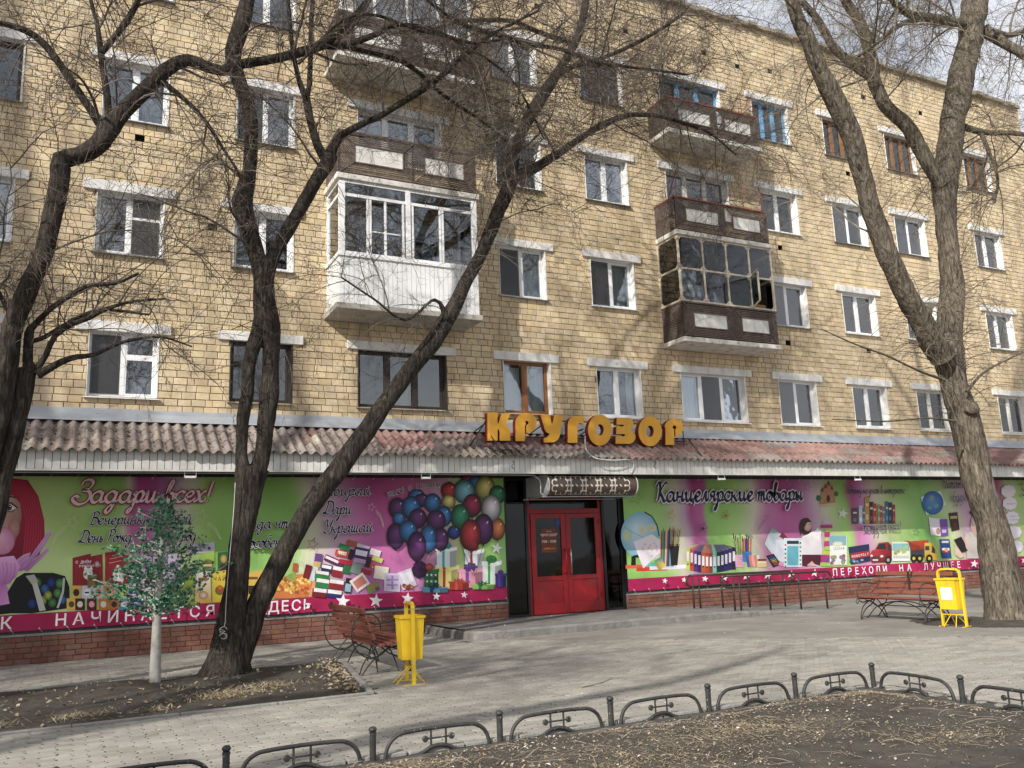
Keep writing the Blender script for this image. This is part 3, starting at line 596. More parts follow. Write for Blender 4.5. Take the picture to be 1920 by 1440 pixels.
# entrance: double door between dark glass
def frame_rect(mb, x0, x1, y0, y1, z0, z1, w, wb=None, wt=None):
    wb = wb or w; wt = wt or w; e = .0015
    mb.box(x0, x0+w, y0, y1, z0, z1); mb.box(x1-w, x1, y0, y1, z0, z1); mb.box(x0+w, x1-w, y0+e, y1-e, z0, z0+wb); mb.box(x0+w, x1-w, y0+e, y1-e, z1-wt, z1)
d0, d1, dz0, dz1, dy = 9.06, 11.00, .155, 2.74, .10; dm = (d0+d1)/2
mb = MB(); frame_rect(mb, d0, d1, dy, dy+.08, dz0, dz1, .07); mb.box(d0+.07, d1-.07, dy-.004, dy+.078, 2.36, 2.47)
door = mb.build('door', MATS['red_door'], building, bevel=.004)
MB().box(d0+.07, d1-.07, dy+.03, dy+.04, 2.47, dz1-.07).build('pane', MATS['dark_glass'], door)
for a, b in ((d0+.075, dm-.004), (dm+.004, d1-.075)):
    mb = MB(); frame_rect(mb, a, b, dy-.025, dy+.04, dz0+.01, 2.355, .12, .24, .10); mb.box(a+.12, b-.12, dy-.023, dy+.038, .88, .98); mb.box(a+.12, b-.12, dy-.006, dy+.03, dz0+.25, .88)
    leaf = mb.build('door_leaf', MATS['red_door'], door, bevel=.004)
    MB().box(a+.12, b-.12, dy+.004, dy+.012, .98, 2.255).build('pane', MATS['dark_glass'], door)
    hx = dm-.06 if a < dm-.1 else dm+.07; h = MB(); h.tube([(hx, dy-.03, 1.02), (hx, dy-.10, 1.02), (hx, dy-.10, 1.55), (hx, dy-.03, 1.55)], .016, 8); h.build('door_handle', MATS['red_door' if hx < dm else 'steel_grey'], door, smooth=True)
    for hz in (.45, 1.3, 2.1):
        hh = MB(); xx = a+.01 if a < dm-.1 else b-.01; hh.tube([(xx, dy-.035, hz), (xx, dy-.035, hz+.11)], .014, 8); hh.build('hinge', MATS['red_door'], door)
mb = MB()
for a, b in ((DX0, d0-.004), (d1+.004, DX1)): frame_rect(mb, a, b, .06, .13, .14, 3.16, .06)
mb.box(d0-.003, d1+.003, .062, .128, dz1+.002, 3.16)
sf = mb.build('entrance_frame', MATS['dark_frame'], building)
for a, b in ((DX0+.06, d0-.064), (d1+.064, DX1-.06)): MB().box(a, b, .09, .096, .2, 3.1).build('pane', MATS['dark_glass'], sf)
MB().box(d1+.12, DX1-.1, .25, .30, .15, 1.3).build('display_stand', MATS['room_wall'], sf)
def text_obj(body, size, loc, mat, parent, rx=math.pi/2, align='CENTER', extrude=0.0, shear=0.0, bold=0.0, spacing=1.0, name='lettering', sx=1.0):
    c = bpy.data.curves.new('lettering', 'FONT'); c.body = body; c.size = size; c.align_x = align; c.align_y = 'CENTER'; c.shear = shear; c.offset = bold; c.space_character = spacing; c.extrude = extrude; c.resolution_u = 3
    t = bpy.data.objects.new('tmp', c); COL.objects.link(t); dg = bpy.context.evaluated_depsgraph_get(); me = bpy.data.meshes.new_from_object(t.evaluated_get(dg)); bpy.data.objects.remove(t)
    me.materials.clear(); me.materials.append(MATS[mat]); me.transform(Matrix.Translation(loc) @ Matrix.Rotation(rx, 4, 'X') @ Matrix.Diagonal((sx, 1, 1, 1))); o = bpy.data.objects.new(name, me); place(o, parent); return o
# stickers and notice behind the left door glass
nx = 9.60; nt = MB().box(nx-.20, nx+.20, dy-.002, dy+.002, 1.50, 2.02).build('notice', MATS['notice_brown'], door); nt['label'] = 'brown opening hours notice on the left door glass'
text_obj('"КРУГОЗОР"', .075, (nx, dy-.004, 1.88), 'notice_white', nt, bold=.0008); text_obj('9.00 - 19.00', .075, (nx, dy-.004, 1.74), 'notice_white', nt, bold=.0012); text_obj('МАГАЗИН', .03, (nx, dy-.004, 1.965), 'notice_white', nt)
text_obj('ОТКРЫТО  9-19', .038, (nx, dy-.004, 1.585), 'notice_yellow', nt, bold=.0008)
MB().box(9.80, 9.99, dy-.002, dy+.002, 2.10, 2.23).build('sticker', MATS['sticker_blue'], door)

# barrel awning over the entrance
ax0, ax1 = 8.97, 11.22
prof = [(-.12, 3.13), (-.98, 3.13), (-1.08, 3.09), (-1.145, 3.01), (-1.165, 2.91), (-1.145, 2.81), (-1.08, 2.73), (-.98, 2.69)]
awning = thing('entrance_awning', (10.1, -.6, 2.66), 'brown barrel fronted awning with cream scroll pattern over the red doors', 'awning')
mb = MB(); P2 = resample([(y, z) for y, z in prof[1:]], .03); P2 = [tuple(prof[0])]+[tuple(p) for p in P2]; m = len(P2)
mb.add([(ax0, y, z) for y, z in P2]+[(ax1, y, z) for y, z in P2]+[(ax0, y*.985, z*.9975) for y, z in P2]+[(ax1, y*.985, z*.9975) for y, z in P2], [(i, i+1, m+i+1, m+i) for i in range(m-1)]+[(2*m+i, 3*m+i, 3*m+i+1, 2*m+i+1) for i in range(m-1)]); mb.build('barrel_sheet', MATS['awning_brown'], awning, smooth=True, fix=False)
for X in (ax0, ax1):                              # ribbed cheeks
    for k in range(16):
        z0 = 2.70+.026*k; yf = -max(abs(np.interp(z0, [2.69, 2.73, 2.81, 2.91, 3.01, 3.09, 3.13], [.98, 1.08, 1.145, 1.165, 1.145, 1.08, .98])), .5)+.02
        MB().box(X-.006+(.002 if k % 2 else 0), X+.006+(.002 if k % 2 else 0), yf, -.12, z0, z0+.0255).build('cheek_rib', MATS['ribbed_grey'], awning)
    rim = MB(); rim.tube([(X, y, z) for y, z in P2]+[(X, -.12, 2.66), (X, -.12, 3.13)], .016, 6); rim.build('rim', MATS['ribbed_grey'], awning, smooth=True)
mb = MB(); mb.tube([(ax0-.1, -.12, 2.66), (ax0, -.2, 2.66), (ax1, -.2, 2.66)], .014, 6); mb.tube([(ax0-.1, -1.0, 2.665), (ax1, -1.0, 2.665)], .012, 6); mb.build('frame_tube', MATS['ribbed_grey'], awning, smooth=True)
arc = [(np.array(P2[i])) for i in range(2, m)]; cum = [0]
for i in range(1, len(arc)): cum.append(cum[-1]+float(np.linalg.norm(arc[i]-arc[i-1])))
def on_barrel(x, s, off=.004):
    s = min(max(s, .001), cum[-1]-.001); i = max(k for k in range(len(cum)) if cum[k] <= s); i = min(i, len(arc)-2); t = (s-cum[i])/(cum[i+1]-cum[i]); p = arc[i]*(1-t)+arc[i+1]*t
    d = arc[i+1]-arc[i]; d /= np.linalg.norm(d); nrm = np.array([d[1], -d[0]]);  nrm = nrm if nrm[0] < 0 else -nrm
    p = p+nrm*off; return (x, p[0], p[1])
orn = MB(); SC = cum[-1]/2; RR = SC*.86
def ribbon_barrel(pts, w):
    pts = [np.array(p) for p in pts]; vs = []
    for i, p in enumerate(pts):
        d = pts[min(i+1, len(pts)-1)]-pts[max(i-1, 0)]; d = d/(np.linalg.norm(d)+1e-9); nn = np.array([-d[1], d[0]]); ww = w*(1-.55*abs(2*i/(len(pts)-1)-1))
        vs += [on_barrel(*(p+nn*ww/2)), on_barrel(*(p-nn*ww/2))]
    orn.add(vs, [(2*i, 2*i+1, 2*i+3, 2*i+2) for i in range(len(pts)-1)])
mx = ax0+.30
while mx < ax1-.12:
    c = np.array([mx, SC])
    for sx in (-1, 1):
        for sy in (-1, 1):
            ribbon_barrel([c, c+np.array([sx, sy])*RR*.5, c+np.array([sx, sy])*RR*.92], .052)
            for dd in ((1, .35), (.35, 1)):
                ctr = c+np.array([sx*dd[0], sy*dd[1]])*RR*.66; ph = math.atan2(sy*dd[1], sx*dd[0])
                ribbon_barrel([ctr+RR*.26*np.array([math.cos(ph+a), math.sin(ph+a)]) for a in np.linspace(-2.2, 2.0, 12)], .026)
    for v in ((1, 0), (-1, 0)): ribbon_barrel([c+np.array(v)*RR*.34, c+np.array(v)*RR*.45, c+np.array(v)*RR*.58], .05)
    mx += .375
orn.build('scroll_pattern', MATS['awning_cream'], awning, fix=False)
# floodlights hung under the fascia and their cable
for i, (u, where) in enumerate(((357, 'above the leftmost printed words'), (798, 'above the printed balloons'), (1351, 'above the printed stationery title'), (1606, 'above the printed row of books'))):
    x = at_y(u, 886, FY+.06)[0]; fl = thing('floodlight', (x, FY+.06, 3.13), f'small white floodlight on a bracket under the canopy edge {where}', 'lamp', 'floodlights under the canopy edge')
    mb = MB(); mb.box(x-.10, x-.09, FY+.04, FY+.06, 3.04, 3.134); mb.box(x+.09, x+.10, FY+.04, FY+.06, 3.04, 3.134); mb.build('bracket', MATS['lamp_white'], fl); MB().box(x-.088, x+.088, FY+.0, FY+.09, 3.02, 3.06).build('housing', MATS['lamp_white'], fl, bevel=.006)
def cable(name, pts, r, mat, label, cat='cable', step=.15):
    mb = MB(); mb.tube([tuple(p) for p in resample(pts, step)], r, 6); return tag(mb.build(name, MATS[mat], None, smooth=True), label, cat)
cable('conduit', [(-6.8, -.95, 3.14), (0, -.95, 3.13), (4, -.95, 3.135), (8.2, -.95, 3.13), (8.75, -.95, 3.10), (8.86, -.98, 2.95), (8.84, -1.0, 2.75), (8.95, -1.0, 2.68)], .011, 'cable_white', 'thin white conduit running under the canopy to the entrance awning', 'cable')
cable('sign_cable', [at_y(1097, 818, -.76), at_y(1098, 840, -.95), at_y(1106, 852, -1.2), at_y(1120, 860, -1.36), at_y(1150, 863, -1.36), at_y(1180, 862, -1.30), at_y(1188, 870, -1.24), at_y(1184, 888, -1.21)], .013, 'cable_white', 'white cable looping from the yellow letters down over the canopy edge', step=.04)
for u in (1083, 1228, 1727):
    p = at_y(u if u != 1083 else 962, 872, FY-.012); mb = MB(); mb.tube([(p[0]-.03, p[1], p[2]+.06), (p[0]+.02, p[1], p[2]+.08), (p[0]+.03, p[1], p[2]+.03), (p[0]-.03, p[1], p[2]-.01), (p[0]-.02, p[1], p[2]-.06), (p[0]+.04, p[1], p[2]-.07)], .006, 5); mb.build('wire_hook', MATS['black_steel'], canopy)

# roof sign: eight box letters on a steel frame
sign = thing('shop_sign', (10.3, -.7, 3.85), 'row of yellow faced red sided block letters standing on the canopy roof', 'sign')
SY = -.78
def zA(X, Y): return at_y(880+X/6.4, 760+Y/6.4, SY)
def zB(X, Y): return at_y(1100+X/6.4, 760+Y/6.4, SY)
def arcp(cx, cy, rx, ry, a0, a1, n): return [(cx+rx*math.cos(math.radians(a0+(a1-a0)*i/n)), cy-ry*math.sin(math.radians(a0+(a1-a0)*i/n))) for i in range(n+1)]
def letter_P(l, b, legr, cx, cy, rx, ry):
    return [(l, b), (l, cy+10)] + arcp(cx, cy, rx, ry, 172, -78, 22) + [(legr+17, cy+ry*.97), (legr+17, cy+24)] + arcp(cx+6, cy-3, 24, 24, -60, 210, 12) + [(legr, cy+14), (legr, b)]
L_K = [(215,85),(335,85),(335,215),(350,215),(385,97),(492,97),(450,190),(440,240),(470,265),(490,310),(490,425),(362,425),(362,320),(352,293),(337,285),(337,423),(218,425)]
L_U = [(850,112),(960,112),(990,235),(1020,122),(1125,122),(1085,360),(1060,412),(1015,443),(890,447),(890,395),(930,385),(962,345),(925,325),(905,295)]
L_G = [(1180,450),(1180,235),(1188,190),(1210,155),(1250,132),(1368,130),(1368,215),(1315,218),(1297,235),(1293,450)]
L_Z = [(360,148),(495,148),(535,162),(557,195),(557,235),(545,265),(520,290),(560,322),(582,362),(580,405),(558,440),(515,462),(345,462),(345,372),(435,372),(455,366),(460,356),(452,346),(435,345),(352,345),(356,255),(425,255),(441,250),(444,242),(438,234),(425,232),(358,232)]
def letter(outline, hole, zz, body):
    D = Vector((0, .13, 0)); o = [Vector(zz(*p)) for p in outline]; n = len(o); side = MB(); face = MB(); f0 = Vector((0, -.012, 0))
    if hole is None:
        side.add(o+[p+D for p in o], [(i, (i+1) % n, n+(i+1) % n, n+i) for i in range(n)]+[tuple(range(n, 2*n))]); c = sum(o, Vector())/n
        face.add([p+f0 for p in o]+[p for p in o], [tuple(range(n))]+[(i, (i+1) % n, n+(i+1) % n, n+i) for i in range(n)])
    else:
        h = [Vector(zz(*p)) for p in hole]
        side.add(o+[p+D for p in o]+h+[p+D for p in h], [(i, (i+1) % n, n+(i+1) % n, n+i) for i in range(n)]+[(2*n+i, 3*n+i, 3*n+(i+1) % n, 2*n+(i+1) % n) for i in range(n)]+[(n+i, n+(i+1) % n, 3*n+(i+1) % n, 3*n+i) for i in range(n)])
        face.add([p+f0 for p in o]+[p+f0 for p in h]+o+h, [(i, (i+1) % n, n+(i+1) % n, n+i) for i in range(n)]+[(i, (i+1) % n, 2*n+(i+1) % n, 2*n+i) for i in range(n)]+[(n+i, 3*n+i, 3*n+(i+1) % n, n+(i+1) % n) for i in range(n)])
    lo = side.build('letter', MATS['sign_red'], sign); lo['label'] = f'block letter {body}'; face.build('letter_face', MATS['sign_yellow'], lo)
letter(L_K, None, zA, 'К'); letter(letter_P(553, 430, 665, 680, 213, 128, 125), None, zA, 'Р'); letter(L_U, None, zA, 'У'); letter(L_G, None, zA, 'Г')
letter(arcp(1565, 298, 142, 187, 0, 351, 39), arcp(1565, 295, 46, 68, 0, 351, 39), zA, 'О'); letter(L_Z, None, zB, 'З'); letter(arcp(758, 312, 138, 180, 0, 351, 39), arcp(757, 312, 46, 68, 0, 351, 39), zB, 'О'); letter(letter_P(945, 475, 1047, 1045, 270, 112, 106), None, zB, 'Р')
mb = MB()
for z in (3.99, 4.37): mb.tube([(7.7, SY+.15, z), (13.05, SY+.15, z)], .014, 6)
for x in (7.82, 9.2, 10.5, 11.9, 13.0):
    mb.tube([(x, SY+.15, 4.4), (x, SY+.15, 3.74)], .012, 6); mb.tube([(x, SY+.15, 3.8), (x, -1.15, 3.56)], .012, 6); mb.tube([(x, SY+.15, 4.3), (x-.15, -.15, 4.1)], .014, 6)
mb.tube([(7.8, SY+.1, 4.35), (7.25, -.95, 3.72)], .016, 6); mb.tube([(10.2, SY+.15, 4.2), (9.55, -.4, 3.98)], .016, 6)
mb.tube([(7.82, SY+.02, 4.0), (7.82, -1.25, 3.55)], .012, 6); mb.tube([(13.02, SY+.02, 4.05), (13.02, -1.25, 3.55)], .012, 6)
mb.build('sign_frame', MATS['black_steel'], sign, smooth=True)
# ------------------------------------------------------------------ ground, paving, beds
material('asphalt', (0.165, 0.155, 0.139), (0.235, 0.22, 0.197), scale=1.4, rough=0.95, bump=0.5, bump_scale=70, spots=(0.30, 0.282, 0.25), spot_scale=.9, spot_edge=(.5, .75), bump_dist=.006)
material('joint_sand', (0.045, 0.041, 0.036), (0.09, 0.083, 0.072), scale=5, rough=0.98)
material('paver', (0.235, 0.218, 0.193), (0.30, 0.282, 0.248), scale=2.2, rough=0.93, bump=0.35, bump_scale=90, island=0.15, spots=(0.345, 0.325, 0.285), spot_scale=.8, spot_edge=(.5, .8), bump_dist=.004)
material('soil', (0.042, 0.036, 0.030), (0.088, 0.077, 0.064), scale=3.5, rough=1.0, bump=1.0, bump_scale=55, spots=(0.17, 0.14, 0.105), spot_scale=1.6, spot_edge=(.58, .80), bump_dist=.02)
material('dry_leaf', (0.22, 0.17, 0.115), (0.36, 0.29, 0.205), scale=25, rough=0.95, island=0.35); material('straw', (0.25, 0.20, 0.13), (0.37, 0.30, 0.195), scale=20, rough=0.95, island=0.25)
material('twig_litter', (0.14, 0.115, 0.09), (0.26, 0.22, 0.17), scale=12, rough=0.95, island=0.35); material('paper_bit', (0.62, 0.61, 0.57), (0.5, 0.49, 0.45), scale=20, rough=0.9)
material('fence_paint', (0.018, 0.019, 0.019), (0.045, 0.045, 0.042), scale=14, rough=0.55, spec=0.4, spots=(0.55, 0.54, 0.50), spot_scale=34, spot_edge=(.64, .68))
material('bench_wood', (0.145, 0.045, 0.030), (0.215, 0.075, 0.052), scale=7, rough=0.6, bump=0.3, stretch=(6, .6, 6), spots=(0.34, 0.22, 0.18), spot_scale=9, spot_edge=(.66, .74)); material('shaded_step_concrete', (0.135, 0.13, 0.122), (0.20, 0.193, 0.18), scale=5, rough=0.95, bump=0.8, bump_scale=38, spots=(0.25, 0.24, 0.22), spot_scale=2.4, bump_dist=0.025); material('iron', (0.022, 0.020, 0.019), (0.04, 0.036, 0.033), scale=14, rough=0.5, spec=0.4)  # the step's concrete is darkened to carry soft tree shade in its colour
material('bin_yellow', (0.70, 0.46, 0.012), (0.76, 0.52, 0.025), scale=3, rough=0.42, spec=0.45, spots=(0.42, 0.27, 0.04), spot_scale=9, spot_edge=(.62, .78), streak=((0.36, 0.23, 0.04), 9, .55)); material('rail_brown', (0.030, 0.019, 0.016), (0.048, 0.031, 0.027), scale=9, rough=0.5)

GR = MB().add([(-120,-120,-.06),(140,-120,-.06),(140,120,-.06),(-120,120,-.06)], [(0,1,2,3)]).build('ground', MATS['asphalt'], None, fix=False); GR['kind'] = 'structure'
def wob(x, y, s=1.0): return math.sin(x*1.7*s+y*.9)*.5 + math.sin(x*.63-y*2.1*s+1.3)*.35 + math.sin(3.1*x+2.7*y)*.15
def grid_sheet(name, x0, x1, y0, y1, step, zf, mat, inside=None):
    nx, ny = int((x1-x0)/step)+1, int((y1-y0)/step)+1; xs = np.linspace(x0, x1, nx); ys = np.linspace(y0, y1, ny)
    X, Y = np.meshgrid(xs, ys); Z = np.vectorize(zf)(X, Y); V = np.stack([X, Y, Z], -1).reshape(-1, 3)
    Q = [(j*nx+i, j*nx+i+1, (j+1)*nx+i+1, (j+1)*nx+i) for j in range(ny-1) for i in range(nx-1) if inside is None or inside((xs[i]+xs[i+1])/2, (ys[j]+ys[j+1])/2)]
    o = bpy.data.objects.new(name, np_mesh(name, V, Q, MATS[mat], smooth=True)); COL.objects.link(o); return o
# left bed outline (right edge slants), front bed, step
def in_bed(x, y, g=0.0): return -7.5 < x < 3.14+(y+7.1)*.175+g and -7.03-g < y < -3.55+g
def front_bed(x, y, g=0.0): return x < 7.60+g and y < -10.28+g
def in_step(x, y): return (6.3 < x < 15.7 and y > -2.56)
def paver_zone(x, y): return -7 < x < 17 and y > -13 and y < min(-.0, -2.1-(x-6.3)*.95 if x > 6.3 else 0)
# smooth asphalt apron, just under paving level where dust covers it
o = grid_sheet('asphalt_apron', -7, 45, -17, -.0, .5, lambda x, y: -.020 if paver_zone(x, y) or front_bed(x, y, .3) else 0.0, 'asphalt'); o['kind'] = 'structure'
PW, PD = .245, .1225
pavers = []; nyp = int(13/PD)
for j in range(nyp):
    y0 = -13 + j*PD
    off = (j % 2)*PW/2
    for i in range(int(24/PW)+1):
        x0 = -7 + i*PW - off; cx, cy = x0+PW/2, y0+PD/2
        if not paver_zone(cx, cy) or in_bed(cx, cy, .10) or front_bed(cx, cy, .12) or in_step(cx, cy): continue
        pavers.append((cx, cy))
def paver_verts(cx, cy, rnd, ident=False):
    g = .008; zz = .020; w, d = PW/2-g, PD/2-g; t = rnd.uniform(-.0025, .0025, 3)
    prof = [(-w, -d), (w, -d), (w+zz, -d*.33), (w-zz, d*.33), (w, d), (-w, d), (-w-zz, d*.33), (-w+zz, -d*.33)]
    prof = [(w-(0), -d), (w+zz, -d*.35), (w-zz, d*.35), (w, d), (-w, d), (-w-zz, d*.35), (-w+zz, -d*.35), (-w, -d)]
    # right side profile and left side profile run parallel so that neighbours interlock
    prof = [(w, -d), (w+zz, -d*.35), (w-zz, d*.35), (w, d), (-w, d), (-w-zz, d*.35), (-w+zz, -d*.35), (-w, -d)]
    top = [(cx+x*.985, cy+y*.97, .001+t[0]+t[1]*x/w+t[2]*y/d) for x, y in prof]; edge = [(cx+x, cy+y, -.0035+t[0]) for x, y in prof]; bot = [(cx+x, cy+y, -.035) for x, y in prof]
    return top+edge+bot
PVF4 = [(i, 8+i, 8+(i+1) % 8, (i+1) % 8)[::-1] for i in range(8)]+[(8+i, 16+i, 16+(i+1) % 8, 8+(i+1) % 8)[::-1] for i in range(8)]+[(7,6,1,0)[::-1],(6,5,2,1)[::-1],(5,4,3,2)[::-1]]
def in_view(p, m=20):
    d = np.array(p)-CAM; z = d@CF; u, v = 960+FPX*(d@CR)/z, 720-FPX*(d@CU)/z; return m < u < 1920-m and v < 1440-m
vp = sorted((p for p in pavers if in_view((p[0], p[1], 0))), key=lambda p: p[0]**2+(p[1]+17.24)**2)[:300]; vps = set(vp); V = []; Q = []; rp = np.random.default_rng(2)
pave = grid_sheet('pavement', -7, 17, -13, -.0, .25, lambda x, y: -.0095, 'joint_sand', inside=lambda x, y: paver_zone(x, y) and not in_bed(x, y, -.15) and not front_bed(x, y, -.15)); pave['kind'] = 'structure'
for p in pavers:
    if p in vps: continue
    k = len(V); V += paver_verts(*p, rp); Q += [tuple(i+k for i in f) for f in PVF4]
o = bpy.data.objects.new('paving_stones', np_mesh('paving_stones', V, Q, MATS['paver'])); place(o, pave); o['kind'] = 'stuff'
pvm = []
for i in range(6):
    mb = MB(); mb.add(paver_verts(0, 0, rp), PVF4); pvm.append(mb.mesh('paving_stone', MATS['paver'], fix=False))
for i, p in enumerate(vp):
    o = bpy.data.objects.new('paving_stone', random.choice(pvm)); o.location = (p[0], p[1], random.uniform(-.002, .0015)); place(o, pave)
# beds
def bed_z(x, y):
    e = min(3.14+(y+7.1)*.175-x, y+7.03, -3.55-y); return -.03+min(max(e, 0)*.25, .055)+.012*wob(x*2, y*2)+.006*wob(x*7, y*6)
bed = grid_sheet('planting_bed', -7.5, 3.8, -7.05, -3.53, .07, bed_z, 'soil', inside=lambda x, y: in_bed(x, y, .02)); bed['kind'] = 'structure'
def fbed_z(x, y):
    e = min(7.60-x, -10.30-y); return -.02+min(max(e, 0)*.16, .13)+.022*wob(x*1.4, y*1.4)+.010*wob(x*5, y*5)
fbed = grid_sheet('foreground_bed', -8, 7.62, -24, -10.30, .09, fbed_z, 'soil'); fbed['kind'] = 'structure'
pit = grid_sheet('tree_pit', 13.5, 15.9, -7.9, -5.0, .1, lambda x, y: .004+.03*max(0, 1-((x-14.75)/.9)**2-((y+7.0)/.9)**2)+.004*wob(x*6, y*6), 'soil', inside=lambda x, y: ((x-14.62)/1.0)**2+((y+6.6)/1.15)**2 < 1+.15*wob(x*4, y*4)); pit['kind'] = 'structure'
mb = MB()                                          # low concrete edging round the left bed
def kerb(a, b, w=.07, h=.035):
    a, b = Vector(a), Vector(b); n = max(1, int((b-a).length/1.0))
    for i in range(n): p, q = a+(b-a)*(i/n), a+(b-a)*((i+1)/n); d = (q-p).normalized()*.004; MB().bar((p+d)+Vector((0,0,h/2-.02)), (q-d)+Vector((0,0,h/2-.02)), w, h+.02).build('kerb_stone', MATS['concrete'], bed, bevel=.008)
kerb((-7, -7.08, 0), (3.14, -7.08, 0)); kerb((3.20, -7.05, 0), (3.83, -3.6, 0)); kerb((-7, -3.5, 0), (3.8, -3.5, 0), h=.02)
for i in range(30): kerb((-7+i*.5, -10.22, 0), (-7+i*.5+.49, -10.22, 0), .08, .03) if -7+i*.5 < 7.3 else None
# entrance step, running out into a ramp on the right
mb = MB(); n = 60; top = []; 
fr = resample([(6.50, -.02), (6.46, -1.2), (6.55, -2.1), (6.9, -2.46), (8.5, -2.50), (10.5, -2.47), (12.2, -2.50), (14.0, -2.55), (15.7, -2.6)], .09); vs = []; fs = []
rs = np.random.default_rng(9)
for i, p in enumerate(fr):
    h = .152 if p[0] < 12.2 else max(.152*(1-(p[0]-12.2)/3.3), .003); j = rs.uniform(-.008, .008); k = rs.uniform(-.006, .006)
    d = np.array(fr[min(i+1, len(fr)-1)])-np.array(fr[max(i-1, 0)]); d = d/np.linalg.norm(d); nn = np.array([-d[1], d[0]])
    if nn @ (np.array([9.5, -.5])-np.array(p)) < 0: nn = -nn
    q = np.array(p)+nn*j; r = np.array(p)+nn*(.045+abs(j)); vs += [(q[0], q[1], -.02), (q[0]+nn[0]*.008, q[1]+nn[1]*.008, max(h-.035+k, .0015)), (r[0], r[1], max(h+k*.4, .002)), (r[0], -.001 if p[0] > 6.6 else r[1], max(h, .002))]
for i in range(len(fr)-1):
    for c in range(3): fs.append((4*i+c, 4*i+4+c, 4*i+5+c, 4*i+c+1))
mb.add(vs, fs); step = mb.build('entrance_step', MATS['shaded_step_concrete'], None, fix=False); tag(step, 'low worn concrete step in front of the red doors sloping into a ramp', 'step')
MB().box(DX0+.001, DX1-.001, -.03, .9, .0, .139).build('threshold', MATS['concrete'], step)

# ---- litter (nobody could count it)
def scatter_quads(name, pts, smin, smax, mat, tilt=.5, aspect=(.4, .9), lift=.004):
    n = len(pts); P = np.array(pts, float); R = np.random.default_rng(len(pts)); a = R.uniform(0, 6.283, n); s = R.uniform(smin, smax, n); asp = R.uniform(*aspect, n)
    ux = np.stack([np.cos(a), np.sin(a), R.uniform(-tilt, tilt, n)], -1)*s[:, None]; uy = np.stack([-np.sin(a), np.cos(a), R.uniform(-tilt, tilt, n)], -1)*(s*asp)[:, None]
    P[:, 2] += lift + np.abs(ux[:, 2])*.5+np.abs(uy[:, 2])*.5; up = np.zeros((n, 3)); up[:, 2] = s*.25*np.minimum(asp*2.2, 1)
    V = np.stack([P-ux*.5, P-uy*.5+up*.3, P+ux*.5, P+uy*.5+up*.6], 1).reshape(-1, 3); Q = np.arange(4*n).reshape(n, 4)
    o = bpy.data.objects.new(name, np_mesh(name, V, Q, MATS[mat])); COL.objects.link(o); return o
def rnd_pts(n, fx, fy, zf, ok=None):
    out = []
    while len(out) < n:
        x, y = fx(), fy()
        if ok is None or ok(x, y): out.append((x, y, zf(x, y)))
    return out
U = random.uniform; G = random.gauss
pts = []
for _ in range(700):                              # leaf bank along the bed's right edge
    y = U(-6.9, -3.7); x = 3.14+(y+7.1)*.175-.05-abs(G(0, .16)); pts.append((x, y, bed_z(x, y)+U(0, .06)))
pts += rnd_pts(420, lambda: U(-1.5, 3.3), lambda: U(-7, -3.6), bed_z, in_bed)
tag(scatter_quads('leaf_litter', pts, .025, .07, 'dry_leaf', .6), 'dry brown leaves blown along the edges of the left planting bed', 'leaves', kind='stuff')
pts = []
for cx, cy, r, n in ((1.7, -6.2, .55, 900), (2.3, -5.8, .4, 400), (.2, -6.7, .35, 400), (.9, -6.75, .2, 160), (-.6, -6.7, .3, 200), (1.5, -5.3, .3, 200)):
    for _ in range(n): x, y = G(cx, r*.5), G(cy, r*.28); pts.append((x, y, bed_z(x, y))) if in_bed(x, y) else None
tag(scatter_quads('dead_grass', pts, .04, .12, 'straw', .7, (.04, .1)), 'pale dead grass tufts lying in the left planting bed', 'grass', kind='stuff')
pts = []
for cx, cy, r, n in ((3.6, -12.0, .9, 4200), (4.9, -11.6, .7, 3000), (2.6, -12.6, .6, 1500), (6.8, -10.9, .6, 1800), (5.9, -12.6, .5, 1300), (2.2, -11.0, .5, 1400), (1.2, -10.9, .4, 700)):
    for _ in range(n): x, y = G(cx, r*.6), G(cy, r*.42); pts.append((x, y, fbed_z(x, y))) if front_bed(x, y, -.05) else None
tag(scatter_quads('dead_grass', pts, .015, .055, 'straw', .4, (.05, .12)), 'pale dead grass patches in the near bed behind the low fence', 'grass', kind='stuff')
pts = rnd_pts(5200, lambda: U(-1, 7.5), lambda: -10.4-abs(G(0, 1.5)), fbed_z, lambda x, y: front_bed(x, y, -.05))
tag(scatter_quads('leaf_litter', pts, .008, .030, 'dry_leaf', .5), 'dry leaf fragments strewn over the near bed behind the low fence', 'leaves', kind='stuff')
pts = rnd_pts(260, lambda: U(-1, 7.5), lambda: -10.4-abs(G(0, 1.4)), fbed_z, lambda x, y: front_bed(x, y, -.05))+rnd_pts(60, lambda: U(-1.5, 3.3), lambda: U(-7, -3.6), bed_z, in_bed)
pts += rnd_pts(170, lambda: U(-2, 16), lambda: U(-10.1, -.3), lambda x, y: .003 if not in_step(x, y) else .152 if x < 12 else .02, lambda x, y: not in_bed(x, y) and not (x > 12 and y > -2.7))
pts = [p for p in pts if p[2] < .2]
tag(scatter_quads('litter', pts, .012, .045, 'paper_bit', .3, (.3, .8), .003), 'small pale scraps scattered over the beds and paving', 'litter', kind='stuff')
pts = rnd_pts(130, lambda: U(-2, 15), lambda: U(-10.1, -.3), lambda x, y: .002, lambda x, y: not in_bed(x, y) and not in_step(x, y))
tag(scatter_quads('leaf_litter', pts, .015, .045, 'dry_leaf', .4), 'single dry leaves lying on the grey paving', 'leaves', kind='stuff')
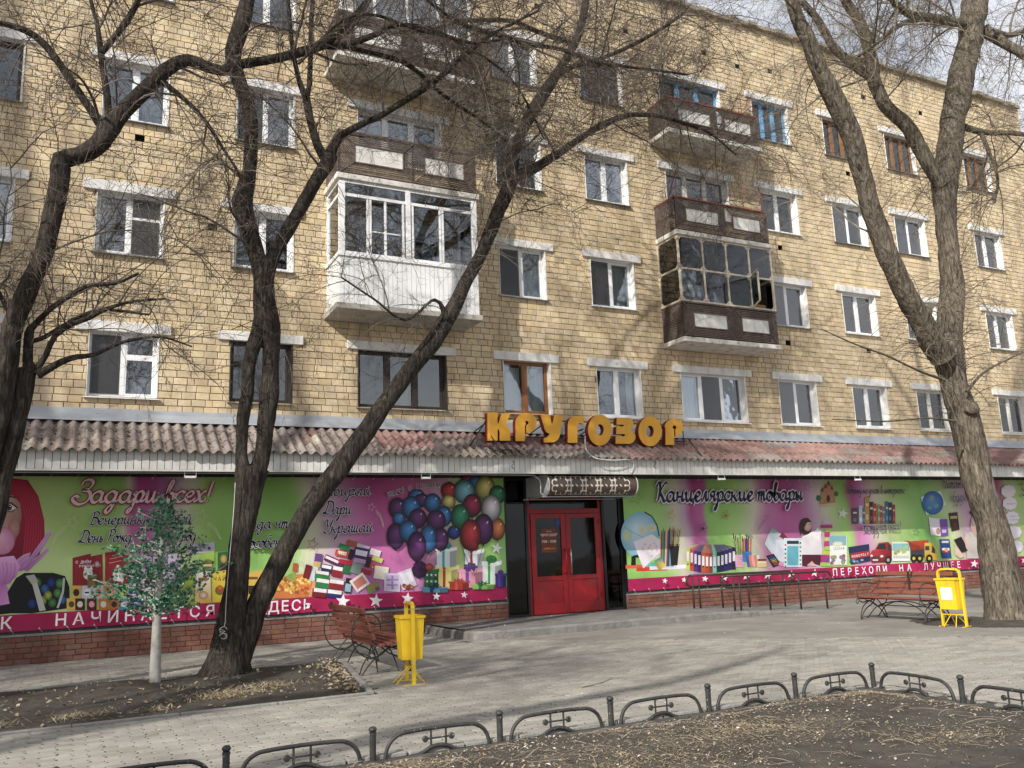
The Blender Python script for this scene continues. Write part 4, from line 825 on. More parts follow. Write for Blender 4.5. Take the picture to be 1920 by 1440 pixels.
def poly_tubes(name, P, Rr, mat, sides=3, kind=None):
    """many polylines as prisms: P (N,K,3), Rr (N,K)"""
    N, K, _ = P.shape; T = np.gradient(P, axis=1); T /= (np.linalg.norm(T, axis=2, keepdims=True)+1e-9)
    ref = np.where(np.abs(T[..., 2:3]) < .9, np.array([0, 0, 1.0]), np.array([1.0, 0, 0])); A = np.cross(T, ref); A /= (np.linalg.norm(A, axis=2, keepdims=True)+1e-9); B = np.cross(T, A)
    an = np.arange(sides)*2*np.pi/sides; V = P[:, :, None, :] + Rr[:, :, None, None]*(A[:, :, None, :]*np.cos(an)[None, None, :, None]+B[:, :, None, :]*np.sin(an)[None, None, :, None])
    idx = np.arange(N*K*sides).reshape(N, K, sides); a = idx[:, :-1, :]; b = np.roll(a, -1, 2); c = idx[:, 1:, :]; d = np.roll(c, -1, 2)
    return V.reshape(-1, 3), np.stack([a, b, d, c], -1).reshape(-1, 4)
n = 520; K = 6; X = RNG.uniform(-1, 7.4, n); Y = -10.45-np.abs(RNG.normal(0, 1.5, n)); Lg = RNG.uniform(.05, .42, n); an = RNG.uniform(0, 6.283, n); cv = RNG.normal(0, .35, n)
P = np.zeros((n, K, 3)); P[:, 0, 0] = X; P[:, 0, 1] = Y
for k in range(1, K):
    an = an+cv*.4+RNG.normal(0, .12, n); P[:, k, 0] = P[:, k-1, 0]+np.cos(an)*Lg/K; P[:, k, 1] = P[:, k-1, 1]+np.sin(an)*Lg/K
P[..., 1] = np.minimum(P[..., 1], -10.33); P[..., 0] = np.minimum(P[..., 0], 7.55); P[..., 2] = np.vectorize(fbed_z)(P[..., 0], P[..., 1])+.008+RNG.uniform(0, .035, (n, 1))*np.sin(np.linspace(0, 3.1, K))
Rr = np.repeat(RNG.uniform(.0014, .0034, n)[:, None], K, 1); V, Q = poly_tubes('t', P, Rr, None)
o = bpy.data.objects.new('fallen_twigs', np_mesh('fallen_twigs', V, Q, MATS['twig_litter'])); COL.objects.link(o); tag(o, 'fallen pale twigs littering the near bed behind the low fence', 'twigs', kind='stuff')
for pt, L_, a0, lb in (((4.75, -6.6), .55, .2, 'thin fallen stick on the paving beside the yellow bin'), ((8.6, -5.2), .4, -.2, 'short fallen stick lying on the asphalt before the step'), ((5.3, -8.3), .8, .25, 'long thin fallen stick on the paving near the low fence')):
    mb = MB(); mb.tube([(pt[0]+L_*t*math.cos(a0+.3*t), pt[1]+L_*t*math.sin(a0+.3*t), .008) for t in np.linspace(0, 1, 7)], [.006, .006, .005, .005, .004, .003, .002], 5); tag(mb.build('stick', MATS['twig_litter']), lb, 'stick')
# debris in the valleys of the slate roof
pts = []
def roof_pt(x, s, lift=0.0):
    p = E0+SLn*s+SN*(AMP*math.cos((x-BX0)/PIT*2*math.pi)+.03+lift); return (x, p.y, p.z)
for _ in range(1500):
    x = U(-1, 4.5); k = round((x-BX0)/PIT-.5)+.5; pts.append(roof_pt(BX0+k*PIT+G(0, .022), U(.05, 1.3)))
for _ in range(900):
    pts.append(roof_pt(G(8.0, .32), abs(G(.2, .13)), .012))
for _ in range(500):
    x = U(4.5, 14); k = round((x-BX0)/PIT-.5)+.5; pts.append(roof_pt(BX0+k*PIT+G(0, .022), abs(G(0, .4))))
material('roof_debris', (0.055, 0.042, 0.032), (0.14, 0.11, 0.08), scale=30, rough=1.0, island=.3)
tag(scatter_quads('roof_debris', pts, .02, .05, 'roof_debris', .5), 'dark rotted leaves lodged in the slate waves of the canopy roof', 'leaves', kind='stuff')

# ------------------------------------------------------------------ low fence round the near bed
FD = -.035                                        # the fence has sunk into the bed
fence = thing('low_fence', (4.0, -10.27, 0), 'knee low black tube fence with arched panels and peeling paint', 'fence')
posts = [(-2.23+1.107*i, -10.27) for i in range(10)]; cx, cy = posts[-1]; posts += [(cx-.10*k, cy-1.13*k) for k in (1, 2, 3)]
def fence_post(p):
    mb = MB(); zb = -.04; mb.lathe([(.026, zb), (.026, .215), (.030, .216), (.030, .232), (.022, .236)], (p[0], p[1], FD), 12); po = mb.build('post', MATS['fence_paint'], fence, smooth=False)
    c = MB(); c.lathe([(.004, .232), (.022, .236), (.033, .252), (.033, .262), (.022, .276), (.003, .282)], (p[0], p[1], FD), 12); c.build('knob', MATS['fence_paint'], po, smooth=True)
for p in posts: fence_post(p)
for i in range(len(posts)-1):
    a, b = Vector((*posts[i], FD)), Vector((*posts[i+1], FD)); d = (b-a).normalized(); L = (b-a).length; at = lambda s, z: a+d*s+Vector((0, 0, z)); nrm = Vector((-d.y, d.x, 0))
    g = .10; h = .205; arch = [at(g, -.03), at(g+.005, .06), at(g+.04, .14), at(g+.11, .19), at(g+.2, h), at(L/2, h+.006), at(L-g-.2, h), at(L-g-.11, .19), at(L-g-.04, .14), at(L-g-.005, .06), at(L-g, -.03)]
    mb = MB(); mb.tube([tuple(p) for p in resample(arch, .03)], .0165, 8); pan = mb.build('arch_rail', MATS['fence_paint'], fence, smooth=True)
    low = [at(.03, .012), at(L*.28, .015), at(L*.36, .025), at(L*.43, .062), at(L*.5, .075), at(L*.57, .062), at(L*.64, .025), at(L*.72, .015), at(L-.03, .012)]
    mb = MB(); mb.tube([tuple(p) for p in resample(low, .03)], .0165, 8); mb.build('lower_rail', MATS['fence_paint'], fence, smooth=True)
    mb = MB()
    for s in (L/2-.065, L/2+.065): mb.tube([at(s, .07), at(s, h)], .009, 6)
    mb.tube([at(L/2-.12, .132), at(L/2+.12, .132)], .008, 6)
    for s in (L/2-.115, L/2+.115): mb.tube([at(s, .132)-nrm*.012, at(s, .132)-nrm*.006, at(s, .132)+nrm*.006, at(s, .132)+nrm*.012], [.020, .026, .026, .020], 10)
    mb.build('ornament', MATS['fence_paint'], pan)

# ------------------------------------------------------------------ benches
def make_bench(loc, rz, label):
    """local: x along the length, seat opens towards -y, back rises at +y"""
    b = thing('bench', loc, label, 'bench', 'red slatted benches by the entrance', rz, local=True); L = 1.75
    def plank(name, y, z, tilt, w=.075, t=.045):
        mb = MB(); mb.box(-L/2, L/2, -w/2, w/2, -t/2, t/2); o = mb.build(name, MATS['bench_wood'], b, bevel=.01); o.location = (random.uniform(-.01, .01), y, z); o.rotation_euler = (tilt, 0, 0)
    for i in range(5): plank('seat_slat', -.24+.105*i, .43-.012*i, -.08)
    for i in range(4): plank('back_slat', .30+.045*i, .50+.115*i, 1.25, .085, .04)
    for s in (-1, 1):
        x = s*(L/2-.16); T = lambda pts, r=.011: MB().tube([tuple(p) for p in resample([(x, *q) for q in pts], .03)], r, 6)
        T([(-.30, .40), (-.1, .385), (.12, .375), (.24, .40), (.30, .52), (.37, .72), (.46, .92)], .013).build('side_bar', MATS['iron'], b, smooth=True)          # carries the slats
        T([(-.27, 0), (-.25, .12), (-.17, .25), (-.02, .33), (.12, .36)]).build('leg', MATS['iron'], b, smooth=True); T([(-.25, 0), (-.20, .11), (-.10, .20), (.05, .27), (.16, .36)]).build('leg', MATS['iron'], b, smooth=True)
        T([(.42, 0), (.33, .12), (.20, .24), (.05, .32), (-.1, .36)]).build('leg', MATS['iron'], b, smooth=True); T([(.46, 0), (.40, .15), (.31, .27), (.22, .36)]).build('leg', MATS['iron'], b, smooth=True)
        T([(.36, .72), (.24, .66), (.10, .665), (-.05, .70), (-.20, .68), (-.29, .58), (-.31, .46), (-.27, .36), (-.16, .32), (-.02, .35)]).build('armrest', MATS['iron'], b, smooth=True)
        T([(.42, .80), (.52, .70), (.56, .55), (.53, .40), (.44, .28), (.30, .22), (.16, .25), (.05, .33)]).build('armrest', MATS['iron'], b, smooth=True)
        T([(-.31, .40), (-.355, .36), (-.35, .315), (-.315, .305), (-.295, .33), (-.31, .35)], .008).build('scroll', MATS['iron'], b, smooth=True)
    br = MB(); br.tube([tuple(p) for p in resample([(-L/2+.16, -.10, .02), (-L/4, -.08, .26), (0, -.06, .35), (L/4, -.08, .26), (L/2-.16, -.10, .02)], .05)], .010, 6); br.tube([tuple(p) for p in resample([(-L/2+.16, .20, .03), (-L/4, .16, .26), (0, .12, .35), (L/4, .16, .26), (L/2-.16, .20, .03)], .05)], .010, 6)
    br.tube([(-L/2+.16, .30, .24), (L/2-.16, .30, .24)], .009, 6); br.build('brace', MATS['iron'], b, smooth=True)
    m_ = MB(); m_.box(-.02, .02, .31, .325, .46, .90); m_.bar((0, .29, .46), (0, .43, .88), .03, .012); m_.build('back_strut', MATS['iron'], b)
    return b
make_bench((3.98, -4.78, 0), math.pi/2, 'red wooden slat bench with scrolled iron legs beside the left planting bed')
make_bench((14.12, -5.35, 0), -math.pi/2, 'red wooden slat bench with scrolled iron legs before the thick right tree')

# ------------------------------------------------------------------ yellow bins
def make_bin(loc, rz, label, notice):
    """local: the carrying hoop stands in the x-z plane, the bucket hangs in it"""
    b = thing('litter_bin', loc, label, 'bin', 'yellow hoop bins', rz, local=True); hw = .21
    hp = MB(); t = .032
    for s in (-1, 1): hp.bar((s*hw, 0, .0), (s*(hw-.012), 0, .90), t, .045, up=(0, 1, 0))
    arc = [(-hw+.012, 0, .90), (-hw+.03, 0, .945), (-hw+.075, 0, .965), (0, 0, .972), (hw-.075, 0, .965), (hw-.03, 0, .945), (hw-.012, 0, .90)]
    for i in range(6): hp.bar(arc[i], arc[i+1], t, .045, up=(0, 1, 0))
    hp.build('hoop', MATS['bin_yellow'], b)
    bx = MB(); w0, d0, w1, d1, za, zb_ = .150, .125, .178, .150, .29, .80; wl_ = .008
    vs = []
    for (w, d, z) in ((w0, d0, za), (w1, d1, zb_), (w1-wl_, d1-wl_, zb_), (w0-wl_, d0-wl_, za+.01)): vs += [(-w, -d, z), (w, -d, z), (w, d, z), (-w, d, z)]
    fs = [(0, 3, 2, 1)]+[(i, (i+1) % 4, 4+(i+1) % 4, 4+i) for i in range(4)]+[(4+i, 4+(i+1) % 4, 8+(i+1) % 4, 8+i) for i in range(4)]+[(8+i, 8+(i+1) % 4, 12+(i+1) % 4, 12+i) for i in range(4)]+[(12, 13, 14, 15)]
    bx.add(vs, fs); bk = bx.build('bucket', MATS['bin_yellow'], b, bevel=.006)
    rm = MB()
    for s in (-1, 1): rm.bar((-w1-.012, s*(d1+.004), zb_), (w1+.012, s*(d1+.004), zb_), .022, .028); rm.bar((s*(w1+.004), -d1+.008, zb_), (s*(w1+.004), d1-.008, zb_), .0215, .0275)
    rm.build('rim', MATS['bin_yellow'], bk)
    cr = MB(); cr.bar((-hw, 0, .20), (hw, 0, .20), .02, .02); cr.build('crossbar', MATS['bin_yellow'], b)
    for s in (-1, 1):
        st = MB(); st.tube([(s*.05, 0, .20), (s*.11, -.16, .0)], .007, 6); st.build('stay', MATS['bin_yellow'], b); st = MB(); st.tube([(s*.05, 0, .20), (s*.11, .20, .0)], .007, 6); st.build('stay', MATS['bin_yellow'], b)
        ft = MB(); ft.box(s*hw-.012, s*hw+.012, -.13, .13, .0, .010); ft.build('foot', MATS['bin_yellow'], b)
    if notice:
        n_ = MB(); n_.add([(-.10, -.1415, .45), (.10, -.1415, .45), (.105, -.1505, .66), (-.095, -.1505, .66), (-.10, -.135, .45), (.10, -.135, .45), (.105, -.145, .66), (-.095, -.145, .66)], [(0,1,2,3),(7,6,5,4),(0,4,5,1),(1,5,6,2),(2,6,7,3),(3,7,4,0)]); n_.build('paper_notice', MATS['paper_white'], bk)
        for zz, xa, xb in ((.62, -.08, -.045), (.61, -.08, -.055), (.60, .06, .085), (.565, .065, .085)):
            y = -.1425-(zz-.45)/.21*.009-.0005; MB().add([(xa, y, zz), (xb, y, zz), (xb, y-.0003, zz+.006), (xa, y-.0003, zz+.006)], [(0,1,2,3)]).build('print_mark', MATS['print_grey'], bk, fix=False)
    return b
material('paper_white', (0.80, 0.80, 0.79), rough=0.7); material('print_grey', (0.35, 0.36, 0.38), rough=0.8)
make_bin((3.86, -6.55, 0), math.radians(82), 'yellow hoop bin without a notice at the near end of the left bench', False)
make_bin((13.72, -6.78, 0), math.radians(-84), 'yellow hoop bin with a white paper notice at the near end of the right bench', True)

# ------------------------------------------------------------------ ramp railings
def make_rail(y, x0, x1, px, label):
    r = thing('ramp_railing', ((x0+x1)/2, y, 0), label, 'railing', 'brown tube railings of the ramp'); gz = lambda x: .152 if x < 12.2 else max(.152*(1-(x-12.2)/3.3), .0)
    z0, z1 = gz(x0)+.02, gz(x1); H1, H2 = .72, .48; rad = .12
    zt = lambda x: .86-.03*(x-x0)/(x1-x0); zl = lambda x: zt(x)-.24
    loop = [(x0+.12, y, zt(x0)), (x1-.12, y, zt(x1)), (x1-.03, y, zt(x1)-.03), (x1, y, zt(x1)-.12), (x1-.03, y, zl(x1)+.03), (x1-.12, y, zl(x1)), (x0+.12, y, zl(x0)), (x0+.03, y, zl(x0)+.03), (x0, y, zt(x0)-.12), (x0+.03, y, zt(x0)-.03), (x0+.12, y, zt(x0))]
    mb = MB(); mb.tube(loop, .025, 8); mb.build('handrail', MATS['rail_brown'], r, smooth=True)
    for x in px:
        p = MB(); p.tube([(x, y, gz(x)-.03), (x, y, zt(x)-.05)], .022, 8); p.tube([(x, y, zl(x)-.07), (x, y-.03, zl(x)-.05), (x, y-.005, zl(x))], .008, 5); p.build('post', MATS['rail_brown'], r, smooth=True)
make_rail(-.92, 12.55, 15.75, (12.72, 12.90, 13.55, 14.35, 15.45), 'brown tube ramp railing nearest the brick plinth')
make_rail(-2.15, 12.55, 15.75, (12.85, 13.02, 13.85, 14.75, 15.55), 'brown tube ramp railing on the outer side away from the plinth')
# ------------------------------------------------------------------ trees
def bark(name, c1, c2, c3):
    m = bpy.data.materials.new(name); m.use_nodes = True; MATS[name] = m; n, l = m.node_tree.nodes, m.node_tree.links; b = n['Principled BSDF']; b.inputs['Roughness'].default_value = .95; b.inputs['Specular IOR Level'].default_value = .15
    geo = n.new('ShaderNodeNewGeometry'); mp = n.new('ShaderNodeMapping'); mp.inputs['Scale'].default_value = (16, 16, 3.2); l.new(geo.outputs['Position'], mp.inputs['Vector'])
    nz = n.new('ShaderNodeTexNoise'); nz.inputs['Scale'].default_value = 1.3; nz.inputs['Detail'].default_value = 8; nz.inputs['Roughness'].default_value = .65; nz.inputs['Distortion'].default_value = .8; l.new(mp.outputs['Vector'], nz.inputs['Vector'])
    rp = n.new('ShaderNodeValToRGB'); e = rp.color_ramp.elements; e[0].position = .36; e[0].color = (*c1, 1); e[1].position = .70; e[1].color = (*c3, 1); q = e.new(.52); q.color = (*c2, 1); l.new(nz.outputs['Fac'], rp.inputs['Fac']); l.new(rp.outputs['Color'], b.inputs['Base Color'])
    bp = n.new('ShaderNodeBump'); bp.inputs['Strength'].default_value = 1.0; bp.inputs['Distance'].default_value = .055; l.new(nz.outputs['Fac'], bp.inputs['Height']); l.new(bp.outputs['Normal'], b.inputs['Normal']); return m
bark('bark_dark', (0.016, 0.013, 0.011), (0.045, 0.038, 0.032), (0.098, 0.085, 0.071)); bark('bark_brown', (0.040, 0.032, 0.025), (0.13, 0.110, 0.085), (0.255, 0.225, 0.18))
material('twig_dark', (0.06, 0.046, 0.036), (0.14, 0.115, 0.092), scale=1.1, rough=0.9, island=0.35, spots=(0.26, 0.23, 0.20), spot_scale=1.4, spot_edge=(.54, .68)); material('twig_pale', (0.10, 0.080, 0.058), (0.22, 0.185, 0.14), scale=1.2, rough=0.9, island=0.35)
tr_rng = np.random.default_rng(21)
class Tree:
    def __init__(s, name, base, label, barkm, twigm, group=None):
        s.e = thing(name, base, label, 'tree', group); s.V = []; s.Q = []; s.nodes = []; s.bark, s.twig = barkm, twigm; s.TV = []; s.TQ = []; s.tn = 0
    def limb(s, pts, y0, y1=None, spawn=1.0, wpx=True, step=.10):
        """pts: (u, v, width in px) of the photograph, lying at depths y0 -> y1"""
        y1 = y0 if y1 is None else y1; n = len(pts); P = []
        cl = np.cumsum([0]+[math.dist(pts[i][:2], pts[i+1][:2]) for i in range(n-1)]); cl = cl/cl[-1]
        for i, (u, v, w) in enumerate(pts):
            p = at_y(u, v, y0+(y1-y0)*cl[i]); d = (p-CAM)@CF; P.append((*p, w/2*d/FPX))
        return s.limb3(P, spawn, step)
    def limb3(s, P, spawn=1.0, step=.10):
        R = resample(P, step); r = np.array([max(q[3], .006) for q in R]); X = np.array([q[:3] for q in R]); n = len(X); S = 14 if r.max() > .08 else 8
        T = np.gradient(X, axis=0); T /= np.linalg.norm(T, axis=1, keepdims=True); ref = np.array([.3, -.9, .2]); k0 = len(s.V); ph = tr_rng.uniform(0, 6.28, 6); cum = np.concatenate([[0], np.cumsum(np.linalg.norm(np.diff(X, axis=0), axis=1))])
        for i in range(n):
            ref = ref-T[i]*(ref@T[i]); ref = ref/np.linalg.norm(ref); bi = np.cross(T[i], ref)
            for k in range(S):
                a = 2*math.pi*k/S; lump = 1+.05*math.sin(2*a+cum[i]*2.3+ph[0])+.045*math.sin(3*a-cum[i]*4.1+ph[1])+.04*math.sin(5*a+cum[i]*9+ph[2])+.05*math.sin(cum[i]*7+ph[3])*math.sin(a+ph[4])+tr_rng.uniform(-.03, .03)
                s.V.append(X[i]+(ref*math.cos(a)+bi*math.sin(a))*r[i]*lump)
        for i in range(n-1):
            for k in range(S): s.Q.append((k0+i*S+k, k0+i*S+(k+1) % S, k0+(i+1)*S+(k+1) % S, k0+(i+1)*S+k))
        for end, ring in ((X[0], 0), (X[-1], n-1)):
            c = len(s.V); s.V.append(end+(T[-1]*r[-1]*.4 if ring else 0))
            for k in range(0, S, 1): s.Q.append((k0+ring*S+k, k0+ring*S+(k+1) % S, c, c))
        s.nodes += [(X[i], T[i], r[i], spawn) for i in range(n)]; return s
    def knot(s, u, v, y, rpx):
        p = at_y(u, v, y); d = (p-CAM)@CF; r = rpx*d/FPX; q = p+np.array([-.3, -1, .1])*r*.55; s.limb3([(*p, r), (*(p+(q-p)*.6), r*1.02), (*q, r*.8)], 0, .04)
    def finish(s):
        Q = [q for q in s.Q if q[2] != q[3]]; Tt = [q[:3] for q in s.Q if q[2] == q[3]]
        me = bpy.data.meshes.new('trunk'); me.from_pydata([tuple(v) for v in s.V], [], Q+Tt); me.materials.append(MATS[s.bark]); me.polygons.foreach_set('use_smooth', [True]*len(me.polygons))
        o = bpy.data.objects.new('trunk', me); place(o, s.e); s.trunk = o
        if s.TV:
            o = bpy.data.objects.new('crown', np_mesh('crown', np.concatenate(s.TV), np.concatenate(s.TQ), MATS[s.twig])); place(o, s.e); s.crown = o
        return s
    def tubes(s, P, R, sides=3):
        V, Q = poly_tubes('t', P, R, None, sides); s.TV.append(V); s.TQ.append(Q+s.tn); s.tn += len(V)
    def branches(s, P0, D0, L, R0, K, wander, droop, sides=3, taper=.25, sweep=None):
        n = len(P0); P = np.zeros((n, K, 3)); P[:, 0] = P0; D = D0/np.linalg.norm(D0, axis=1, keepdims=True); ds = (L/(K-1))[:, None]; cv = tr_rng.normal(0, wander*.45, (n, 3)); DD = [D]
        for k in range(1, K):
            D = D+cv+tr_rng.normal(0, wander, (n, 3)); D[:, 2] -= droop*k/K; D /= np.linalg.norm(D, axis=1, keepdims=True); P[:, k] = P[:, k-1]+D*ds; DD.append(D)
        P[:, :, 2] = np.maximum(P[:, :, 2], .25)
        y = P[:, :, 1]; P[:, :, 1] = np.where(y > -.12, -.12-(y+.12)*.25, y)      # twigs bend along the facade, never through it
        R = R0[:, None]*np.linspace(1, taper, K)[None]; s.tubes(P, R, sides); return P, np.stack(DD, 1), R
    def sub(s, P, D, R, per, lmin, lmax, rmin, rmax, K, wander, droop, spread=1.0, first=.15):
        n, k, _ = P.shape; m = n*per; i = np.repeat(np.arange(n), per); t = tr_rng.uniform(first, 1, m)*(k-1); j = np.minimum(t.astype(int), k-2); f = (t-j)[:, None]
        p = P[i, j]*(1-f)+P[i, j+1]*f; d = D[i, j]; rv = tr_rng.normal(0, 1, (m, 3)); rv -= d*(rv*d).sum(1, keepdims=True); rv /= np.linalg.norm(rv, axis=1, keepdims=True)
        dd = d*tr_rng.uniform(.35, .9, (m, 1))+rv*spread*tr_rng.uniform(.5, 1.0, (m, 1)); dd[:, 2] += .12
        return s.branches(p, dd, tr_rng.uniform(lmin, lmax, m), tr_rng.uniform(rmin, rmax, m), K, wander, droop)
    def crown_from_nodes(s, n0, n1, n2a, n2b, ok, l0=(1.6, 3.4), l1=(.7, 1.7), thick=.06, scale=1.0):
        N = [q for q in s.nodes if q[2] < thick*3 and q[3] > 0 and ok(q[0])]
        X = np.array([q[0] for q in N]); T = np.array([q[1] for q in N]); r = np.array([q[2] for q in N]); w = np.array([q[3] for q in N])/(r+.03); w /= w.sum()
        def start(n):
            i = tr_rng.choice(len(N), n, p=w); rv = tr_rng.normal(0, 1, (n, 3)); rv -= T[i]*(rv*T[i]).sum(1, keepdims=True); rv /= np.linalg.norm(rv, axis=1, keepdims=True)
            D = rv+T[i]*tr_rng.uniform(.1, .9, (n, 1)); D[:, 2] += .35; return X[i], D, r[i]
        if n0:
            p, d, rr = start(n0); A = s.branches(p, d, tr_rng.uniform(*l0, n0), np.minimum(rr*.5, tr_rng.uniform(.014, .030, n0)), 12, .11, .16, 5, .22)
            B = s.sub(*A, 6, *l1, .006, .0105, 9, .13, .22); C2 = s.sub(*B, n2a, .3, .9, .0030, .0046, 6, .15, .15); s.sub(*C2, n2b, .08, .30, .0021, .0030, 4, .18, .05)
        if n1:
            p, d, rr = start(n1); B = s.branches(p, d, tr_rng.uniform(*l1, n1), np.minimum(rr*.6, tr_rng.uniform(.006, .012, n1)), 9, .13, .18, 4, .25); C2 = s.sub(*B, n2a, .3, .9, .0030, .0046, 6, .15, .15); s.sub(*C2, n2b, .08, .30, .0021, .0030, 4, .18, .05)

# twin stemmed tree in the left bed
t2 = Tree('bare_tree', (2.06, -4.15, 0), 'dark bare tree in the left bed with one upright stem and one leaning right', 'bark_dark', 'twig_dark', 'bare elms along the shop front')
Y = -4.1
t2.limb([(420,1295,120),(424,1268,94),(430,1205,62),(436,1144,50),(443,1092,44),(449,1040,42),(461,960,43),(468,910,52),(472,880,58)], Y, spawn=0)
t2.limb([(462,905,34),(452,850,23),(456,783,24),(464,735,24),(467,690,23),(475,650,25),(488,612,30),(495,585,34)], Y-.05, spawn=.2)
t2.limb([(478,905,38),(491,850,31),(501,783,32),(505,735,34),(507,690,30),(508,650,32),(502,610,46),(498,575,43),(493,530,40),(482,480,31),(467,433,33),(456,383,36),(467,317,25),(471,233,28),(454,167,27),(436,110,28),(449,60,30),(463,0,27),(472,-90,24),(466,-220,19),(452,-380,13),(440,-520,6)], Y, Y-.3, spawn=.6)
t2.limb([(494,535,30),(510,485,26),(533,443,26),(567,383,25),(597,333,25),(616,302,27),(620,290,24)], Y-.1, Y-.6, spawn=.5)
t2.limb([(614,300,22),(597,277,16),(580,217,14),(573,180,14),(563,158,10),(548,88,9),(540,0,8),(528,-120,5)], Y-.6, Y-1.0); t2.limb([(573,182,11),(580,160,10),(583,70,10),(586,0,9),(595,-140,6)], Y-.8, Y-.5)
t2.limb([(616,298,20),(636,258,14),(680,232,13),(720,213,12),(783,174,12),(827,143,10),(870,105,8),(930,60,6),(1010,20,4)], Y-.6, Y-1.3)
t2.limb([(440,1250,56),(462,1190,44),(479,1144,39),(504,1092,38),(531,1040,38),(575,960,39),(620,900,38),(650,858,36),(683,813,34),(718,763,33),(753,713,32),(780,680,31),(808,647,32),(843,590,29),(864,550,26),(882,513,25),(900,480,24),(920,433,26),(933,400,25),(957,340,27),(967,283,19),(985,233,22),(1013,187,23),(1047,133,18),(1077,83,16),(1093,33,14),(1105,-40,12),(1130,-140,9),(1150,-260,5)], Y-.05, Y+.9, spawn=.8)
t2.limb([(955,340,20),(975,327,20),(1017,307,17),(1073,270,13),(1123,237,11),(1173,217,9),(1227,217,8),(1280,230,7),(1330,250,5),(1380,290,3)], Y+.6, Y+1.1)
t2.limb([(1042,140,11),(1075,125,9),(1120,112,8),(1170,92,8),(1230,60,7),(1290,20,5)], Y+.8, Y+.2); t2.limb([(1077,83,10),(1010,60,9),(960,40,9),(900,38,8),(860,40,7),(800,58,6),(740,62,4)], Y+.8, Y-.2)
t2.limb([(800,0,6),(860,42,7),(920,62,8),(990,83,8),(1050,92,7),(1120,118,6),(1200,128,5),(1290,140,4)], Y-1.1, Y-.3); t2.limb([(640,85,10),(700,100,9),(760,118,9),(800,150,8),(840,185,7),(900,225,6),(950,265,4)], Y-1.2, Y-.4)
t2.limb([(560,120,5),(640,40,6),(700,28,6),(780,55,6),(860,80,5),(960,150,4),(1020,260,3)], Y-1.5, Y-1.0); t2.limb([(838,596,14),(815,562,6),(760,600,5),(700,560,4),(640,520,3)], Y+.2, Y-.4)
t2.knot(796, 652, Y+.3, 10); t2.knot(950, 345, Y+.6, 9); t2.knot(444, 378, Y-.15, 10)
t2.crown_from_nodes(50, 300, 7, 6, lambda p: p[2] > 4.6, l0=(1.3, 3.2))
t2.crown_from_nodes(50, 190, 7, 6, lambda p: p[0] > 4.6 and p[2] > 8.2, l0=(1.3, 3.4))
t2.finish()
# tree at the left border
t1 = Tree('bare_tree', (-1.55, -4.3, 0), 'dark bare tree at the left border with an arching limb over the windows', 'bark_dark', 'twig_dark', 'bare elms along the shop front')
Y = -4.3
t1.limb([(-86,1310,110),(-76,1270,80),(-64,1150,56),(-44,1000,44),(-18,850,38),(4,747,36),(13,680,36),(22,630,36),(36,580,37),(57,530,36),(80,480,33),(100,400,33),(112,333,33),(114,300,36),(150,292,33),(183,272,36),(207,240,37),(233,207,31),(267,173,28),(300,140,26),(327,122,24),(353,113,22),(383,123,22),(417,133,20),(450,120,19),(500,113,17),(550,102,17),(600,86,17),(627,66,15),(660,36,13),(690,0,11),(720,-50,8),(745,-110,5)], Y, Y-.9, spawn=.8)
t1.limb([(-64,1260,60),(-46,1120,48),(-22,1000,40),(-6,947,36),(8,880,35),(27,813,36),(37,763,36),(49,693,34)], Y-.1, Y-.15, spawn=.2)
t1.limb([(608,84,13),(640,87,12),(707,63,11),(737,47,9),(800,52,8),(880,80,6),(960,70,4)], Y-.7, Y-1.4)
t1.limb([(196,240,22),(168,203,15),(143,167,14),(107,113,13),(80,80,13),(50,58,12),(0,43,10),(-60,30,6)], Y-.3, Y-.7); t1.limb([(205,228,16),(201,180,13),(196,150,12),(189,98,12),(182,43,8),(170,0,7),(150,-120,5)], Y-.4, Y-.6); t1.limb([(189,100,12),(213,72,11),(240,37,11),(262,-5,10),(300,-90,7)], Y-.5, Y-.9)
t1.limb([(300,150,12),(350,190,9),(387,230,8),(417,277,6),(447,323,5),(470,380,3)], Y-.6, Y-.9); t1.limb([(52,690,18),(54,626,17),(64,610,12),(93,581,11),(125,558,10),(150,542,9),(175,534,8),(216,532,6),(260,512,5)], Y-.2, Y-.6, spawn=.55)
t1.limb([(66,698,14),(86,665,11),(103,630,10),(140,606,9),(169,595,9),(185,586,8),(240,567,6),(310,560,4)], Y-.2, Y-.9, spawn=.55); t1.limb([(70,704,16),(117,678,12),(146,669,10),(175,665,8),(233,641,6),(300,632,4),(360,650,3)], Y-.2, Y-.5, spawn=.55); t1.limb([(60,640,10),(85,632,9),(109,616,8),(156,591,8),(195,581,6),(280,590,4)], Y-.2, Y-.2, spawn=.55)
t1.limb([(20,590,10),(-20,520,8),(-60,470,6)], Y, Y-.3); t1.knot(24, 572, Y-.05, 11); t1.knot(112, 300, Y-.2, 13); t1.knot(56, 690, Y-.2, 12)
t1.crown_from_nodes(26, 210, 7, 6, lambda p: p[2] > 4.4, l0=(1.0, 2.4))
t1.finish()
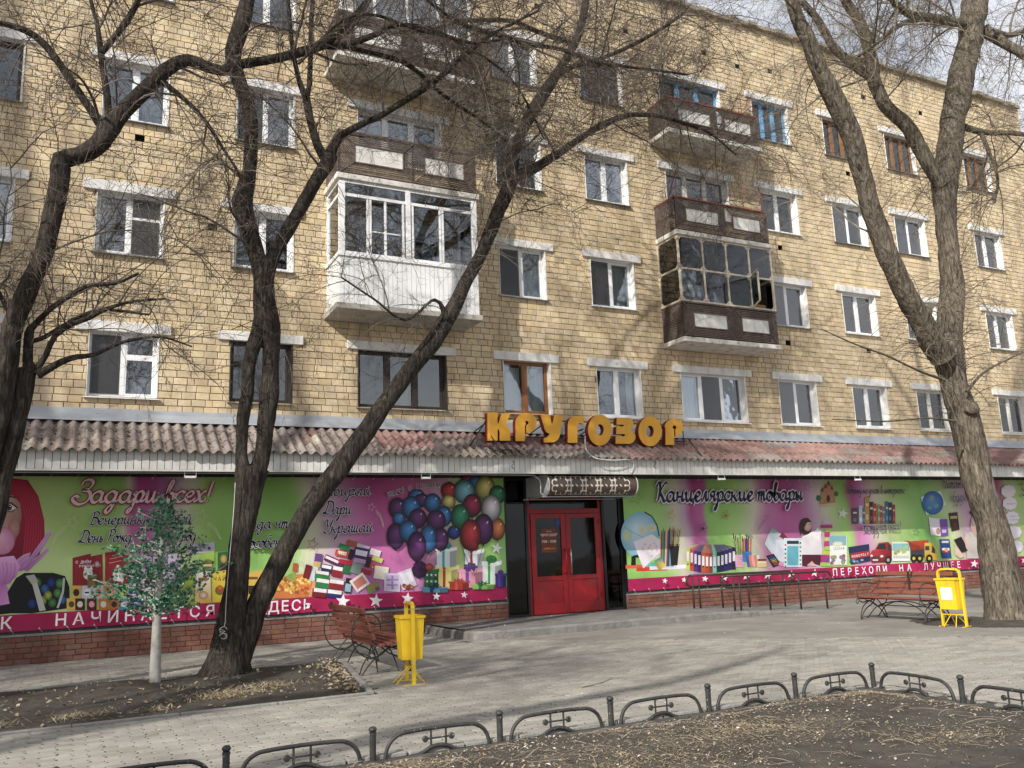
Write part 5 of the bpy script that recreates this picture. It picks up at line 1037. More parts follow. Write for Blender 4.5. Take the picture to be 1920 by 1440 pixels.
# thick tree on the right
t3 = Tree('bare_tree', (14.75, -7.0, 0), 'thick brown bare tree beside the right bench with three rising limbs', 'bark_brown', 'twig_pale', 'bare elms along the shop front')
Y = -6.75
t3.limb([(1898,1205,150),(1892,1172,96),(1886,1140,76),(1875,1070,64),(1863,1000,60),(1848,950,56),(1833,897,53),(1815,813,52),(1802,763,49),(1787,713,50),(1777,663,58),(1780,630,46),(1785,547,42),(1780,480,38),(1772,400,38),(1773,333,46),(1782,267,46),(1792,200,45),(1805,133,44),(1820,67,45),(1829,0,44),(1840,-60,36),(1856,-160,28),(1860,-300,17),(1850,-420,8)], Y, Y+.5, spawn=.6)
t3.limb([(1768,672,44),(1732,613,42),(1697,547,40),(1665,480,38),(1640,410,35),(1617,333,34),(1602,270,38),(1588,232,38),(1570,195,36),(1552,165,34),(1535,125,29),(1513,70,27),(1495,33,26),(1478,-20,24),(1455,-120,17),(1440,-240,8)], Y, Y-.8, spawn=.9)
t3.limb([(1770,345,34),(1747,317,27),(1723,273,26),(1697,233,25),(1663,200,25),(1642,160,25),(1634,117,23),(1623,67,20),(1602,27,18),(1580,-10,17),(1550,-90,10)], Y+.2, Y+1.1); t3.limb([(1642,150,18),(1613,132,17),(1567,93,15),(1533,37,13),(1508,8,12),(1470,-40,8)], Y+.7, Y+1.4)
t3.limb([(1808,45,16),(1747,34,16),(1707,27,15),(1680,7,13),(1650,-40,9)], Y+.3, Y-.6); t3.limb([(1740,35,8),(1690,45,9),(1650,75,8),(1610,105,5)], Y, Y-.5); t3.limb([(1845,55,22),(1880,80,18),(1920,103,15),(1990,150,10)], Y+.3, Y-.7); t3.limb([(1808,238,13),(1847,248,11),(1920,252,9),(2000,270,5)], Y+.2, Y-.4)
t3.limb([(1860,60,11),(1900,65,10),(1960,40,7)], Y, Y+.8); t3.limb([(1770,712,6),(1720,694,4.5),(1663,667,3.6),(1600,644,3),(1540,617,2)], Y-.2, Y-.6); t3.limb([(1812,735,6),(1847,697,4.5),(1920,660,3.5),(1980,640,2.5)], Y-.2, Y-.5); t3.limb([(1795,790,5),(1740,784,3.5),(1660,790,3),(1560,786,2)], Y-.3, Y-.9)
t3.limb([(1840,250,9),(1870,330,6),(1865,380,4)], Y+.1, Y-.3); t3.knot(1605, 288, Y-.55, 5); t3.knot(1735, 585, Y-.2, 12); t3.knot(1820, 765, Y-.1, 14)
t3.crown_from_nodes(65, 270, 7, 6, lambda p: p[2] > 5.0, l0=(1.3, 3.2))
N = [q for q in t3.nodes if 3.6 < q[2+0-2][2] < 6.6 and q[2] > .2]; i = tr_rng.choice(len(N), 110); X = np.array([N[k][0] for k in i]); a = tr_rng.uniform(0, 6.283, 110); D = np.stack([np.cos(a), np.sin(a), tr_rng.uniform(.1, .9, 110)], -1)
X = X+D*np.array([N[k][2] for k in i])[:, None]*.7
B = t3.branches(X, D, tr_rng.uniform(.5, 2.0, 110), tr_rng.uniform(.005, .011, 110), 11, .10, .42, 4, .25); C2 = t3.sub(*B, 3, .2, .8, .003, .005, 6, .13, .3); t3.sub(*C2, 2, .08, .25, .0022, .003, 4, .18, .05)
t3.finish()
# two more of the row, left of the picture: their shadows fall across the paving and the windows mirror them
def tree_copy(src, loc, rz, sc, label):
    b = src.e.location; e = thing('bare_tree', loc, label, 'tree', 'bare elms along the shop front')
    for ch in (src.trunk, src.crown):
        c = ch.copy(); COL.objects.link(c); c.parent = e; c.matrix_parent_inverse = Matrix.Identity(4); c.matrix_basis = Matrix.Rotation(rz, 4, 'Z') @ Matrix.Scale(sc, 4) @ Matrix.Translation(-b)
tree_copy(t3, (-9.6, -14.6, 0), 2.2, 1.0, 'bare tree standing left of the near bed outside the picture'); tree_copy(t3, (-13.5, -9.5, 0), .7, 1.05, 'bare tree far left along the pavement outside the picture')

# ------------------------------------------------------------------ artificial tree with green plastic leaves
material('white_trunk', (0.25, 0.242, 0.222), (0.40, 0.39, 0.36), scale=9, rough=0.8, bump=0.5, bump_scale=30, spots=(0.34, 0.32, 0.29), spot_scale=8); material('plastic_leaf', (0.014, 0.105, 0.045), (0.032, 0.18, 0.085), scale=6, rough=0.35, spec=0.6, island=0.4)
ab = at_z(290, 1284); art = thing('artificial_tree', tuple(ab), 'slim white trunked decorative tree with green plastic leaves in front of the banner', 'tree')
yA = ab[1]; tp = [at_y(u, v, yA) for u, v in ((290, 1290), (293, 1200), (297, 1110), (303, 1040), (308, 985), (316, 935))]
mb = MB(); mb.tube([tuple(p) for p in resample(tp, .08)], [.078*(1-.72*k/(len(resample(tp, .08))-1)) for k in range(len(resample(tp, .08)))], 10); mb.build('trunk', MATS['white_trunk'], art, smooth=True)
MB().lathe([(.13, 0), (.13, .012), (.1, .016)], (ab[0], ab[1], .005), 14).build('base_plate', MATS['white_trunk'], art)
ra = np.random.default_rng(4); br = MB(); LV = []; LQ = []; tpr = [np.array(p) for p in resample(tp, .03)]
def leaf(p, s):
    k = len(LV); ax = ra.normal(0, 1, 3); ax /= np.linalg.norm(ax); b1 = np.cross(ax, [0, 0, 1.0]); b1 /= (np.linalg.norm(b1)+1e-6); b2 = np.cross(ax, b1)
    for i in range(10): a = i*math.pi/5; rr = s*(1 if i % 2 == 0 else .48); LV.append(p+(b1*math.cos(a)+b2*math.sin(a))*rr+ax*s*(.0 if i % 2 else .18))
    LV.append(p-ax*s*.08)
    for i in range(10): LQ.append((k+i, k+(i+1) % 10, k+10))
zlo, zhi = 1.02, ab[2]+tp[-1][2]
for i in range(54):
    f = i/53; z = .86+(tp[-1][2]-.94)*f**1.35; c = min(tpr, key=lambda q: abs(q[2]-z)); a = i*2.399+ra.uniform(-.4, .4); rad = np.interp(f**1.35, [0, .08, .25, .5, .75, 1], [.50, .84, .86, .62, .34, .06])*ra.uniform(.75, 1.1); up = rad*ra.uniform(.15, .5)
    pts = [c+np.array([math.cos(a)*rad*t, math.sin(a)*rad*t, up*(t**1.2)]) for t in np.linspace(0, 1, 7)]; br.tube([tuple(p) for p in pts], [.012, .011, .010, .009, .008, .007, .005], 5)
    for t in np.linspace(.25, 1, max(5, int(15*rad))):
        q = pts[min(int(t*6), 5)]+(pts[min(int(t*6), 5)+1]-pts[min(int(t*6), 5)])*(t*6 % 1 if t < 1 else 1)
        for _ in range(3): leaf(q+ra.normal(0, .035, 3), ra.uniform(.022, .040))
    for _ in range(3):
        t = ra.uniform(.4, .95); q = pts[int(t*6)]; d = ra.normal(0, 1, 3); d[2] = abs(d[2]); d = d/np.linalg.norm(d)*ra.uniform(.1, .22); br.tube([tuple(q), tuple(q+d*.5), tuple(q+d)], [.006, .005, .004], 4)
        for tt in (.4, .6, .8, 1.0):
            for _ in range(2): leaf(q+d*tt+ra.normal(0, .022, 3), ra.uniform(.020, .036))
br.build('branches', MATS['white_trunk'], art, smooth=True, fix=False)
me = bpy.data.meshes.new('crown'); me.from_pydata([tuple(v) for v in LV], [], LQ); me.materials.append(MATS['plastic_leaf']); o = bpy.data.objects.new('crown', me); place(o, art)
# washing line end and wire tied round the twin tree
cable('rope', [at_y(u, v, y) for u, v, y in ((441, 905, -4.32), (438, 960, -4.3), (431, 1040, -4.3), (425, 1110, -4.3), (422, 1168, -4.34), (418, 1176, -4.36))], .0045, 'cable_white', 'thin white rope hanging down the trunk of the twin tree', 'rope', .1)
mb = MB(); q = at_y(418, 1180, -4.38)
for k in range(4): mb.tube([tuple(q+np.array([.05*math.cos(a+k), .03*math.sin(a*2+k)-.02, .035*math.sin(a)-.03*k])) for a in np.linspace(0, 5.2, 12)], .0042, 5)
tag(mb.build('rope_knot', MATS['cable_white'], None, smooth=True), 'tangled white rope knot on the trunk of the twin tree', 'rope')
# ------------------------------------------------------------------ printed banners over the shop windows
material('banner_print', (1, 1, 1), rough=0.55, spec=0.35, attr='Col', bump=0.55, bump_scale=1.5, bump_dist=.06, scale=1.0, stretch=(1.6, 1, .55))
BY = -.035
def ink(c):                                       # printing ink on vinyl, a little faded
    g = .3*c[0]+.59*c[1]+.11*c[2]; return lin([max(0, min(255, (x*.84+g*.16)*.97)) for x in c])
def bxz(u, v): p = at_y(u, v, BY); return float(p[0]), float(p[2])
class Print:
    """flat print on a banner: polygons with ink colours per corner, each a hair in front of the one before"""
    def __init__(s, parent=None): s.v = []; s.f = []; s.c = []; s.k = 1; s.parent = parent
    def cut(s, name, kind=None):
        """what has been drawn so far becomes one part of the banner"""
        if s.v:
            o = s.build(name, s.parent); s.v, s.f, s.c = [], [], []
            if kind: o['kind'] = kind
    def poly(s, pts, col, world=False):
        y = BY-.0006-s.k*.00008; s.k += 1; n0 = len(s.v)
        for i, p in enumerate(pts):
            x, z = p if world else bxz(*p); s.v.append((x, y, z)); c = col[i] if isinstance(col[0], (tuple, list)) else col; s.c.append((*ink(c), 1))
        s.f.append(tuple(range(n0, n0+len(pts)))); return s
    def strip(s, pairs, col):
        y = BY-.0006-s.k*.00008; s.k += 1; n0 = len(s.v)
        for a, b in pairs: s.v += [(a[0], y, a[1]), (b[0], y, b[1])]; s.c += [(*ink(col), 1)]*2
        s.f += [(n0+2*i, n0+2*i+1, n0+2*i+3, n0+2*i+2) for i in range(len(pairs)-1)]
    def disc(s, u, v, rx, ry, col, edge=None, n=22, light=None, rot=0.0):
        y = BY-.0006-s.k*.00008; s.k += 1; n0 = len(s.v); cx, cz = bxz(u+(light[0] if light else 0)*rx, v+(light[1] if light else 0)*ry); s.v.append((cx, y, cz)); s.c.append((*ink(col), 1))
        for i in range(n):
            a = 2*math.pi*i/n; du, dv = rx*math.cos(a), ry*math.sin(a); du, dv = du*math.cos(rot)-dv*math.sin(rot), du*math.sin(rot)+dv*math.cos(rot); x, z = bxz(u+du, v+dv); s.v.append((x, y, z)); s.c.append((*ink(edge or col), 1))
        s.f += [(n0, n0+1+i, n0+1+(i+1) % n) for i in range(n)]
    def rect(s, u, v, w, h, col, rot=0.0, col2=None):
        c, q = math.cos(rot), math.sin(rot); P = [(-w/2, -h/2), (w/2, -h/2), (w/2, h/2), (-w/2, h/2)]; s.poly([(u+a*c-b*q, v+a*q+b*c) for a, b in P], [col, col, col2 or col, col2 or col])
    def line(s, pts, wpx, col):
        pts = [np.array(bxz(*p)) for p in pts]; w = wpx*.0085; s.ribbon(pts, lambda d: w/2, col)
    def ribbon(s, pts, wf, col):
        pr = []
        for i, p in enumerate(pts):
            d = pts[min(i+1, len(pts)-1)]-pts[max(i-1, 0)]; d = d/(np.linalg.norm(d)+1e-9); n = np.array([-d[1], d[0]])*wf(d); pr.append((p+n, p-n))
        s.strip(pr, col)
    def star(s, u, v, r, col, hollow=0, rot=0.0, part=False):
        P = [(u+r*(1 if i % 2 == 0 else .42)*math.sin(i*math.pi/5+rot), v-r*(1 if i % 2 == 0 else .42)*math.cos(i*math.pi/5+rot)) for i in range(10)]
        if hollow: s.line(P+[P[0]], hollow, col)
        else:
            y = BY-.0006-s.k*.00008; s.k += 1; n0 = len(s.v)
            for p in [(u, v)]+P: x, z = bxz(*p); s.v.append((x, y, z)); s.c.append((*ink(col), 1))
            s.f += [(n0, n0+1+i, n0+1+(i+1) % 10) for i in range(10)]
        if part: s.cut('printed_star')
    def balloon(s, u, v, rx, ry, col):
        lt = tuple(min(255, int(c*1.08+24)) for c in col); dk = tuple(int(c*.36) for c in col); n = 24
        s.poly([(u-rx*.10, v+ry*1.10), (u, v+ry*.9), (u+rx*.10, v+ry*1.10)], dk)
        s.disc(u, v, rx, ry, dk, dk); s.disc(u, v, rx*.97, ry*.97, lt, dk, light=(.12, -.22)); s.disc(u+rx*.38, v-ry*.42, rx*.09, ry*.14, (250, 245, 250), lt, 10, rot=.5); s.cut('printed_balloon')
    def build(s, name, parent):
        me = bpy.data.meshes.new(name); me.from_pydata(s.v, [], s.f); ca = me.color_attributes.new('Col', 'FLOAT_COLOR', 'POINT'); ca.data.foreach_set('color', np.array(s.c, np.float32).ravel()); me.materials.append(MATS['banner_print']); o = bpy.data.objects.new(name, me); place(o, parent); return o
GLY = {'а': (1.1, [[(.75,.85),(.5,1),(.2,.85),(.05,.5),(.15,.12),(.4,0),(.65,.2),(.78,.6),(.8,.95)], [(.8,.95),(.78,.4),(.85,.05),(1.05,.1),(1.2,.35)]]),
 'д': (1.1, [[(.75,.85),(.5,1),(.2,.85),(.05,.5),(.15,.12),(.4,0),(.65,.2),(.78,.6),(.8,.95)], [(.8,.95),(.78,.2),(.72,-.5),(.5,-.95),(.3,-.75),(.45,-.4),(.9,.05),(1.15,.3)]]),
 'р': (.95, [[(0,.6),(.15,.97),(.2,.6),(.14,-.3),(.0,-.9),(-.15,-.95),(-.15,-.7),(.1,-.35)], [(.18,.5),(.35,.9),(.6,1),(.77,.7),(.67,.25),(.45,.02),(.25,.15)], [(.62,.15),(.85,.1),(1.02,.3)]]),
 'и': (1.05, [[(0,.7),(.15,1),(.15,.4),(.25,.05),(.45,.05),(.65,.5),(.7,1)], [(.7,1),(.68,.35),(.78,.02),(1,.2),(1.1,.4)]]),
 'в': (.9, [[(.05,.3),(.3,1.2),(.45,1.85),(.3,2),(.18,1.6),(.15,.6),(.25,.05),(.5,0),(.72,.3),(.65,.7),(.4,.85)], [(.65,.7),(.95,.75)]]),
 'с': (.8, [[(.7,.8),(.5,1),(.2,.85),(.05,.45),(.2,.08),(.5,0),(.88,.3)]]), 'е': (.85, [[(.1,.4),(.5,.55),(.65,.8),(.5,1),(.22,.85),(.08,.45),(.22,.08),(.5,0),(.92,.35)]]),
 'х': (.9, [[(0,.9),(.15,1),(.35,.5),(.55,.05),(.8,.05),(.92,.3)], [(.85,.95),(.65,.95),(.4,.5),(.15,.05),(-.02,.1)]]), 'ч': (1.0, [[(0,.8),(.12,1),(.15,.65),(.3,.45),(.55,.6),(.7,1)], [(.7,1),(.66,.3),(.78,.02),(1.02,.25)]]),
 'н': (1.0, [[(0,.8),(.12,1),(.12,.5),(.08,0)], [(.1,.5),(.4,.48),(.68,.55)], [(.72,1),(.66,.3),(.78,.02),(1.02,.25)]]), 'к': (.95, [[(0,.8),(.12,1),(.12,.5),(.08,0)], [(.1,.45),(.4,.6),(.7,.98)], [(.35,.58),(.55,.2),(.75,0),(.97,.25)]]),
 'о': (.85, [[(.4,1),(.15,.85),(.05,.45),(.2,.05),(.5,.02),(.7,.4),(.65,.85),(.4,1),(.5,.8),(.92,.8)]]), 'ж': (1.2, [[(0,.9),(.15,1),(.35,.6),(.55,.5)], [(0,.05),(.15,.05),(.35,.4)], [(.6,1),(.58,0)], [(1.15,.95),(1,1),(.8,.6),(.62,.5),(.85,.35),(1,.02),(1.22,.2)]]),
 'г': (.75, [[(0,.75),(.15,.98),(.4,.95),(.5,.75),(.3,.55),(.1,.3),(.2,.02),(.5,0),(.78,.3)]]), 'т': (1.1, [[(0,.7),(.1,1),(.1,0)], [(.1,.6),(.3,1),(.42,.9),(.42,0)], [(.42,.6),(.62,1),(.75,.9),(.75,.25),(.85,.02),(1.08,.25)]]),
 'ы': (1.05, [[(0,.8),(.12,1),(.12,.3),(.25,.02),(.45,.1),(.45,.45),(.25,.55),(.12,.45)], [(.75,1),(.72,.3),(.82,.02),(1.03,.25)]]), 'ь': (.62, [[(0,.8),(.12,1),(.12,.3),(.25,.02),(.45,.1),(.45,.45),(.25,.55),(.12,.45)]]),
 'б': (.85, [[(.4,1),(.15,.85),(.05,.45),(.2,.05),(.5,.02),(.7,.4),(.6,.8),(.4,.95)], [(.05,.45),(.1,1.2),(.35,1.7),(.8,1.85)]]), 'ш': (1.2, [[(0,.7),(.12,1),(.12,.35),(.25,.02),(.42,.2),(.48,1)], [(.48,1),(.48,.3),(.6,.02),(.8,.2),(.86,1)], [(.86,1),(.84,.3),(.95,.02),(1.18,.3)]]),
 'л': (.85, [[(0,.05),(.12,.05),(.3,.5),(.45,1),(.55,.95)], [(.5,1),(.52,.3),(.65,.02),(.87,.25)]]), 'я': (.95, [[(.05,.02),(.2,.1),(.4,.5)], [(.65,.55),(.35,.5),(.22,.75),(.4,1),(.68,1)], [(.68,1),(.64,.3),(.75,.02),(.97,.25)]]),
 'м': (1.15, [[(0,.05),(.12,.05),(.25,.6),(.32,1),(.5,.3),(.58,.1),(.85,1)], [(.85,1),(.85,.3),(.95,.02),(1.17,.25)]]), 'у': (.95, [[(0,.8),(.12,1),(.15,.4),(.3,.05),(.55,.3),(.7,1)], [(.7,1),(.62,0),(.5,-.7),(.3,-.95),(.15,-.7),(.4,-.3),(.97,.2)]]),
 'п': (.95, [[(0,.7),(.1,1),(.1,0)], [(.1,.6),(.35,1),(.55,.95),(.57,.3),(.68,.02),(.92,.25)]]), 'з': (.8, [[(.1,.85),(.35,1),(.6,.85),(.5,.6),(.3,.52),(.6,.4),(.65,0),(.45,-.6),(.2,-.85),(.1,-.6),(.4,-.2),(.85,.25)]]),
 '!': (.5, [[(.32,1.9),(.2,.5)], [(.14,.1),(.18,0)]]), '-': (.7, [[(.05,.5),(.6,.5)]]), ' ': (.55, []),
 'З': (1.3, [[(.3,1.6),(.45,1.95),(.9,2.05),(1.15,1.7),(.95,1.25),(.55,1.1),(1,1),(1.2,.55),(1,.05),(.5,-.15),(.05,.1),(-.1,.4),(.1,.6),(.35,.45)]]), 'В': (1.25, [[(.4,1.95),(.42,1.2),(.3,.3),(.1,0)], [(0,1.5),(.3,1.95),(.8,2.05),(1.1,1.75),(.95,1.3),(.5,1.1),(1,1),(1.2,.6),(1,.15),(.6,0),(.25,.1)]]),
 'Д': (1.5, [[(.55,1.95),(.5,1.2),(.35,.4),(.1,.05),(0,.25),(.25,.3),(.6,.05),(1.05,.1),(1.4,.6),(1.45,1.3),(1.15,1.85),(.6,2),(.25,1.8),(.15,1.5)]]), 'Р': (1.1, [[(.4,1.95),(.42,1.2),(.3,.3),(.1,0)], [(0,1.5),(.3,1.95),(.8,2.05),(1.1,1.65),(.9,1.1),(.45,.95)]]),
 'У': (1.15, [[(.1,1.6),(.2,1.95),(.4,1.9),(.45,1.3),(.6,1),(.9,1.2),(1.15,2)], [(1.15,2),(1,1),(.75,.2),(.45,-.05),(.2,.2)]]), 'К': (1.2, [[(.38,1.95),(.4,1.2),(.3,.3),(.15,0)], [(0,1.55),(.2,1.95),(.5,1.95)], [(1.15,1.95),(.9,1.9),(.45,1.05),(.7,.5),(.95,0),(1.22,.2)]]),
 'Э': (1.2, [[(.1,1.6),(.4,2),(.9,1.9),(1.15,1.3),(1,.5),(.6,0),(.15,.15),(.05,.45)], [(.35,1.05),(1.1,1.05)]]), 'Ч': (1.2, [[(.1,1.6),(.25,2),(.35,1.4),(.6,1.1),(.9,1.3),(1.1,2)], [(1.1,2),(.95,.8),(.9,.1),(1.12,.05)]])}
GLY['э'] = (.8, [[(.05,.75),(.3,1),(.6,.85),(.72,.45),(.55,.08),(.25,0),(.03,.2)], [(.2,.5),(.7,.5)]])
GLY['й'] = (GLY['и'][0], GLY['и'][1]+[[(.3,1.4),(.42,1.24),(.55,1.26),(.66,1.44)]]); GLY['ц'] = (1.1, GLY['и'][1]+[[(.95,.08),(1.0,-.2),(.95,-.4)]])
def script(pr, text, u0, u1, vb, xh_px, ink, halo=None, weight=.20, halo_w=.13, slant=.22):
    x0, z0 = bxz(u0, vb); x1, _ = bxz(u1, vb); _, zt = bxz(u0, vb-xh_px); h = zt-z0; adv = sum(GLY[c][0] for c in text); sx = (x1-x0)/adv; cur = 0.0; strokes = []
    for c in text:
        w, st = GLY[c]
        for q in st:
            R = resample([np.array(p) for p in q], .09); strokes.append([np.array([x0+sx*(cur+p[0])+slant*h*p[1], z0+h*p[1]]) for p in R])
        cur += w
    nib = np.array([math.cos(.75), math.sin(.75)])
    def wf(extra): return lambda d: h*(weight*(.32+.68*abs(d[0]*nib[1]-d[1]*nib[0]))/2+extra)
    if halo:
        for s_ in strokes: pr.ribbon(s_, wf(halo_w*.75), halo)
    for s_ in strokes: pr.ribbon(s_, wf(0), ink)
    pr.cut('printed_phrase')
_GC = {}
def glyph_cache(pairs):
    tmp = []
    for ch, bo in pairs:
        c = bpy.data.curves.new('l', 'FONT'); c.body = ch; c.size = 1; c.align_x = 'CENTER'; c.align_y = 'CENTER'; c.offset = bo; c.resolution_u = 2; t = bpy.data.objects.new('l', c); COL.objects.link(t); tmp.append((ch, bo, t))
    dg = bpy.context.evaluated_depsgraph_get()
    for ch, bo, t in tmp:
        me = bpy.data.meshes.new_from_object(t.evaluated_get(dg)); _GC[ch, bo] = ([tuple(v.co) for v in me.vertices], [tuple(p.vertices) for p in me.polygons]); bpy.data.meshes.remove(me)
    for *_, t in tmp: bpy.data.objects.remove(t)
glyph_cache({(c, b) for s_, b in (('С ДНЁМРОЖДЕНИЯ!ЧАЙFitzСКАЗКИМЕДИЦИНАКОДЕКСЫИ ЗАКОНЫ', .02), ('MONOPOLY', .015), ('ШАРЫ С ГЕЛИЕМ', .07), ('ШАРЫ С ГЕЛИЕМ', .018), ('КНАЧИНАЕТСЯЗДЕСЬПЕРЕХОДИНАЛУЧШЕЕ', .012)) for c in s_ if c != ' '})
def block(pr, text, xs, zc, size, col, bold=.02, dy=0, rots=None, sx=1.0, part=False):
    """upright letters, one at each world x"""
    for i, ch in enumerate(text):
        if ch == ' ': continue
        vs, fs = _GC[ch, bold]; y = BY-.0006-pr.k*.00008; pr.k += 1; n0 = len(pr.v); r = rots[i] if rots else 0; z = zc[i] if isinstance(zc, list) else zc
        for v in vs: X, Z = v[0]*sx*size, v[1]*size; pr.v.append((xs[i]+X*math.cos(r)-Z*math.sin(r), y, z+X*math.sin(r)+Z*math.cos(r))); pr.c.append((*ink(col), 1))
        pr.f += [tuple(n0+k for k in p) for p in fs]
        if part: pr.cut('printed_letter')
def spread(u0, u1, n, v): a, b = bxz(u0, v)[0], bxz(u1, v)[0]; return [a+(b-a)*i/(n-1) for i in range(n)]
def sheet(x0, x1, z0, z1, stops, parent):
    """vinyl sheet with the blurred colour bands of the print"""
    nx, nz = int((x1-x0)/.07), 30; xs = np.linspace(x0, x1, nx); zs = np.linspace(z0, z1, nz); sxs = np.array([bxz(s_[0], 1000)[0] for s_ in stops]); top = np.array([s_[1] for s_ in stops], float); bot = np.array([s_[2] for s_ in stops], float); V = []; C = []
    for z in zs:
        f = (z-z0)/(z1-z0)
        for x in xs:
            xx = x+.05*math.sin(z*3+x)+.03*math.sin(z*7-x*2); t = np.array([np.interp(xx, sxs, top[:, k]) for k in range(3)]); b = np.array([np.interp(xx, sxs, bot[:, k]) for k in range(3)]); c = b*(1-f**.8)+t*f**.8
            n = .5+.5*math.sin(x*2.1+math.sin(z*2.3)*1.4)*math.sin(z*2.7+1+x*.8); c = c*(.90+.10*n)+(255-c)*.10*n; V.append((x, BY, z)); C.append((*ink(c), 1))
    me = np_mesh('sheet', V, [(j*nx+i, j*nx+i+1, (j+1)*nx+i+1, (j+1)*nx+i) for j in range(nz-1) for i in range(nx-1)], MATS['banner_print'], True)
    ca = me.color_attributes.new('Col', 'FLOAT_COLOR', 'POINT'); ca.data.foreach_set('color', np.array(C, np.float32).ravel()); o = bpy.data.objects.new('sheet', me); place(o, parent)
    bk = MB().box(x0, x1, BY+.004, BY+.012, z0, z1).build('sheet_back', MATS['dark_frame'], parent); return o
def stripe(x0, x1, z0, z1, parent):
    pr = Print(); n = int((x1-x0)/.25); y = BY-.0004
    for i in range(n+1):
        x = x0+(x1-x0)*i/n; w = 6*math.sin(i*1.7)
        for z in (z0, z1): pr.v.append((x, y, z)); pr.c.append((*ink((186+w, 22, 84+w)), 1))
    pr.f = [(2*i, 2*i+2, 2*i+3, 2*i+1) for i in range(n)]; return pr.build('stripe', parent)
def eyelets(x0, x1, z0, z1, parent):
    mb = MB(); x = x0+.15
    while x < x1:
        for z, d in ((z0+.03, -1), (z1-.03, 1)):
            mb.tube([(x, BY-.004, z), (x, BY-.008, z)], .013, 8); mb.tube([(x, BY-.006, z), (x+.05, BY+.0, z+d*.07)], .003, 4)
        x += .42
    mb.build('eyelet_cords', MATS['cable_white'], parent)
NAVY, WHITE, GRN, LGR, BEI, PINK, MAG, MAU = (26, 24, 62), (236, 228, 238), (142, 196, 84), (190, 218, 134), (212, 204, 176), (214, 130, 190), (186, 52, 132), (200, 160, 190)
Zb0, Zs, Zb1 = .545, .825, 3.145
# --- left banner
bl = thing('banner', (3.7, BY, .54), 'left printed banner with balloons, gifts and a magenta strip reading НАЧИНАЕТСЯ ЗДЕСЬ', 'banner')
LB0, LB1 = -5.6, 8.44
sheet(LB0, LB1, Zb0, Zb1, [(-600, LGR, LGR), (-200, MAG, PINK), (0, LGR, LGR), (100, (176, 210, 110), (206, 232, 150)), (190, (150, 200, 84), LGR), (225, GRN, (160, 214, 96)), (238, BEI, LGR), (252, MAG, MAU), (285, (178, 60, 140), (206, 150, 196)), (320, MAU, (210, 190, 190)), (350, BEI, LGR), (375, (160, 206, 96), LGR), (410, GRN, (140, 210, 80)), (500, (132, 192, 80), (146, 206, 96)), (545, (140, 200, 80), (150, 220, 100)), (575, BEI, (200, 226, 160)), (620, MAU, (214, 196, 196)), (660, (206, 110, 168), (220, 150, 200)), (700, MAG, (214, 120, 196)), (770, (200, 70, 140), (216, 130, 200)), (835, (206, 150, 180), (220, 190, 200)), (860, LGR, (190, 226, 120)), (900, (160, 206, 90), (150, 214, 90)), (945, (130, 194, 90), (140, 204, 100))], bl)
stripe(LB0, LB1, Zb0, Zs, bl); eyelets(LB0, LB1, Zb0, Zb1, bl)
pr = Print(bl)
# picture of a woman with red hair blowing a pink bubble (print)
HR, HR2 = (178, 22, 52), (110, 8, 34)
pr.poly([(-40, 903), (20, 896), (52, 900), (72, 930), (83, 975), (84, 1010), (74, 1040), (50, 1060), (10, 1090), (-40, 1100)], [HR2, HR, (150, 14, 44), HR, (176, 24, 60), (170, 24, 76), (130, 14, 50), HR2, HR2, HR2])
for k in range(14):                                # strands of hair
    t = k/13; pr.line([(6+t*40, 900+2*t), (38+t*34, 930+t*6), (50+t*30, 975), (44+t*34, 1040-t*10)], 2.4, [(192, 32, 64), (164, 18, 50), (182, 26, 60), (150, 14, 44)][(k*k) % 4])
SK = [(208, 164, 146), (214, 172, 152), (206, 160, 140), (176, 122, 108), (156, 100, 92), (150, 96, 88), (150, 98, 88), (190, 140, 126), (200, 156, 140)]
pr.poly([(-40, 934), (-4, 926), (24, 929), (38, 944), (41, 968), (34, 1000), (24, 1026), (4, 1040), (-40, 1040)], SK)
pr.disc(26, 990, 11, 18, (196, 140, 126), (168, 112, 102), 16); pr.poly([(-12, 950), (-4, 948), (-2, 975), (2, 990), (-8, 994), (-16, 990)], [(196, 150, 134), (220, 180, 162), (224, 184, 166), (190, 136, 122), (150, 100, 92), (186, 140, 126)])
pr.poly([(-8, 936), (6, 929), (22, 929), (35, 937), (22, 933), (6, 933)], (96, 52, 48)); pr.poly([(-1, 948), (10, 941), (22, 941), (34, 950), (24, 961), (8, 960)], (150, 96, 92)); pr.poly([(2, 951.5), (10, 945.5), (20, 945), (31, 953), (20, 958), (9, 957.5)], (226, 220, 216)); pr.disc(17, 951.5, 5.4, 6, (84, 104, 112), (40, 50, 58), 16); pr.disc(17, 951.5, 2.3, 2.6, (12, 12, 14), None, 10); pr.disc(18.8, 949.3, 1.1, 1.1, (245, 245, 245), None, 8); pr.line([(-2, 952), (9, 944), (20, 943), (34, 953)], 2.0, (30, 18, 20)); pr.line([(4, 957), (14, 960), (28, 956)], .9, (90, 50, 50))
GL = [(196, 130, 190), (220, 160, 214), (228, 172, 222), (176, 104, 170)]
pr.poly([(28, 1066), (58, 1042), (78, 1014), (93, 993), (96, 1000), (84, 1022), (66, 1046), (40, 1072)], [GL[3], GL[1], GL[2], GL[2], GL[0], GL[0], GL[3], GL[3]]); pr.poly([(40, 1068), (68, 1046), (90, 1024), (93, 1032), (78, 1048), (52, 1072)], [GL[3], GL[0], GL[2], GL[1], GL[0], GL[3]]); pr.poly([(20, 1058), (44, 1040), (58, 1036), (50, 1052), (34, 1068), (22, 1076)], [GL[0], GL[1], GL[2], GL[0], GL[3], GL[3]])
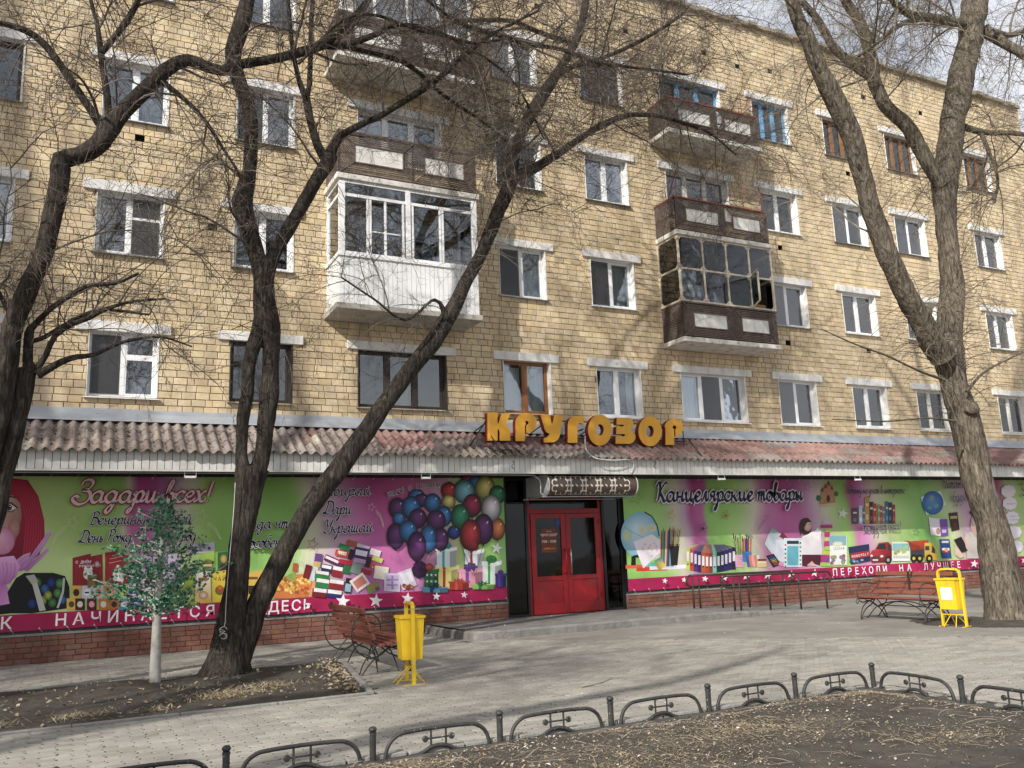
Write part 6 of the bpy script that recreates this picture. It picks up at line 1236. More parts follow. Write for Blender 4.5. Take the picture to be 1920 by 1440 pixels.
for q in (((34, 1066), (62, 1042), (90, 1000)), ((44, 1068), (70, 1048), (90, 1030)), ((26, 1066), (42, 1048), (54, 1040))): pr.line(list(q), .9, (146, 84, 146))
BL = [(226, 150, 216), (238, 172, 230), (200, 116, 190), (176, 92, 166)]
pr.poly([(-40, 1052), (6, 1044), (26, 1042), (38, 1062), (30, 1082), (14, 1096), (-40, 1100)], [BL[0], BL[1], BL[1], BL[0], BL[2], BL[3], BL[2]]); pr.poly([(-40, 1100), (12, 1096), (20, 1112), (18, 1134), (-40, 1142)], [BL[3], BL[2], BL[1], BL[0], BL[2]])
for k in range(7): pr.line([(-20+k*8, 1050+k), (-14+k*7, 1072), (-18+k*6, 1096)], 1.2, BL[2 if k % 2 else 3])
pr.disc(4, 1014, 24, 26, (190, 96, 140), None, 30); pr.disc(4, 1014, 23, 25, (240, 176, 204), (206, 120, 162), 30, light=(-.25, -.35)); pr.disc(-5, 1003, 4.5, 6, (252, 232, 240), (240, 180, 206), 12, rot=.5); pr.disc(14, 1026, 3, 5, (232, 160, 192), (218, 140, 176), 10, rot=.6)
pr.poly([(14, 1110), (30, 1084), (46, 1074), (100, 1074), (122, 1080), (130, 1100), (131, 1140), (60, 1150), (20, 1150), (-40, 1156), (-40, 1142), (18, 1132)], (22, 22, 26))
for k, (a, b) in enumerate(((70, 1092), (84, 1104), (96, 1092), (108, 1112), (80, 1126), (98, 1130), (116, 1124), (60, 1132), (112, 1094), (90, 1116))): pr.disc(a, b, 8, 9, [(70, 150, 50), (46, 120, 170), (30, 70, 150), (90, 160, 70), (200, 190, 60)][k % 5], [(30, 80, 40), (30, 60, 110), (20, 40, 110), (40, 90, 50), (60, 110, 60)][k % 5], 9)
pr.poly([(58, 1086), (66, 1082), (86, 1144), (74, 1146)], (196, 196, 190)); pr.line([(120, 1084), (118, 1110), (108, 1140)], 4, (184, 186, 180)); pr.poly([(48, 1080), (64, 1077), (72, 1090), (60, 1096)], (176, 178, 172))
pr.cut('printed_portrait')
# goods on the left half
def pack(u, v, w, h, col, rot=0.0, band=None, txt=None, col2=None):
    pr.rect(u, v, w, h, col, rot, col2); c, q = math.cos(rot), math.sin(rot)
    if band: pr.rect(u+q*h*.18, v+c*h*.18, w*.98, h*.34, band, rot)
    if txt: pr.rect(u-(-q)*h*-.18, v-h*.18*c, w*.6, h*.10, txt, rot); pr.rect(u+q*h*.02, v-h*.02*c, w*.42, h*.07, txt, rot)
pr.poly([(136, 1046), (170, 1038), (170, 1043), (192, 1039), (193, 1096), (136, 1100)], (150, 26, 36)); pr.poly([(197, 1036), (238, 1032), (240, 1094), (197, 1096)], (156, 28, 40))
x0, _ = bxz(142, 1054); block(pr, 'С ДНЁМ', spread(144, 168, 6, 1054), bxz(156, 1054)[1], .062, WHITE, .02, sx=.9); block(pr, 'РОЖДЕНИЯ!', spread(150, 188, 9, 1060), bxz(170, 1061)[1], .052, WHITE, .02, sx=.85)
pr.disc(165, 1076, 9, 11, (238, 236, 232), (214, 210, 206)); pr.poly([(157, 1068), (160, 1060), (164, 1067)], (236, 234, 230)); pr.poly([(167, 1067), (172, 1060), (174, 1069)], (236, 234, 230)); pr.disc(162, 1074, 1, 1.3, (20, 20, 20)); pr.disc(169, 1074, 1, 1.3, (20, 20, 20)); pr.disc(182, 1058, 6, 7, (206, 206, 210), (150, 40, 50), 9)
pr.disc(222, 1080, 11, 16, (238, 236, 232), (210, 206, 204)); pr.rect(222, 1092, 12, 4, (190, 30, 40)); pr.disc(218, 1073, 1, 1.3, (20, 20, 20)); pr.disc(226, 1073, 1, 1.3, (20, 20, 20))
for a, b in ((206, 1048), (204, 1056), (210, 1042)): pr.line([(a, b), (a+24, b-5)], .9, (214, 160, 160))
for i, (a, c, d) in enumerate(((143, (214, 170, 70), (60, 44, 20)), (163, (196, 196, 206), (230, 228, 230)), (184, (206, 200, 200), (190, 110, 60)), (205, (206, 120, 60), (230, 190, 150)))): pr.rect(a, 1111, 19, 26, c); pr.rect(a+10, 1111, 4, 15, (170, 165, 165)); pr.disc(a, 1111, 6, 7, d, d, 14); pr.rect(a, 1111, 8, 3, (40, 36, 36))
for i, (a, c, d) in enumerate(((134, (206, 166, 70), (90, 60, 20)), (150, (60, 34, 28), (220, 200, 190)), (172, (90, 26, 30), (226, 150, 170)), (194, (206, 120, 46), (236, 226, 210)), (214, (216, 110, 40), (60, 50, 50)), (232, (70, 150, 190), (230, 230, 230)))): pr.rect(a, 1133, 18, 22, c); pr.disc(a, 1133, 5.5, 6, d, d, 12)
pr.rect(173, 1090, 18, 24, (70, 120, 70)); pr.rect(173, 1090, 12, 16, (160, 96, 50)); pr.rect(173, 1086, 10, 4, (90, 50, 24))
for a, b, w, h, c, d in ((252, 1084, 22, 60, (60, 50, 130), (200, 190, 230)), (275, 1074, 20, 70, (206, 176, 214), (170, 120, 190)), (300, 1070, 26, 76, (214, 196, 224), (226, 110, 180)), (326, 1074, 22, 68, (206, 190, 220), (150, 120, 180)), (256, 1124, 24, 34, (40, 60, 120), (220, 220, 220)), (280, 1122, 20, 38, (226, 226, 226), (60, 60, 70)), (304, 1120, 24, 40, (70, 40, 50), (206, 190, 180)), (330, 1120, 20, 40, (180, 200, 90), (90, 140, 40))): pr.rect(a, b, w, h, c); pr.rect(a, b-h*.2, w*.7, h*.22, d); pr.rect(a, b+h*.2, w*.5, h*.1, d)
pr.poly([(352, 1022), (402, 1016), (402, 1034), (352, 1040)], (196, 184, 214)); pr.line([(370, 1020), (370, 1038)], .8, (150, 140, 180)); pr.disc(397, 1027, 4, 4, (176, 160, 200), (206, 196, 224), 12)
pr.poly([(375, 1038), (402, 1034), (402, 1072), (375, 1074)], (150, 190, 70)); pr.disc(389, 1060, 12, 12, (90, 70, 40), (120, 140, 60), 16); pr.rect(389, 1060, 16, 4, (220, 200, 150))
pr.poly([(408, 1036), (428, 1034), (428, 1072), (408, 1072)], (40, 100, 50)); pr.disc(419, 1048, 6, 8, (206, 170, 80), (160, 120, 50), 12); pr.disc(419, 1064, 7, 7, (60, 40, 30), None, 12)
pr.rect(352, 1100, 26, 70, (176, 200, 60), 0, (120, 160, 40)); pr.disc(354, 1116, 9, 12, (220, 230, 150), (150, 180, 60), 12)
pr.poly([(366, 1074), (394, 1070), (396, 1130), (366, 1132)], [(240, 236, 226)]*2+[(226, 170, 70)]*2); pr.rect(381, 1086, 18, 6, (200, 130, 40)); pr.disc(381, 1116, 9, 8, (240, 226, 200), (190, 130, 60), 12)
pr.poly([(398, 1072), (424, 1069), (426, 1128), (398, 1130)], (222, 190, 50)); block(pr, 'ЧАЙ', spread(403, 420, 3, 1085), bxz(411, 1086)[1], .10, (30, 24, 20), .02, sx=.85); pr.disc(412, 1107, 9, 9, (190, 60, 30), (90, 110, 40), 14); pr.disc(412, 1102, 5, 5, (226, 120, 60), (190, 60, 30), 12)
pr.poly([(462, 1074), (492, 1068), (490, 1125), (458, 1128)], (220, 176, 70)); pr.rect(474, 1084, 18, 5, (120, 70, 30)); pr.rect(472, 1106, 12, 16, (60, 40, 26)); pr.poly([(436, 1072), (460, 1070), (458, 1126), (436, 1126)], (206, 140, 60))
pr.poly([(512, 1104), (540, 1078), (566, 1076), (592, 1090), (586, 1118), (545, 1122), (512, 1122)], (220, 120, 60)); pr.poly([(586, 1092), (593, 1090), (586, 1118), (578, 1120)], (236, 150, 110))
R_ = random.Random(3)
for _ in range(60): pr.rect(R_.uniform(520, 580), R_.uniform(1082, 1112), R_.uniform(5, 9), R_.uniform(3, 6), R_.choice([(226, 196, 70), (206, 96, 40), (236, 210, 110), (190, 80, 40), (230, 160, 60)]), R_.uniform(-1, 1))
pr.rect(553, 1064, 9, 16, (196, 80, 46), .1); pr.poly([(536, 1080), (552, 1072), (556, 1086), (540, 1090)], (150, 170, 70))
prod = [(576, 1072, 12, 26, (130, 26, 36), .25), (588, 1076, 10, 28, (200, 206, 214), .3), (596, 1050, 14, 24, (110, 60, 140), .15), (594, 1058, 13, 10, (200, 170, 90), .15), (626, 1052, 38, 12, (90, 40, 80), .42), (622, 1049, 26, 5, (226, 220, 226), .42), (612, 1066, 20, 15, (40, 44, 90), .2), (612, 1063, 18, 6, (226, 228, 232), .2), (632, 1072, 20, 20, (150, 30, 40), .2), (633, 1066, 18, 7, (228, 230, 232), .2), (603, 1079, 26, 14, (40, 130, 60), .15), (604, 1074, 24, 6, (230, 222, 228), .15), (604, 1094, 26, 16, (36, 130, 66), .15), (605, 1089, 24, 7, (230, 232, 230), .15), (630, 1096, 28, 18, (150, 34, 40), .15), (631, 1091, 26, 7, (230, 230, 232), .15), (598, 1112, 26, 16, (130, 26, 36), .12), (600, 1107, 24, 7, (232, 232, 234), .12), (626, 1114, 28, 14, (40, 44, 110), .12), (627, 1110, 26, 7, (232, 232, 234), .12), (653, 1098, 13, 28, (40, 34, 40), .15), (652, 1102, 11, 15, (150, 190, 214), .15), (650, 1068, 15, 16, (40, 110, 60), .2), (668, 1066, 20, 20, (120, 150, 140), .3), (645, 1026, 20, 10, (40, 130, 70), .3), (640, 1038, 24, 12, (200, 70, 40), .2), (641, 1037, 16, 6, (240, 226, 210), .2), (660, 1019, 20, 10, (170, 90, 40), .25), (680, 1026, 24, 9, (206, 190, 214), .3), (677, 1038, 28, 22, (70, 40, 110), .2), (677, 1037, 22, 10, (226, 220, 236), .2), (658, 1040, 8, 20, (50, 26, 40), .25), (676, 1052, 26, 8, (190, 150, 190), .2), (648, 1054, 26, 8, (190, 30, 50), .2), (703, 1036, 20, 12, (226, 214, 220), .3), (707, 1049, 20, 9, (206, 206, 90), .35), (690, 1054, 10, 20, (60, 30, 50), .25), (704, 1063, 22, 10, (206, 80, 40), .3), (686, 1072, 20, 9, (180, 34, 50), .3), (714, 1074, 26, 24, (236, 226, 206), .15), (674, 1092, 30, 26, (236, 220, 220), -.6), (674, 1092, 22, 16, (206, 120, 100), -.6), (700, 1102, 24, 16, (120, 150, 70), -.3), (698, 1100, 8, 7, (206, 120, 60), -.3), (707, 1104, 8, 7, (130, 60, 130), -.3), (735, 1092, 30, 34, (206, 200, 226), .05), (735, 1092, 22, 26, (150, 120, 176), .05), (762, 1086, 28, 34, (214, 206, 226), -.35), (762, 1083, 20, 20, (232, 228, 240), -.35)]
for a, b, w, h, c, r in prod: pr.rect(a, b, w, h, c, r)
for a, b in ((728, 1082), (742, 1082), (728, 1092), (742, 1092), (728, 1102), (742, 1102)): pr.rect(a, b, 10, 7, (196, 176, 206))
block(pr, 'Fitz', spread(634, 646, 4, 1037), bxz(640, 1038)[1], .055, (180, 40, 20), .02); block(pr, 'Fitz', spread(698, 711, 4, 1063), bxz(704, 1064)[1], .055, (246, 236, 226), .02)
for k in range(5): pr.disc(757+k*3.5, 1098+((k*7) % 5), 4, 4, [(200, 70, 60), (220, 170, 60), (190, 50, 70)][k % 3], (120, 30, 40), 8)
pr.cut('printed_goods', 'stuff')
# gifts and balloons
def gift(u, v, w, h, col, rib, bow=True, lid=None):
    dk = tuple(int(c*.72) for c in col); pr.poly([(u-w/2, v-h/2), (u+w*.18, v-h/2+h*.03), (u+w*.18, v+h/2), (u-w/2, v+h/2-h*.03)], col); pr.poly([(u+w*.18, v-h/2+h*.03), (u+w/2, v-h/2-h*.02), (u+w/2, v+h/2-h*.05), (u+w*.18, v+h/2)], dk)
    pr.rect(u-w*.15, v, w*.13, h*.97, rib); pr.poly([(u-w*.56, v-h*.5), (u+w*.2, v-h*.46), (u+w*.56, v-h*.53), (u+w*.56, v-h*.36), (u+w*.2, v-h*.28), (u-w*.56, v-h*.32)], lid or tuple(min(255, int(c*1.06)) for c in col)); pr.rect(u-w*.15, v-h*.40, w*.14, h*.18, rib)
    if bow:
        for k in range(7): a = k*.9; pr.disc(u-w*.02+math.cos(a)*w*.16, v-h*.58+math.sin(a)*h*.07, w*.14, h*.10, rib, tuple(int(c*.6) for c in rib), 10, rot=a)
    pr.cut('printed_gift')
gift(838, 1082, 40, 44, (226, 220, 120), (190, 50, 40), False); gift(836, 1045, 36, 38, (224, 230, 234), (60, 170, 166)); gift(888, 1050, 34, 40, (226, 230, 236), (190, 40, 60)); gift(808, 1085, 26, 36, (40, 110, 70), (30, 90, 60), False)
for k in range(6): pr.star(800+(k % 3)*8, 1078+(k//3)*12, 3.2, (226, 236, 200), part=True)
gift(882, 1084, 46, 36, (232, 150, 176), (120, 70, 170)); gift(921, 1074, 34, 44, (220, 232, 224), (60, 160, 70)); gift(938, 1088, 20, 26, (60, 50, 140), (120, 60, 170)); gift(860, 1098, 36, 16, (190, 50, 40), (220, 90, 60)); gift(815, 1106, 46, 10, (90, 160, 200), (20, 60, 110)); gift(905, 1100, 40, 10, (140, 200, 90), (30, 130, 70))
for (a, b, c_, d_) in ((765, 1035, 784, 1062), (790, 1036, 786, 1062), (802, 1040, 788, 1064), (810, 1036, 790, 1064), (874, 1022, 888, 1078), (905, 1020, 890, 1078), (860, 1012, 886, 1080), (882, 1034, 889, 1082)): pr.line([(a, b), (c_, d_)], .8, (70, 50, 80))
for k in range(8): pr.disc(786+math.cos(k*.8)*8, 1068+math.sin(k*.8)*9, 7, 8, (74, 24, 84), (40, 10, 50), 9)
pr.disc(804, 1063, 8, 7, (220, 90, 60), (150, 40, 40), 10)
pr.cut('printed_strings', 'stuff')
PUR, BLU, RED, LBL, YEL, CRI, GRE, ORA, WHB, DBL = (92, 34, 104), (44, 116, 190), (196, 36, 44), (110, 190, 206), (226, 200, 100), (160, 26, 70), (30, 130, 84), (226, 110, 50), (214, 206, 220), (30, 60, 150)
for (a, b, rx, ry, c) in ((876, 900, 13, 8, CRI), (890, 905, 14, 12, BLU), (841, 921, 15, 17, RED), (908, 915, 19, 23, YEL), (931, 928, 16, 18, GRE), (870, 922, 20, 23, LBL), (840, 941, 13, 14, YEL), (932, 992, 14, 21, ORA), (920, 953, 19, 26, WHB), (884, 948, 18, 22, CRI), (850, 998, 12, 13, DBL), (862, 969, 18, 24, GRE), (905, 992, 19, 29, PUR), (881, 1003, 20, 30, RED),
    (780, 930, 15, 13, BLU), (744, 953, 16, 20, PUR), (789, 938, 14, 13, PUR), (810, 943, 16, 18, BLU), (770, 952, 18, 22, BLU), (831, 968, 15, 20, BLU), (747, 973, 12, 13, BLU), (782, 972, 17, 19, PUR), (817, 976, 18, 20, PUR), (741, 1005, 17, 25, PUR), (764, 996, 18, 21, BLU), (825, 1011, 15, 22, PUR), (802, 1010, 16, 27, BLU), (780, 1024, 18, 28, PUR)): pr.balloon(a, b, rx, ry, c)
pr.star(930, 1028, 11, (240, 240, 240), rot=.2)
for (a, b, r, c, w) in ((136, 980, 13, (206, 220, 170), .9), (377, 968, 14, (206, 220, 170), .9), (585, 1020, 12, (150, 40, 50), 1.5), (695, 951, 8, (236, 200, 226), 1.0), (545, 955, 13, (150, 200, 110), .9)): pr.star(a, b, r, c, hollow=w, rot=.3)
for (a, b, d) in ((124, 986, -1), (388, 978, 1), (703, 955, .6)):
    for k in range(4): pr.line([(a, b+k*2), (a+d*14, b+8+k*3), (a+d*22, b+22+k*3), (a+d*26, b+34)], .6, (206, 220, 176))
pr.cut('printed_sparkles', 'stuff')
pr = Print(bl); pr.k = 900
script(pr, 'Задари всех!', 136, 393, 943, 21, (232, 198, 204), (160, 20, 48), .30, .13); script(pr, 'Вечеринка друзей', 166, 358, 984, 11.5, NAVY, WHITE, .28, .085); script(pr, 'День Рожд', 146, 246, 1018, 11.5, NAVY, WHITE, .28, .085); script(pr, 'род', 338, 366, 1014, 11, NAVY, WHITE, .28, .085)
script(pr, 'когда что', 448, 548, 992, 12, NAVY, WHITE, .28, .085); script(pr, 'особенн', 464, 536, 1027, 12, NAVY, WHITE, .28, .085); script(pr, 'Выбирай', 590, 692, 930, 12, NAVY, WHITE, .28, .085); script(pr, 'Дари', 603, 656, 965, 12.5, NAVY, WHITE, .28, .085); script(pr, 'Украшай', 602, 696, 1000, 12.5, NAVY, WHITE, .28, .085)
T_ = 'ШАРЫ С ГЕЛИЕМ'; n = len(T_); us = np.linspace(729, 818, n); vs = 928-17*np.sin(np.linspace(.0, 1.75, n))
for col, bo in ((WHITE, .07), ((40, 30, 46), .018)): block(pr, T_, [bxz(u, v)[0] for u, v in zip(us, vs)], [bxz(u, v)[1] for u, v in zip(us, vs)], .125, col, bo, rots=[.42*math.cos(t) for t in np.linspace(.0, 1.75, n)], sx=.9)
zc = (Zb0+Zs)/2; zl = [zc]*12
block(pr, 'К', [bxz(12, 1165)[0]], zc, .27, (240, 238, 240), .012, part=True); block(pr, 'НАЧИНАЕТСЯ', spread(115, 393, 10, 1150), zc, .27, (240, 238, 240), .012, part=True); block(pr, 'ЗДЕСЬ', spread(490, 574, 5, 1135), zc, .27, (240, 238, 240), .012, part=True)
for u, v, r in ((640, 1127, 14), (702, 1126, 13.5), (761, 1122, 12), (815, 1118, 8), (867, 1115, 7)): pr.star(u, v, r, (238, 236, 238), rot=.12, part=True)
pr.cut('printed_phrase')
# --- right banner
br_ = thing('banner', (17, BY, .54), 'right printed banner with stationery, books, toy cars and a magenta strip reading ПЕРЕХОДИ НА ЛУЧШЕЕ', 'banner')
RB0, RB1 = 11.56, 28.9
sheet(RB0, RB1, Zb0, Zb1, [(1160, (132, 192, 84), (136, 200, 84)), (1215, (150, 200, 90), (130, 205, 80)), (1250, (170, 204, 130), (150, 210, 96)), (1272, BEI, (210, 210, 180)), (1290, MAU, (210, 190, 196)), (1303, MAG, (200, 130, 176)), (1324, (190, 80, 150), (206, 140, 190)), (1330, (138, 192, 90), (142, 206, 96)), (1360, (140, 200, 80), (140, 210, 84)), (1395, (170, 206, 120), (190, 216, 140)), (1415, BEI, (210, 208, 186)), (1440, (190, 90, 150), (200, 140, 180)), (1470, MAG, (196, 110, 176)), (1500, (178, 70, 140), (206, 130, 180)), (1530, MAU, (226, 180, 206)), (1550, BEI, (190, 210, 150)), (1590, (140, 196, 80), (150, 210, 90)), (1606, MAG, (206, 150, 190)), (1625, PINK, (206, 150, 196)), (1645, BEI, (206, 206, 176)), (1690, (150, 200, 90), LGR), (1735, (120, 188, 84), (130, 206, 90)), (1750, (150, 200, 110), (150, 216, 100)), (1790, (196, 206, 160), LGR), (1815, MAU, (220, 170, 200)), (1850, PINK, PINK), (1882, MAG, (206, 120, 176)), (1900, (170, 196, 120), LGR), (1960, GRN, LGR), (2100, MAG, PINK)], br_)
stripe(RB0, RB1, Zb0, Zs, br_); eyelets(RB0, RB1, Zb0, Zb1, br_)
pr = Print(br_)
for k, (a, b, c) in enumerate(((1180, 1062, (230, 90, 50)), (1200, 1067, (220, 60, 40)), (1225, 1064, (226, 226, 236)), (1250, 1062, (206, 206, 230)), (1275, 1062, (230, 230, 240)), (1215, 1058, (90, 190, 170)))): pr.rect(a+22, b, 58, 7, c, -.03)
pr.disc(1200, 1003, 36, 43, (196, 222, 232), (120, 180, 206), 30, light=(-.2, -.3)); pr.disc(1205, 993, 8, 9, (220, 196, 140), (190, 210, 200), 10); pr.disc(1176, 1004, 9, 12, (206, 210, 110), (160, 200, 190), 9); pr.disc(1222, 990, 9, 8, (214, 190, 110), (180, 206, 190), 9); pr.line([(1170, 988), (1190, 1000), (1212, 1010)], .8, (40, 60, 70)); pr.line([(1208, 960), (1222, 968), (1232, 985), (1236, 1005)], 3.6, (18, 18, 20)); pr.poly([(1184, 1043), (1192, 1043), (1192, 1060), (1183, 1060)], (24, 24, 26)); pr.disc(1200, 1043, 14, 3, (24, 24, 26), None, 12)
for k in range(9): a = 1238+k*2.7; pr.poly([(a, 1062), (a+3.4, 1062), (a+4.5+k*.35, 1000-((k*5) % 9)), (a+2.8+k*.35, 994-((k*5) % 9)), (a+1+k*.35, 1000-((k*5) % 9))], [(200, 50, 60), (60, 150, 80), (40, 90, 170), (226, 190, 60), (120, 60, 140), (60, 60, 70), (80, 170, 190), (190, 110, 60), (30, 110, 90)][k])
pr.poly([(1255, 1020), (1274, 1020), (1270, 1060), (1258, 1060)], (34, 30, 32))
for k in range(8): a = 1258+k*2; pr.line([(a, 1024), (a-1+k*.9, 990+((k*3) % 7))], 2.2, [(190, 120, 70), (60, 110, 80), (40, 40, 50), (196, 150, 90)][k % 4])
pr.poly([(1187, 1016), (1222, 1002), (1238, 1012), (1238, 1036), (1206, 1066)], (232, 224, 232))
for k in range(12): pr.disc(R_.uniform(1200, 1234), R_.uniform(1014, 1048), 3, 3.4, R_.choice([(226, 110, 130), (240, 170, 180), (160, 190, 220), (226, 180, 140)]), (236, 214, 224), 8)
pr.poly([(1226, 1052), (1240, 1044), (1247, 1060), (1236, 1071)], [(60, 150, 90), (60, 90, 180), (226, 200, 60), (226, 120, 50)])
nf = 13
for k in range(nf):
    t = k/(nf-1); a = 1286+t*86; tb = 1030-5*math.sin(t*3.14)*-1-3; w = 7.2; c = [(190, 206, 80), (206, 70, 50), (90, 50, 140), (60, 40, 100), (206, 90, 50), (190, 70, 40), (150, 60, 40), (110, 206, 190), (30, 50, 60), (40, 34, 90), (50, 40, 120), (60, 40, 110), (40, 34, 70)][k]
    pr.poly([(a, tb+5*math.sin(t*3.14)), (a+w, tb+5*math.sin(min(t+.08, 1)*3.14)), (a+w, 1068+6*math.sin(min(t+.08, 1)*3.14)), (a, 1068+6*math.sin(t*3.14))], c); pr.rect(a+w/2, tb+16+5*math.sin(t*3.14), w*.6, 18, (230, 228, 236)); pr.disc(a+w/2, 1058+5*math.sin(t*3.14), 1.5, 1.8, (20, 20, 24), None, 8); pr.poly([(a, tb+5*math.sin(t*3.14)), (a+w, tb+5*math.sin(min(t+.08, 1)*3.14)), (1330+(a-1330)*.55+w*.6, 1021), (1330+(a-1330)*.55, 1021)], tuple(int(q*.6+70) for q in c))
for k in range(9): a = 1381+k*2.2; pr.line([(a, 1042), (a-6+k*1.9, 1003+((k*4) % 11))], 1.7, [(120, 70, 46), (196, 170, 130), (70, 44, 34)][k % 3]); pr.line([(a-5.8+k*1.8, 1010+((k*4) % 11)), (a-6.4+k*1.95, 1000+((k*4) % 11))], 2.4, (50, 34, 30))
pr.poly([(1377, 1040), (1397, 1040), (1394, 1064), (1379, 1064)], (226, 170, 196))
for k in range(4): pr.line([(1383, 1046+k*4), (1393, 1045+k*4)], 1, (190, 40, 80))
for k in range(8): pr.rect(1393+k*2, 1022, 1.9, 24, [(206, 60, 50), (226, 150, 50), (90, 60, 150), (60, 60, 140), (40, 90, 170), (190, 40, 60), (226, 190, 60), (200, 80, 110)][k])
pr.rect(1400, 1044, 17, 18, (60, 130, 200)); 
for k in range(5): pr.rect(1402+k*5, 1052, 5, 22, [(60, 100, 190), (230, 130, 90), (236, 160, 170), (226, 130, 60), (200, 226, 230)][k], -.15)
pr.rect(1428, 1050, 16, 4, (150, 40, 50)); pr.rect(1428, 1058, 18, 10, (214, 196, 120)); pr.rect(1428, 1054, 16, 4, (226, 214, 190))
pr.poly([(1433, 1020), (1446, 988), (1462, 1000), (1470, 1012), (1462, 1050), (1452, 1046)], [(190, 206, 216), (130, 150, 156), (150, 170, 176), (190, 196, 210), (206, 212, 224), (206, 212, 224)]); pr.poly([(1460, 1006), (1467, 998), (1476, 1008), (1470, 1012)], (120, 34, 50)); pr.poly([(1453, 1012), (1469, 1012), (1472, 1056), (1456, 1050)], (206, 210, 226))
pr.poly([(1436, 1042), (1450, 1038), (1464, 1058), (1449, 1064)], (36, 30, 40))
for k in range(7): pr.line([(1440+k*1.9, 1045+k*2.4), (1449+k*1.9, 1042+k*2.4)], 1.9, [(90, 50, 130), (40, 80, 160), (60, 170, 170), (206, 190, 60), (226, 150, 50), (206, 70, 60), (170, 110, 50)][k])
pr.rect(1468, 1058, 16, 8, (226, 150, 190), .3); pr.rect(1486, 1036, 34, 54, (206, 224, 230)); pr.rect(1486, 1042, 21, 36, (90, 176, 196)); pr.rect(1486, 1017, 22, 6, (40, 50, 70))
for k in range(12): pr.rect(1472 if k % 2 else 1500, 1018+k*4, 3, 3, [(40, 40, 60), (200, 60, 80), (60, 130, 70)][k % 3])
pr.cut('printed_stationery', 'stuff')
# picture of a small girl in a white shirt with building blocks (print)
pr.poly([(1502, 1007), (1524, 996), (1538, 1000), (1542, 1042), (1502, 1044)], [(232, 228, 232)]*3+[(214, 208, 214)]*2); pr.poly([(1522, 1002), (1532, 990), (1540, 996), (1534, 1014)], (236, 232, 236)); pr.poly([(1503, 1040), (1540, 1040), (1536, 1060), (1520, 1054), (1512, 1062), (1503, 1060)], (84, 24, 44)); pr.poly([(1512, 1060), (1522, 1052), (1530, 1062)], (214, 170, 156))
pr.disc(1510, 987, 12, 16, (74, 40, 34), (40, 20, 18), 18); pr.disc(1514, 986, 7.5, 10, (222, 182, 166), (196, 150, 134), 16); pr.poly([(1502, 974), (1514, 971), (1521, 978), (1512, 980), (1506, 992), (1500, 1004), (1498, 990)], (60, 30, 26)); pr.line([(1515, 984), (1519, 984)], 1.2, (40, 24, 24)); pr.line([(1516, 993), (1520, 993)], 1.2, (170, 80, 80))
pr.cut('printed_portrait')
for a, b, w, h, c in ((1550, 979, 14, 7, (190, 170, 206)), (1549, 987, 22, 6, (176, 40, 110)), (1551, 994, 10, 6, (170, 200, 80)), (1550, 1002, 10, 9, (190, 40, 110)), (1551, 1011, 10, 7, (200, 190, 120)), (1550, 1020, 11, 10, (196, 50, 120)), (1552, 1028, 12, 7, (160, 206, 80)), (1550, 1037, 20, 9, (176, 200, 70)), (1544, 1048, 12, 16, (186, 44, 116)), (1557, 1048, 12, 16, (186, 44, 116)), (1550, 1058, 24, 7, (150, 206, 70)), (1551, 1050, 6, 10, (110, 70, 160))): pr.rect(a, b, w, h, c)
pr.rect(1571, 1032, 32, 54, (226, 230, 220)); pr.rect(1570, 1014, 32, 18, (120, 170, 190)); pr.disc(1570, 1020, 10, 5, (230, 226, 206), (200, 196, 160), 12); 
for k in range(10): pr.disc(R_.uniform(1558, 1584), R_.uniform(1042, 1056), 4, 4, R_.choice([(186, 40, 110), (130, 190, 60), (90, 130, 180)]), (150, 110, 120), 7)
block(pr, 'СКАЗКИ', spread(1563, 1581, 6, 1029), bxz(1572, 1029)[1], .085, (60, 70, 110), .02, sx=.8)
pr.poly([(1536, 948), (1566, 941), (1568, 946), (1552, 950), (1537, 951)], (196, 176, 130)); pr.poly([(1536, 946), (1540, 920), (1552, 910), (1562, 918), (1566, 942)], (176, 120, 80))
for a, b in ((1541, 924), (1547, 917), (1553, 912), (1559, 920)): pr.rect(a, b+8, 4.5, 22, (190, 130, 90)); pr.poly([(a-3, b-2), (a, b-11), (a+3, b-2)], (150, 50, 40))
pr.disc(1552, 935, 3.4, 7, (70, 34, 28), None, 10); pr.disc(1534, 934, 4, 6, (60, 120, 60), (40, 90, 50), 8); pr.disc(1567, 926, 4, 5, (60, 120, 70), (40, 90, 50), 8)
bx_ = [(1602, 952, 11, 30, (70, 70, 80)), (1613, 949, 7, 34, (190, 196, 206)), (1619, 953, 6, 30, (60, 110, 160)), (1625, 947, 9, 50, (190, 140, 60)), (1633, 954, 8, 41, (50, 46, 56)), (1639, 957, 7, 38, (190, 60, 50)), (1647, 960, 5, 36, (120, 160, 90)), (1651, 961, 5, 34, (176, 70, 50)), (1656, 962, 5, 32, (90, 130, 150)), (1662, 958, 6, 42, (70, 110, 130)), (1668, 960, 8, 40, (40, 64, 100)), (1675, 963, 5, 36, (170, 50, 44))]
for a, b, w, h, c in bx_: pr.rect(a, 984-h/2-2, w, h, c, -.02); pr.rect(a, 984-h*.75, w*.6, h*.10, (220, 206, 180)); pr.rect(a, 984-h*.3, w*.5, h*.2, tuple(min(255, q+50) for q in c))
pr.poly([(1725, 932), (1762, 920), (1772, 946), (1736, 966)], (214, 220, 222)); pr.disc(1748, 943, 20, 22, (70, 150, 210), (30, 84, 160), 24, light=(-.2, -.3)); pr.disc(1746, 934, 5, 6, (170, 150, 110), (90, 140, 170), 9); pr.disc(1754, 948, 6, 5, (120, 160, 120), (70, 130, 180), 9); pr.disc(1742, 952, 5, 4, (110, 170, 110), (60, 120, 180), 8)
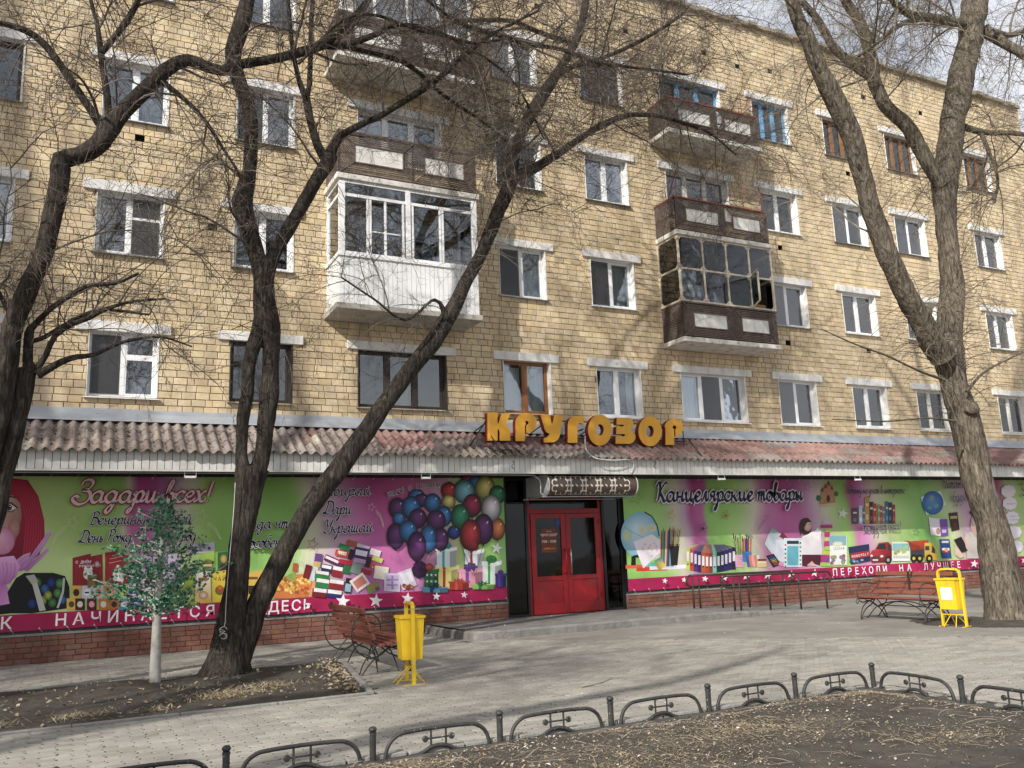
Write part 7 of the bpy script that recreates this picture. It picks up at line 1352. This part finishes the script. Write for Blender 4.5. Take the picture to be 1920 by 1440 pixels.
pr.poly([(1740, 970), (1762, 973), (1764, 1006), (1744, 1003)], (220, 210, 222)); pr.poly([(1760, 974), (1775, 973), (1777, 1004), (1763, 1006)], (120, 70, 170)); pr.rect(1769, 996, 8, 6, (206, 190, 226)); pr.disc(1758, 996, 4, 6, (206, 170, 100), (150, 110, 60), 9)
pr.poly([(1778, 962), (1794, 960), (1798, 993), (1783, 996)], (60, 26, 30)); pr.rect(1787, 970, 13, 5, (190, 160, 90), -.05); pr.disc(1789, 984, 4, 5, (130, 50, 40), (70, 30, 30), 9)
pr.poly([(1760, 1011), (1779, 1011), (1783, 1046), (1765, 1047)], (34, 60, 140)); pr.rect(1771, 1016, 13, 4, (220, 214, 226)); pr.rect(1772, 1030, 14, 5, (230, 230, 232)); pr.rect(1772, 1034, 14, 4, (180, 40, 50)); pr.disc(1773, 1031, 3.5, 4, (206, 170, 70), None, 10)
pr.star(1579, 963, 11, (196, 214, 190), rot=.2); pr.star(1717, 998, 7.5, (90, 110, 70), hollow=1.4, rot=.2)
pr.cut('printed_books', 'stuff')
# toy box, car and truck (print)
pr.poly([(1589, 1026), (1628, 1020), (1630, 1052), (1594, 1058)], (26, 44, 84)); pr.poly([(1593, 1038), (1629, 1032), (1629, 1043), (1594, 1049)], (176, 30, 40)); block(pr, 'MONOPOLY', spread(1597, 1626, 8, 1040), [bxz(1597+k*4.1, 1044-k*.72)[1] for k in range(8)], .10, (240, 236, 236), .015, sx=.8)
for k in range(8): pr.disc(R_.uniform(1594, 1625), R_.uniform(1050, 1055), 4, 2.6, R_.choice([(120, 160, 210), (200, 206, 214), (60, 90, 150)]), (40, 60, 110), 8)
pr.poly([(1630, 1040), (1634, 1032), (1640, 1030), (1646, 1018), (1664, 1016), (1670, 1022), (1673, 1048), (1662, 1054), (1634, 1055), (1630, 1050)], [(200, 50, 56)]*4+[(150, 24, 34)]*2+[(110, 14, 24)]*2+[(150, 30, 40)]*2); pr.poly([(1641, 1030), (1647, 1020), (1659, 1019), (1660, 1030)], (50, 40, 46)); pr.poly([(1663, 1020), (1668, 1022), (1669, 1032), (1663, 1033)], (60, 50, 56)); pr.disc(1664, 1050, 6, 7, (30, 26, 28), (16, 14, 16), 14); pr.disc(1664, 1050, 3, 3.5, (150, 150, 154), None, 10); pr.rect(1640, 1046, 14, 5, (60, 56, 60)); pr.disc(1633, 1042, 2.4, 2, (226, 224, 220), None, 9); pr.disc(1652, 1043, 3, 2.2, (226, 224, 220), None, 9); pr.line([(1632, 1036), (1656, 1034)], 1, (120, 16, 26)); pr.rect(1640, 1050, 10, 3, (200, 200, 204))
pr.rect(1688, 1034, 34, 36, (214, 226, 200)); pr.rect(1688, 1026, 32, 14, (130, 180, 190)); 
for k in range(10): pr.disc(R_.uniform(1675, 1702), R_.uniform(1024, 1038), 4, 4, R_.choice([(120, 180, 70), (206, 170, 60), (200, 90, 70), (160, 206, 200)]), (150, 190, 100), 8)
pr.rect(1688, 1047, 30, 8, (236, 236, 236))
for k in range(8): pr.rect(1675+k*3.7, 1045, 1.4, 5, (30, 30, 34))
pr.poly([(1694, 1013), (1706, 1015), (1740, 1012), (1734, 1030), (1706, 1032), (1702, 1018)], [(200, 70, 30)]*3+[(160, 44, 24)]*3); pr.poly([(1706, 1032), (1736, 1029), (1734, 1044), (1706, 1046)], (60, 60, 66)); pr.poly([(1732, 1018), (1748, 1018), (1757, 1034), (1757, 1050), (1732, 1050)], [(226, 190, 60)]*3+[(196, 150, 40)]*2); pr.poly([(1746, 1022), (1752, 1030), (1752, 1038), (1745, 1036)], (60, 60, 66)); pr.rect(1737, 1028, 8, 8, (60, 60, 66))
for a in (1712, 1723, 1741): pr.disc(a, 1047, 6.4, 7.6, (26, 26, 28), (14, 14, 16), 14); pr.disc(a, 1047, 2.8, 3.2, (206, 180, 60), None, 9)
pr.cut('printed_toys', 'stuff')
# picture of a reader with a tablet behind the tree (print)
pr.poly([(1808, 1000), (1842, 990), (1850, 1047), (1812, 1047)], (206, 196, 190)); pr.disc(1833, 985, 15, 24, (224, 190, 180), (196, 156, 146), 18); pr.poly([(1816, 960), (1836, 948), (1850, 960), (1852, 1010), (1844, 990), (1838, 968), (1824, 970)], (50, 26, 34)); pr.poly([(1787, 1012), (1801, 1006), (1814, 1032), (1802, 1036)], (26, 22, 26)); pr.poly([(1788, 1020), (1796, 1030), (1806, 1044), (1798, 1047), (1790, 1040)], (226, 190, 176)); pr.poly([(1806, 1012), (1810, 1000), (1814, 1012), (1815, 1034), (1810, 1028)], (226, 190, 176))
pr.cut('printed_portrait')
for k, (a, b) in enumerate(((1889, 921), (1892, 944), (1896, 971), (1900, 998), (1903, 1025))):
    for ang in range(9): pr.disc(a+math.cos(ang*.7)*9, b+math.sin(ang*.7)*7, 5, 5.6, (232, 222, 234), None, 9)
    pr.disc(a, b, 10, 8, (234, 224, 236), None, 14); pr.cut('printed_cloud')
pr = Print(br_); pr.k = 900
script(pr, 'Канцелярские товары', 1226, 1502, 941, 18, NAVY, (222, 212, 226), .36, .17, slant=.16); script(pr, 'Этому не учат в интернете', 1586, 1692, 926, 7.5, (40, 26, 50), WHITE, .24, .03); script(pr, 'этому учит книга!', 1612, 1684, 995, 8.5, (40, 26, 50), WHITE, .24, .04); script(pr, 'Читать -', 1762, 1810, 916, 10, (30, 22, 50), WHITE, .26, .05); script(pr, 'будь в', 1781, 1815, 940, 10, (30, 22, 50), WHITE, .26, .05); script(pr, 'Эз', 1911, 1930, 930, 11, (30, 22, 50), WHITE, .30, .085)
for k, (t, a, b) in enumerate((('МЕДИЦИНА', 1892, 945), ('КОДЕКСЫ', 1896, 968), ('И ЗАКОНЫ', 1896, 975))): block(pr, t, spread(a-8, a+8, len(t), b), bxz(a, b)[1], .055, (90, 70, 100), .02, sx=.8)
block(pr, 'ПЕРЕХОДИ', spread(1560, 1654, 8, 1068), zc, .25, (240, 238, 240), .012, part=True); block(pr, 'НА', spread(1684, 1699, 2, 1063), zc, .25, (240, 238, 240), .012, part=True); block(pr, 'ЛУЧШЕЕ', spread(1730, 1792, 6, 1059), zc, .25, (240, 238, 240), .012, part=True)
for u, v, r in ((1242, 1089, 5.5), (1278, 1087, 5.5), (1317, 1085, 6.5), (1354, 1083, 6.5), (1394, 1081, 8), (1434, 1079, 8), (1478, 1077, 8), (1522, 1074, 8), (1821, 1057, 8), (1915, 1051, 7), (1975, 1048, 7)): pr.star(u, v, r, (238, 236, 238), rot=.15, part=True)
for (a, b, r, c, w) in ((1188, 933, 15, (50, 80, 40), 1.1), (1254, 967, 10, (190, 110, 70), 1.4), (1313, 990, 10, (40, 26, 60), 1.2), (1356, 966, 10, (130, 90, 50), 1.2), (1434, 971, 7, (120, 80, 120), 1.0), (1508, 914, 9, (110, 30, 70), 1.0), (1693, 915, 7, (60, 110, 50), 1.0)): pr.star(a, b, r, c, hollow=w, rot=.25)
pr.star(1313, 991, 4.2, (40, 26, 70), rot=.25); pr.star(1356, 967, 4.2, (190, 40, 40), rot=.25)
for k in range(3): pr.line([(1430-k*2, 976), (1424-k*2, 984), (1418-k*1.5, 994)], .8, (120, 80, 120))
pr.cut('printed_sparkles', 'stuff')
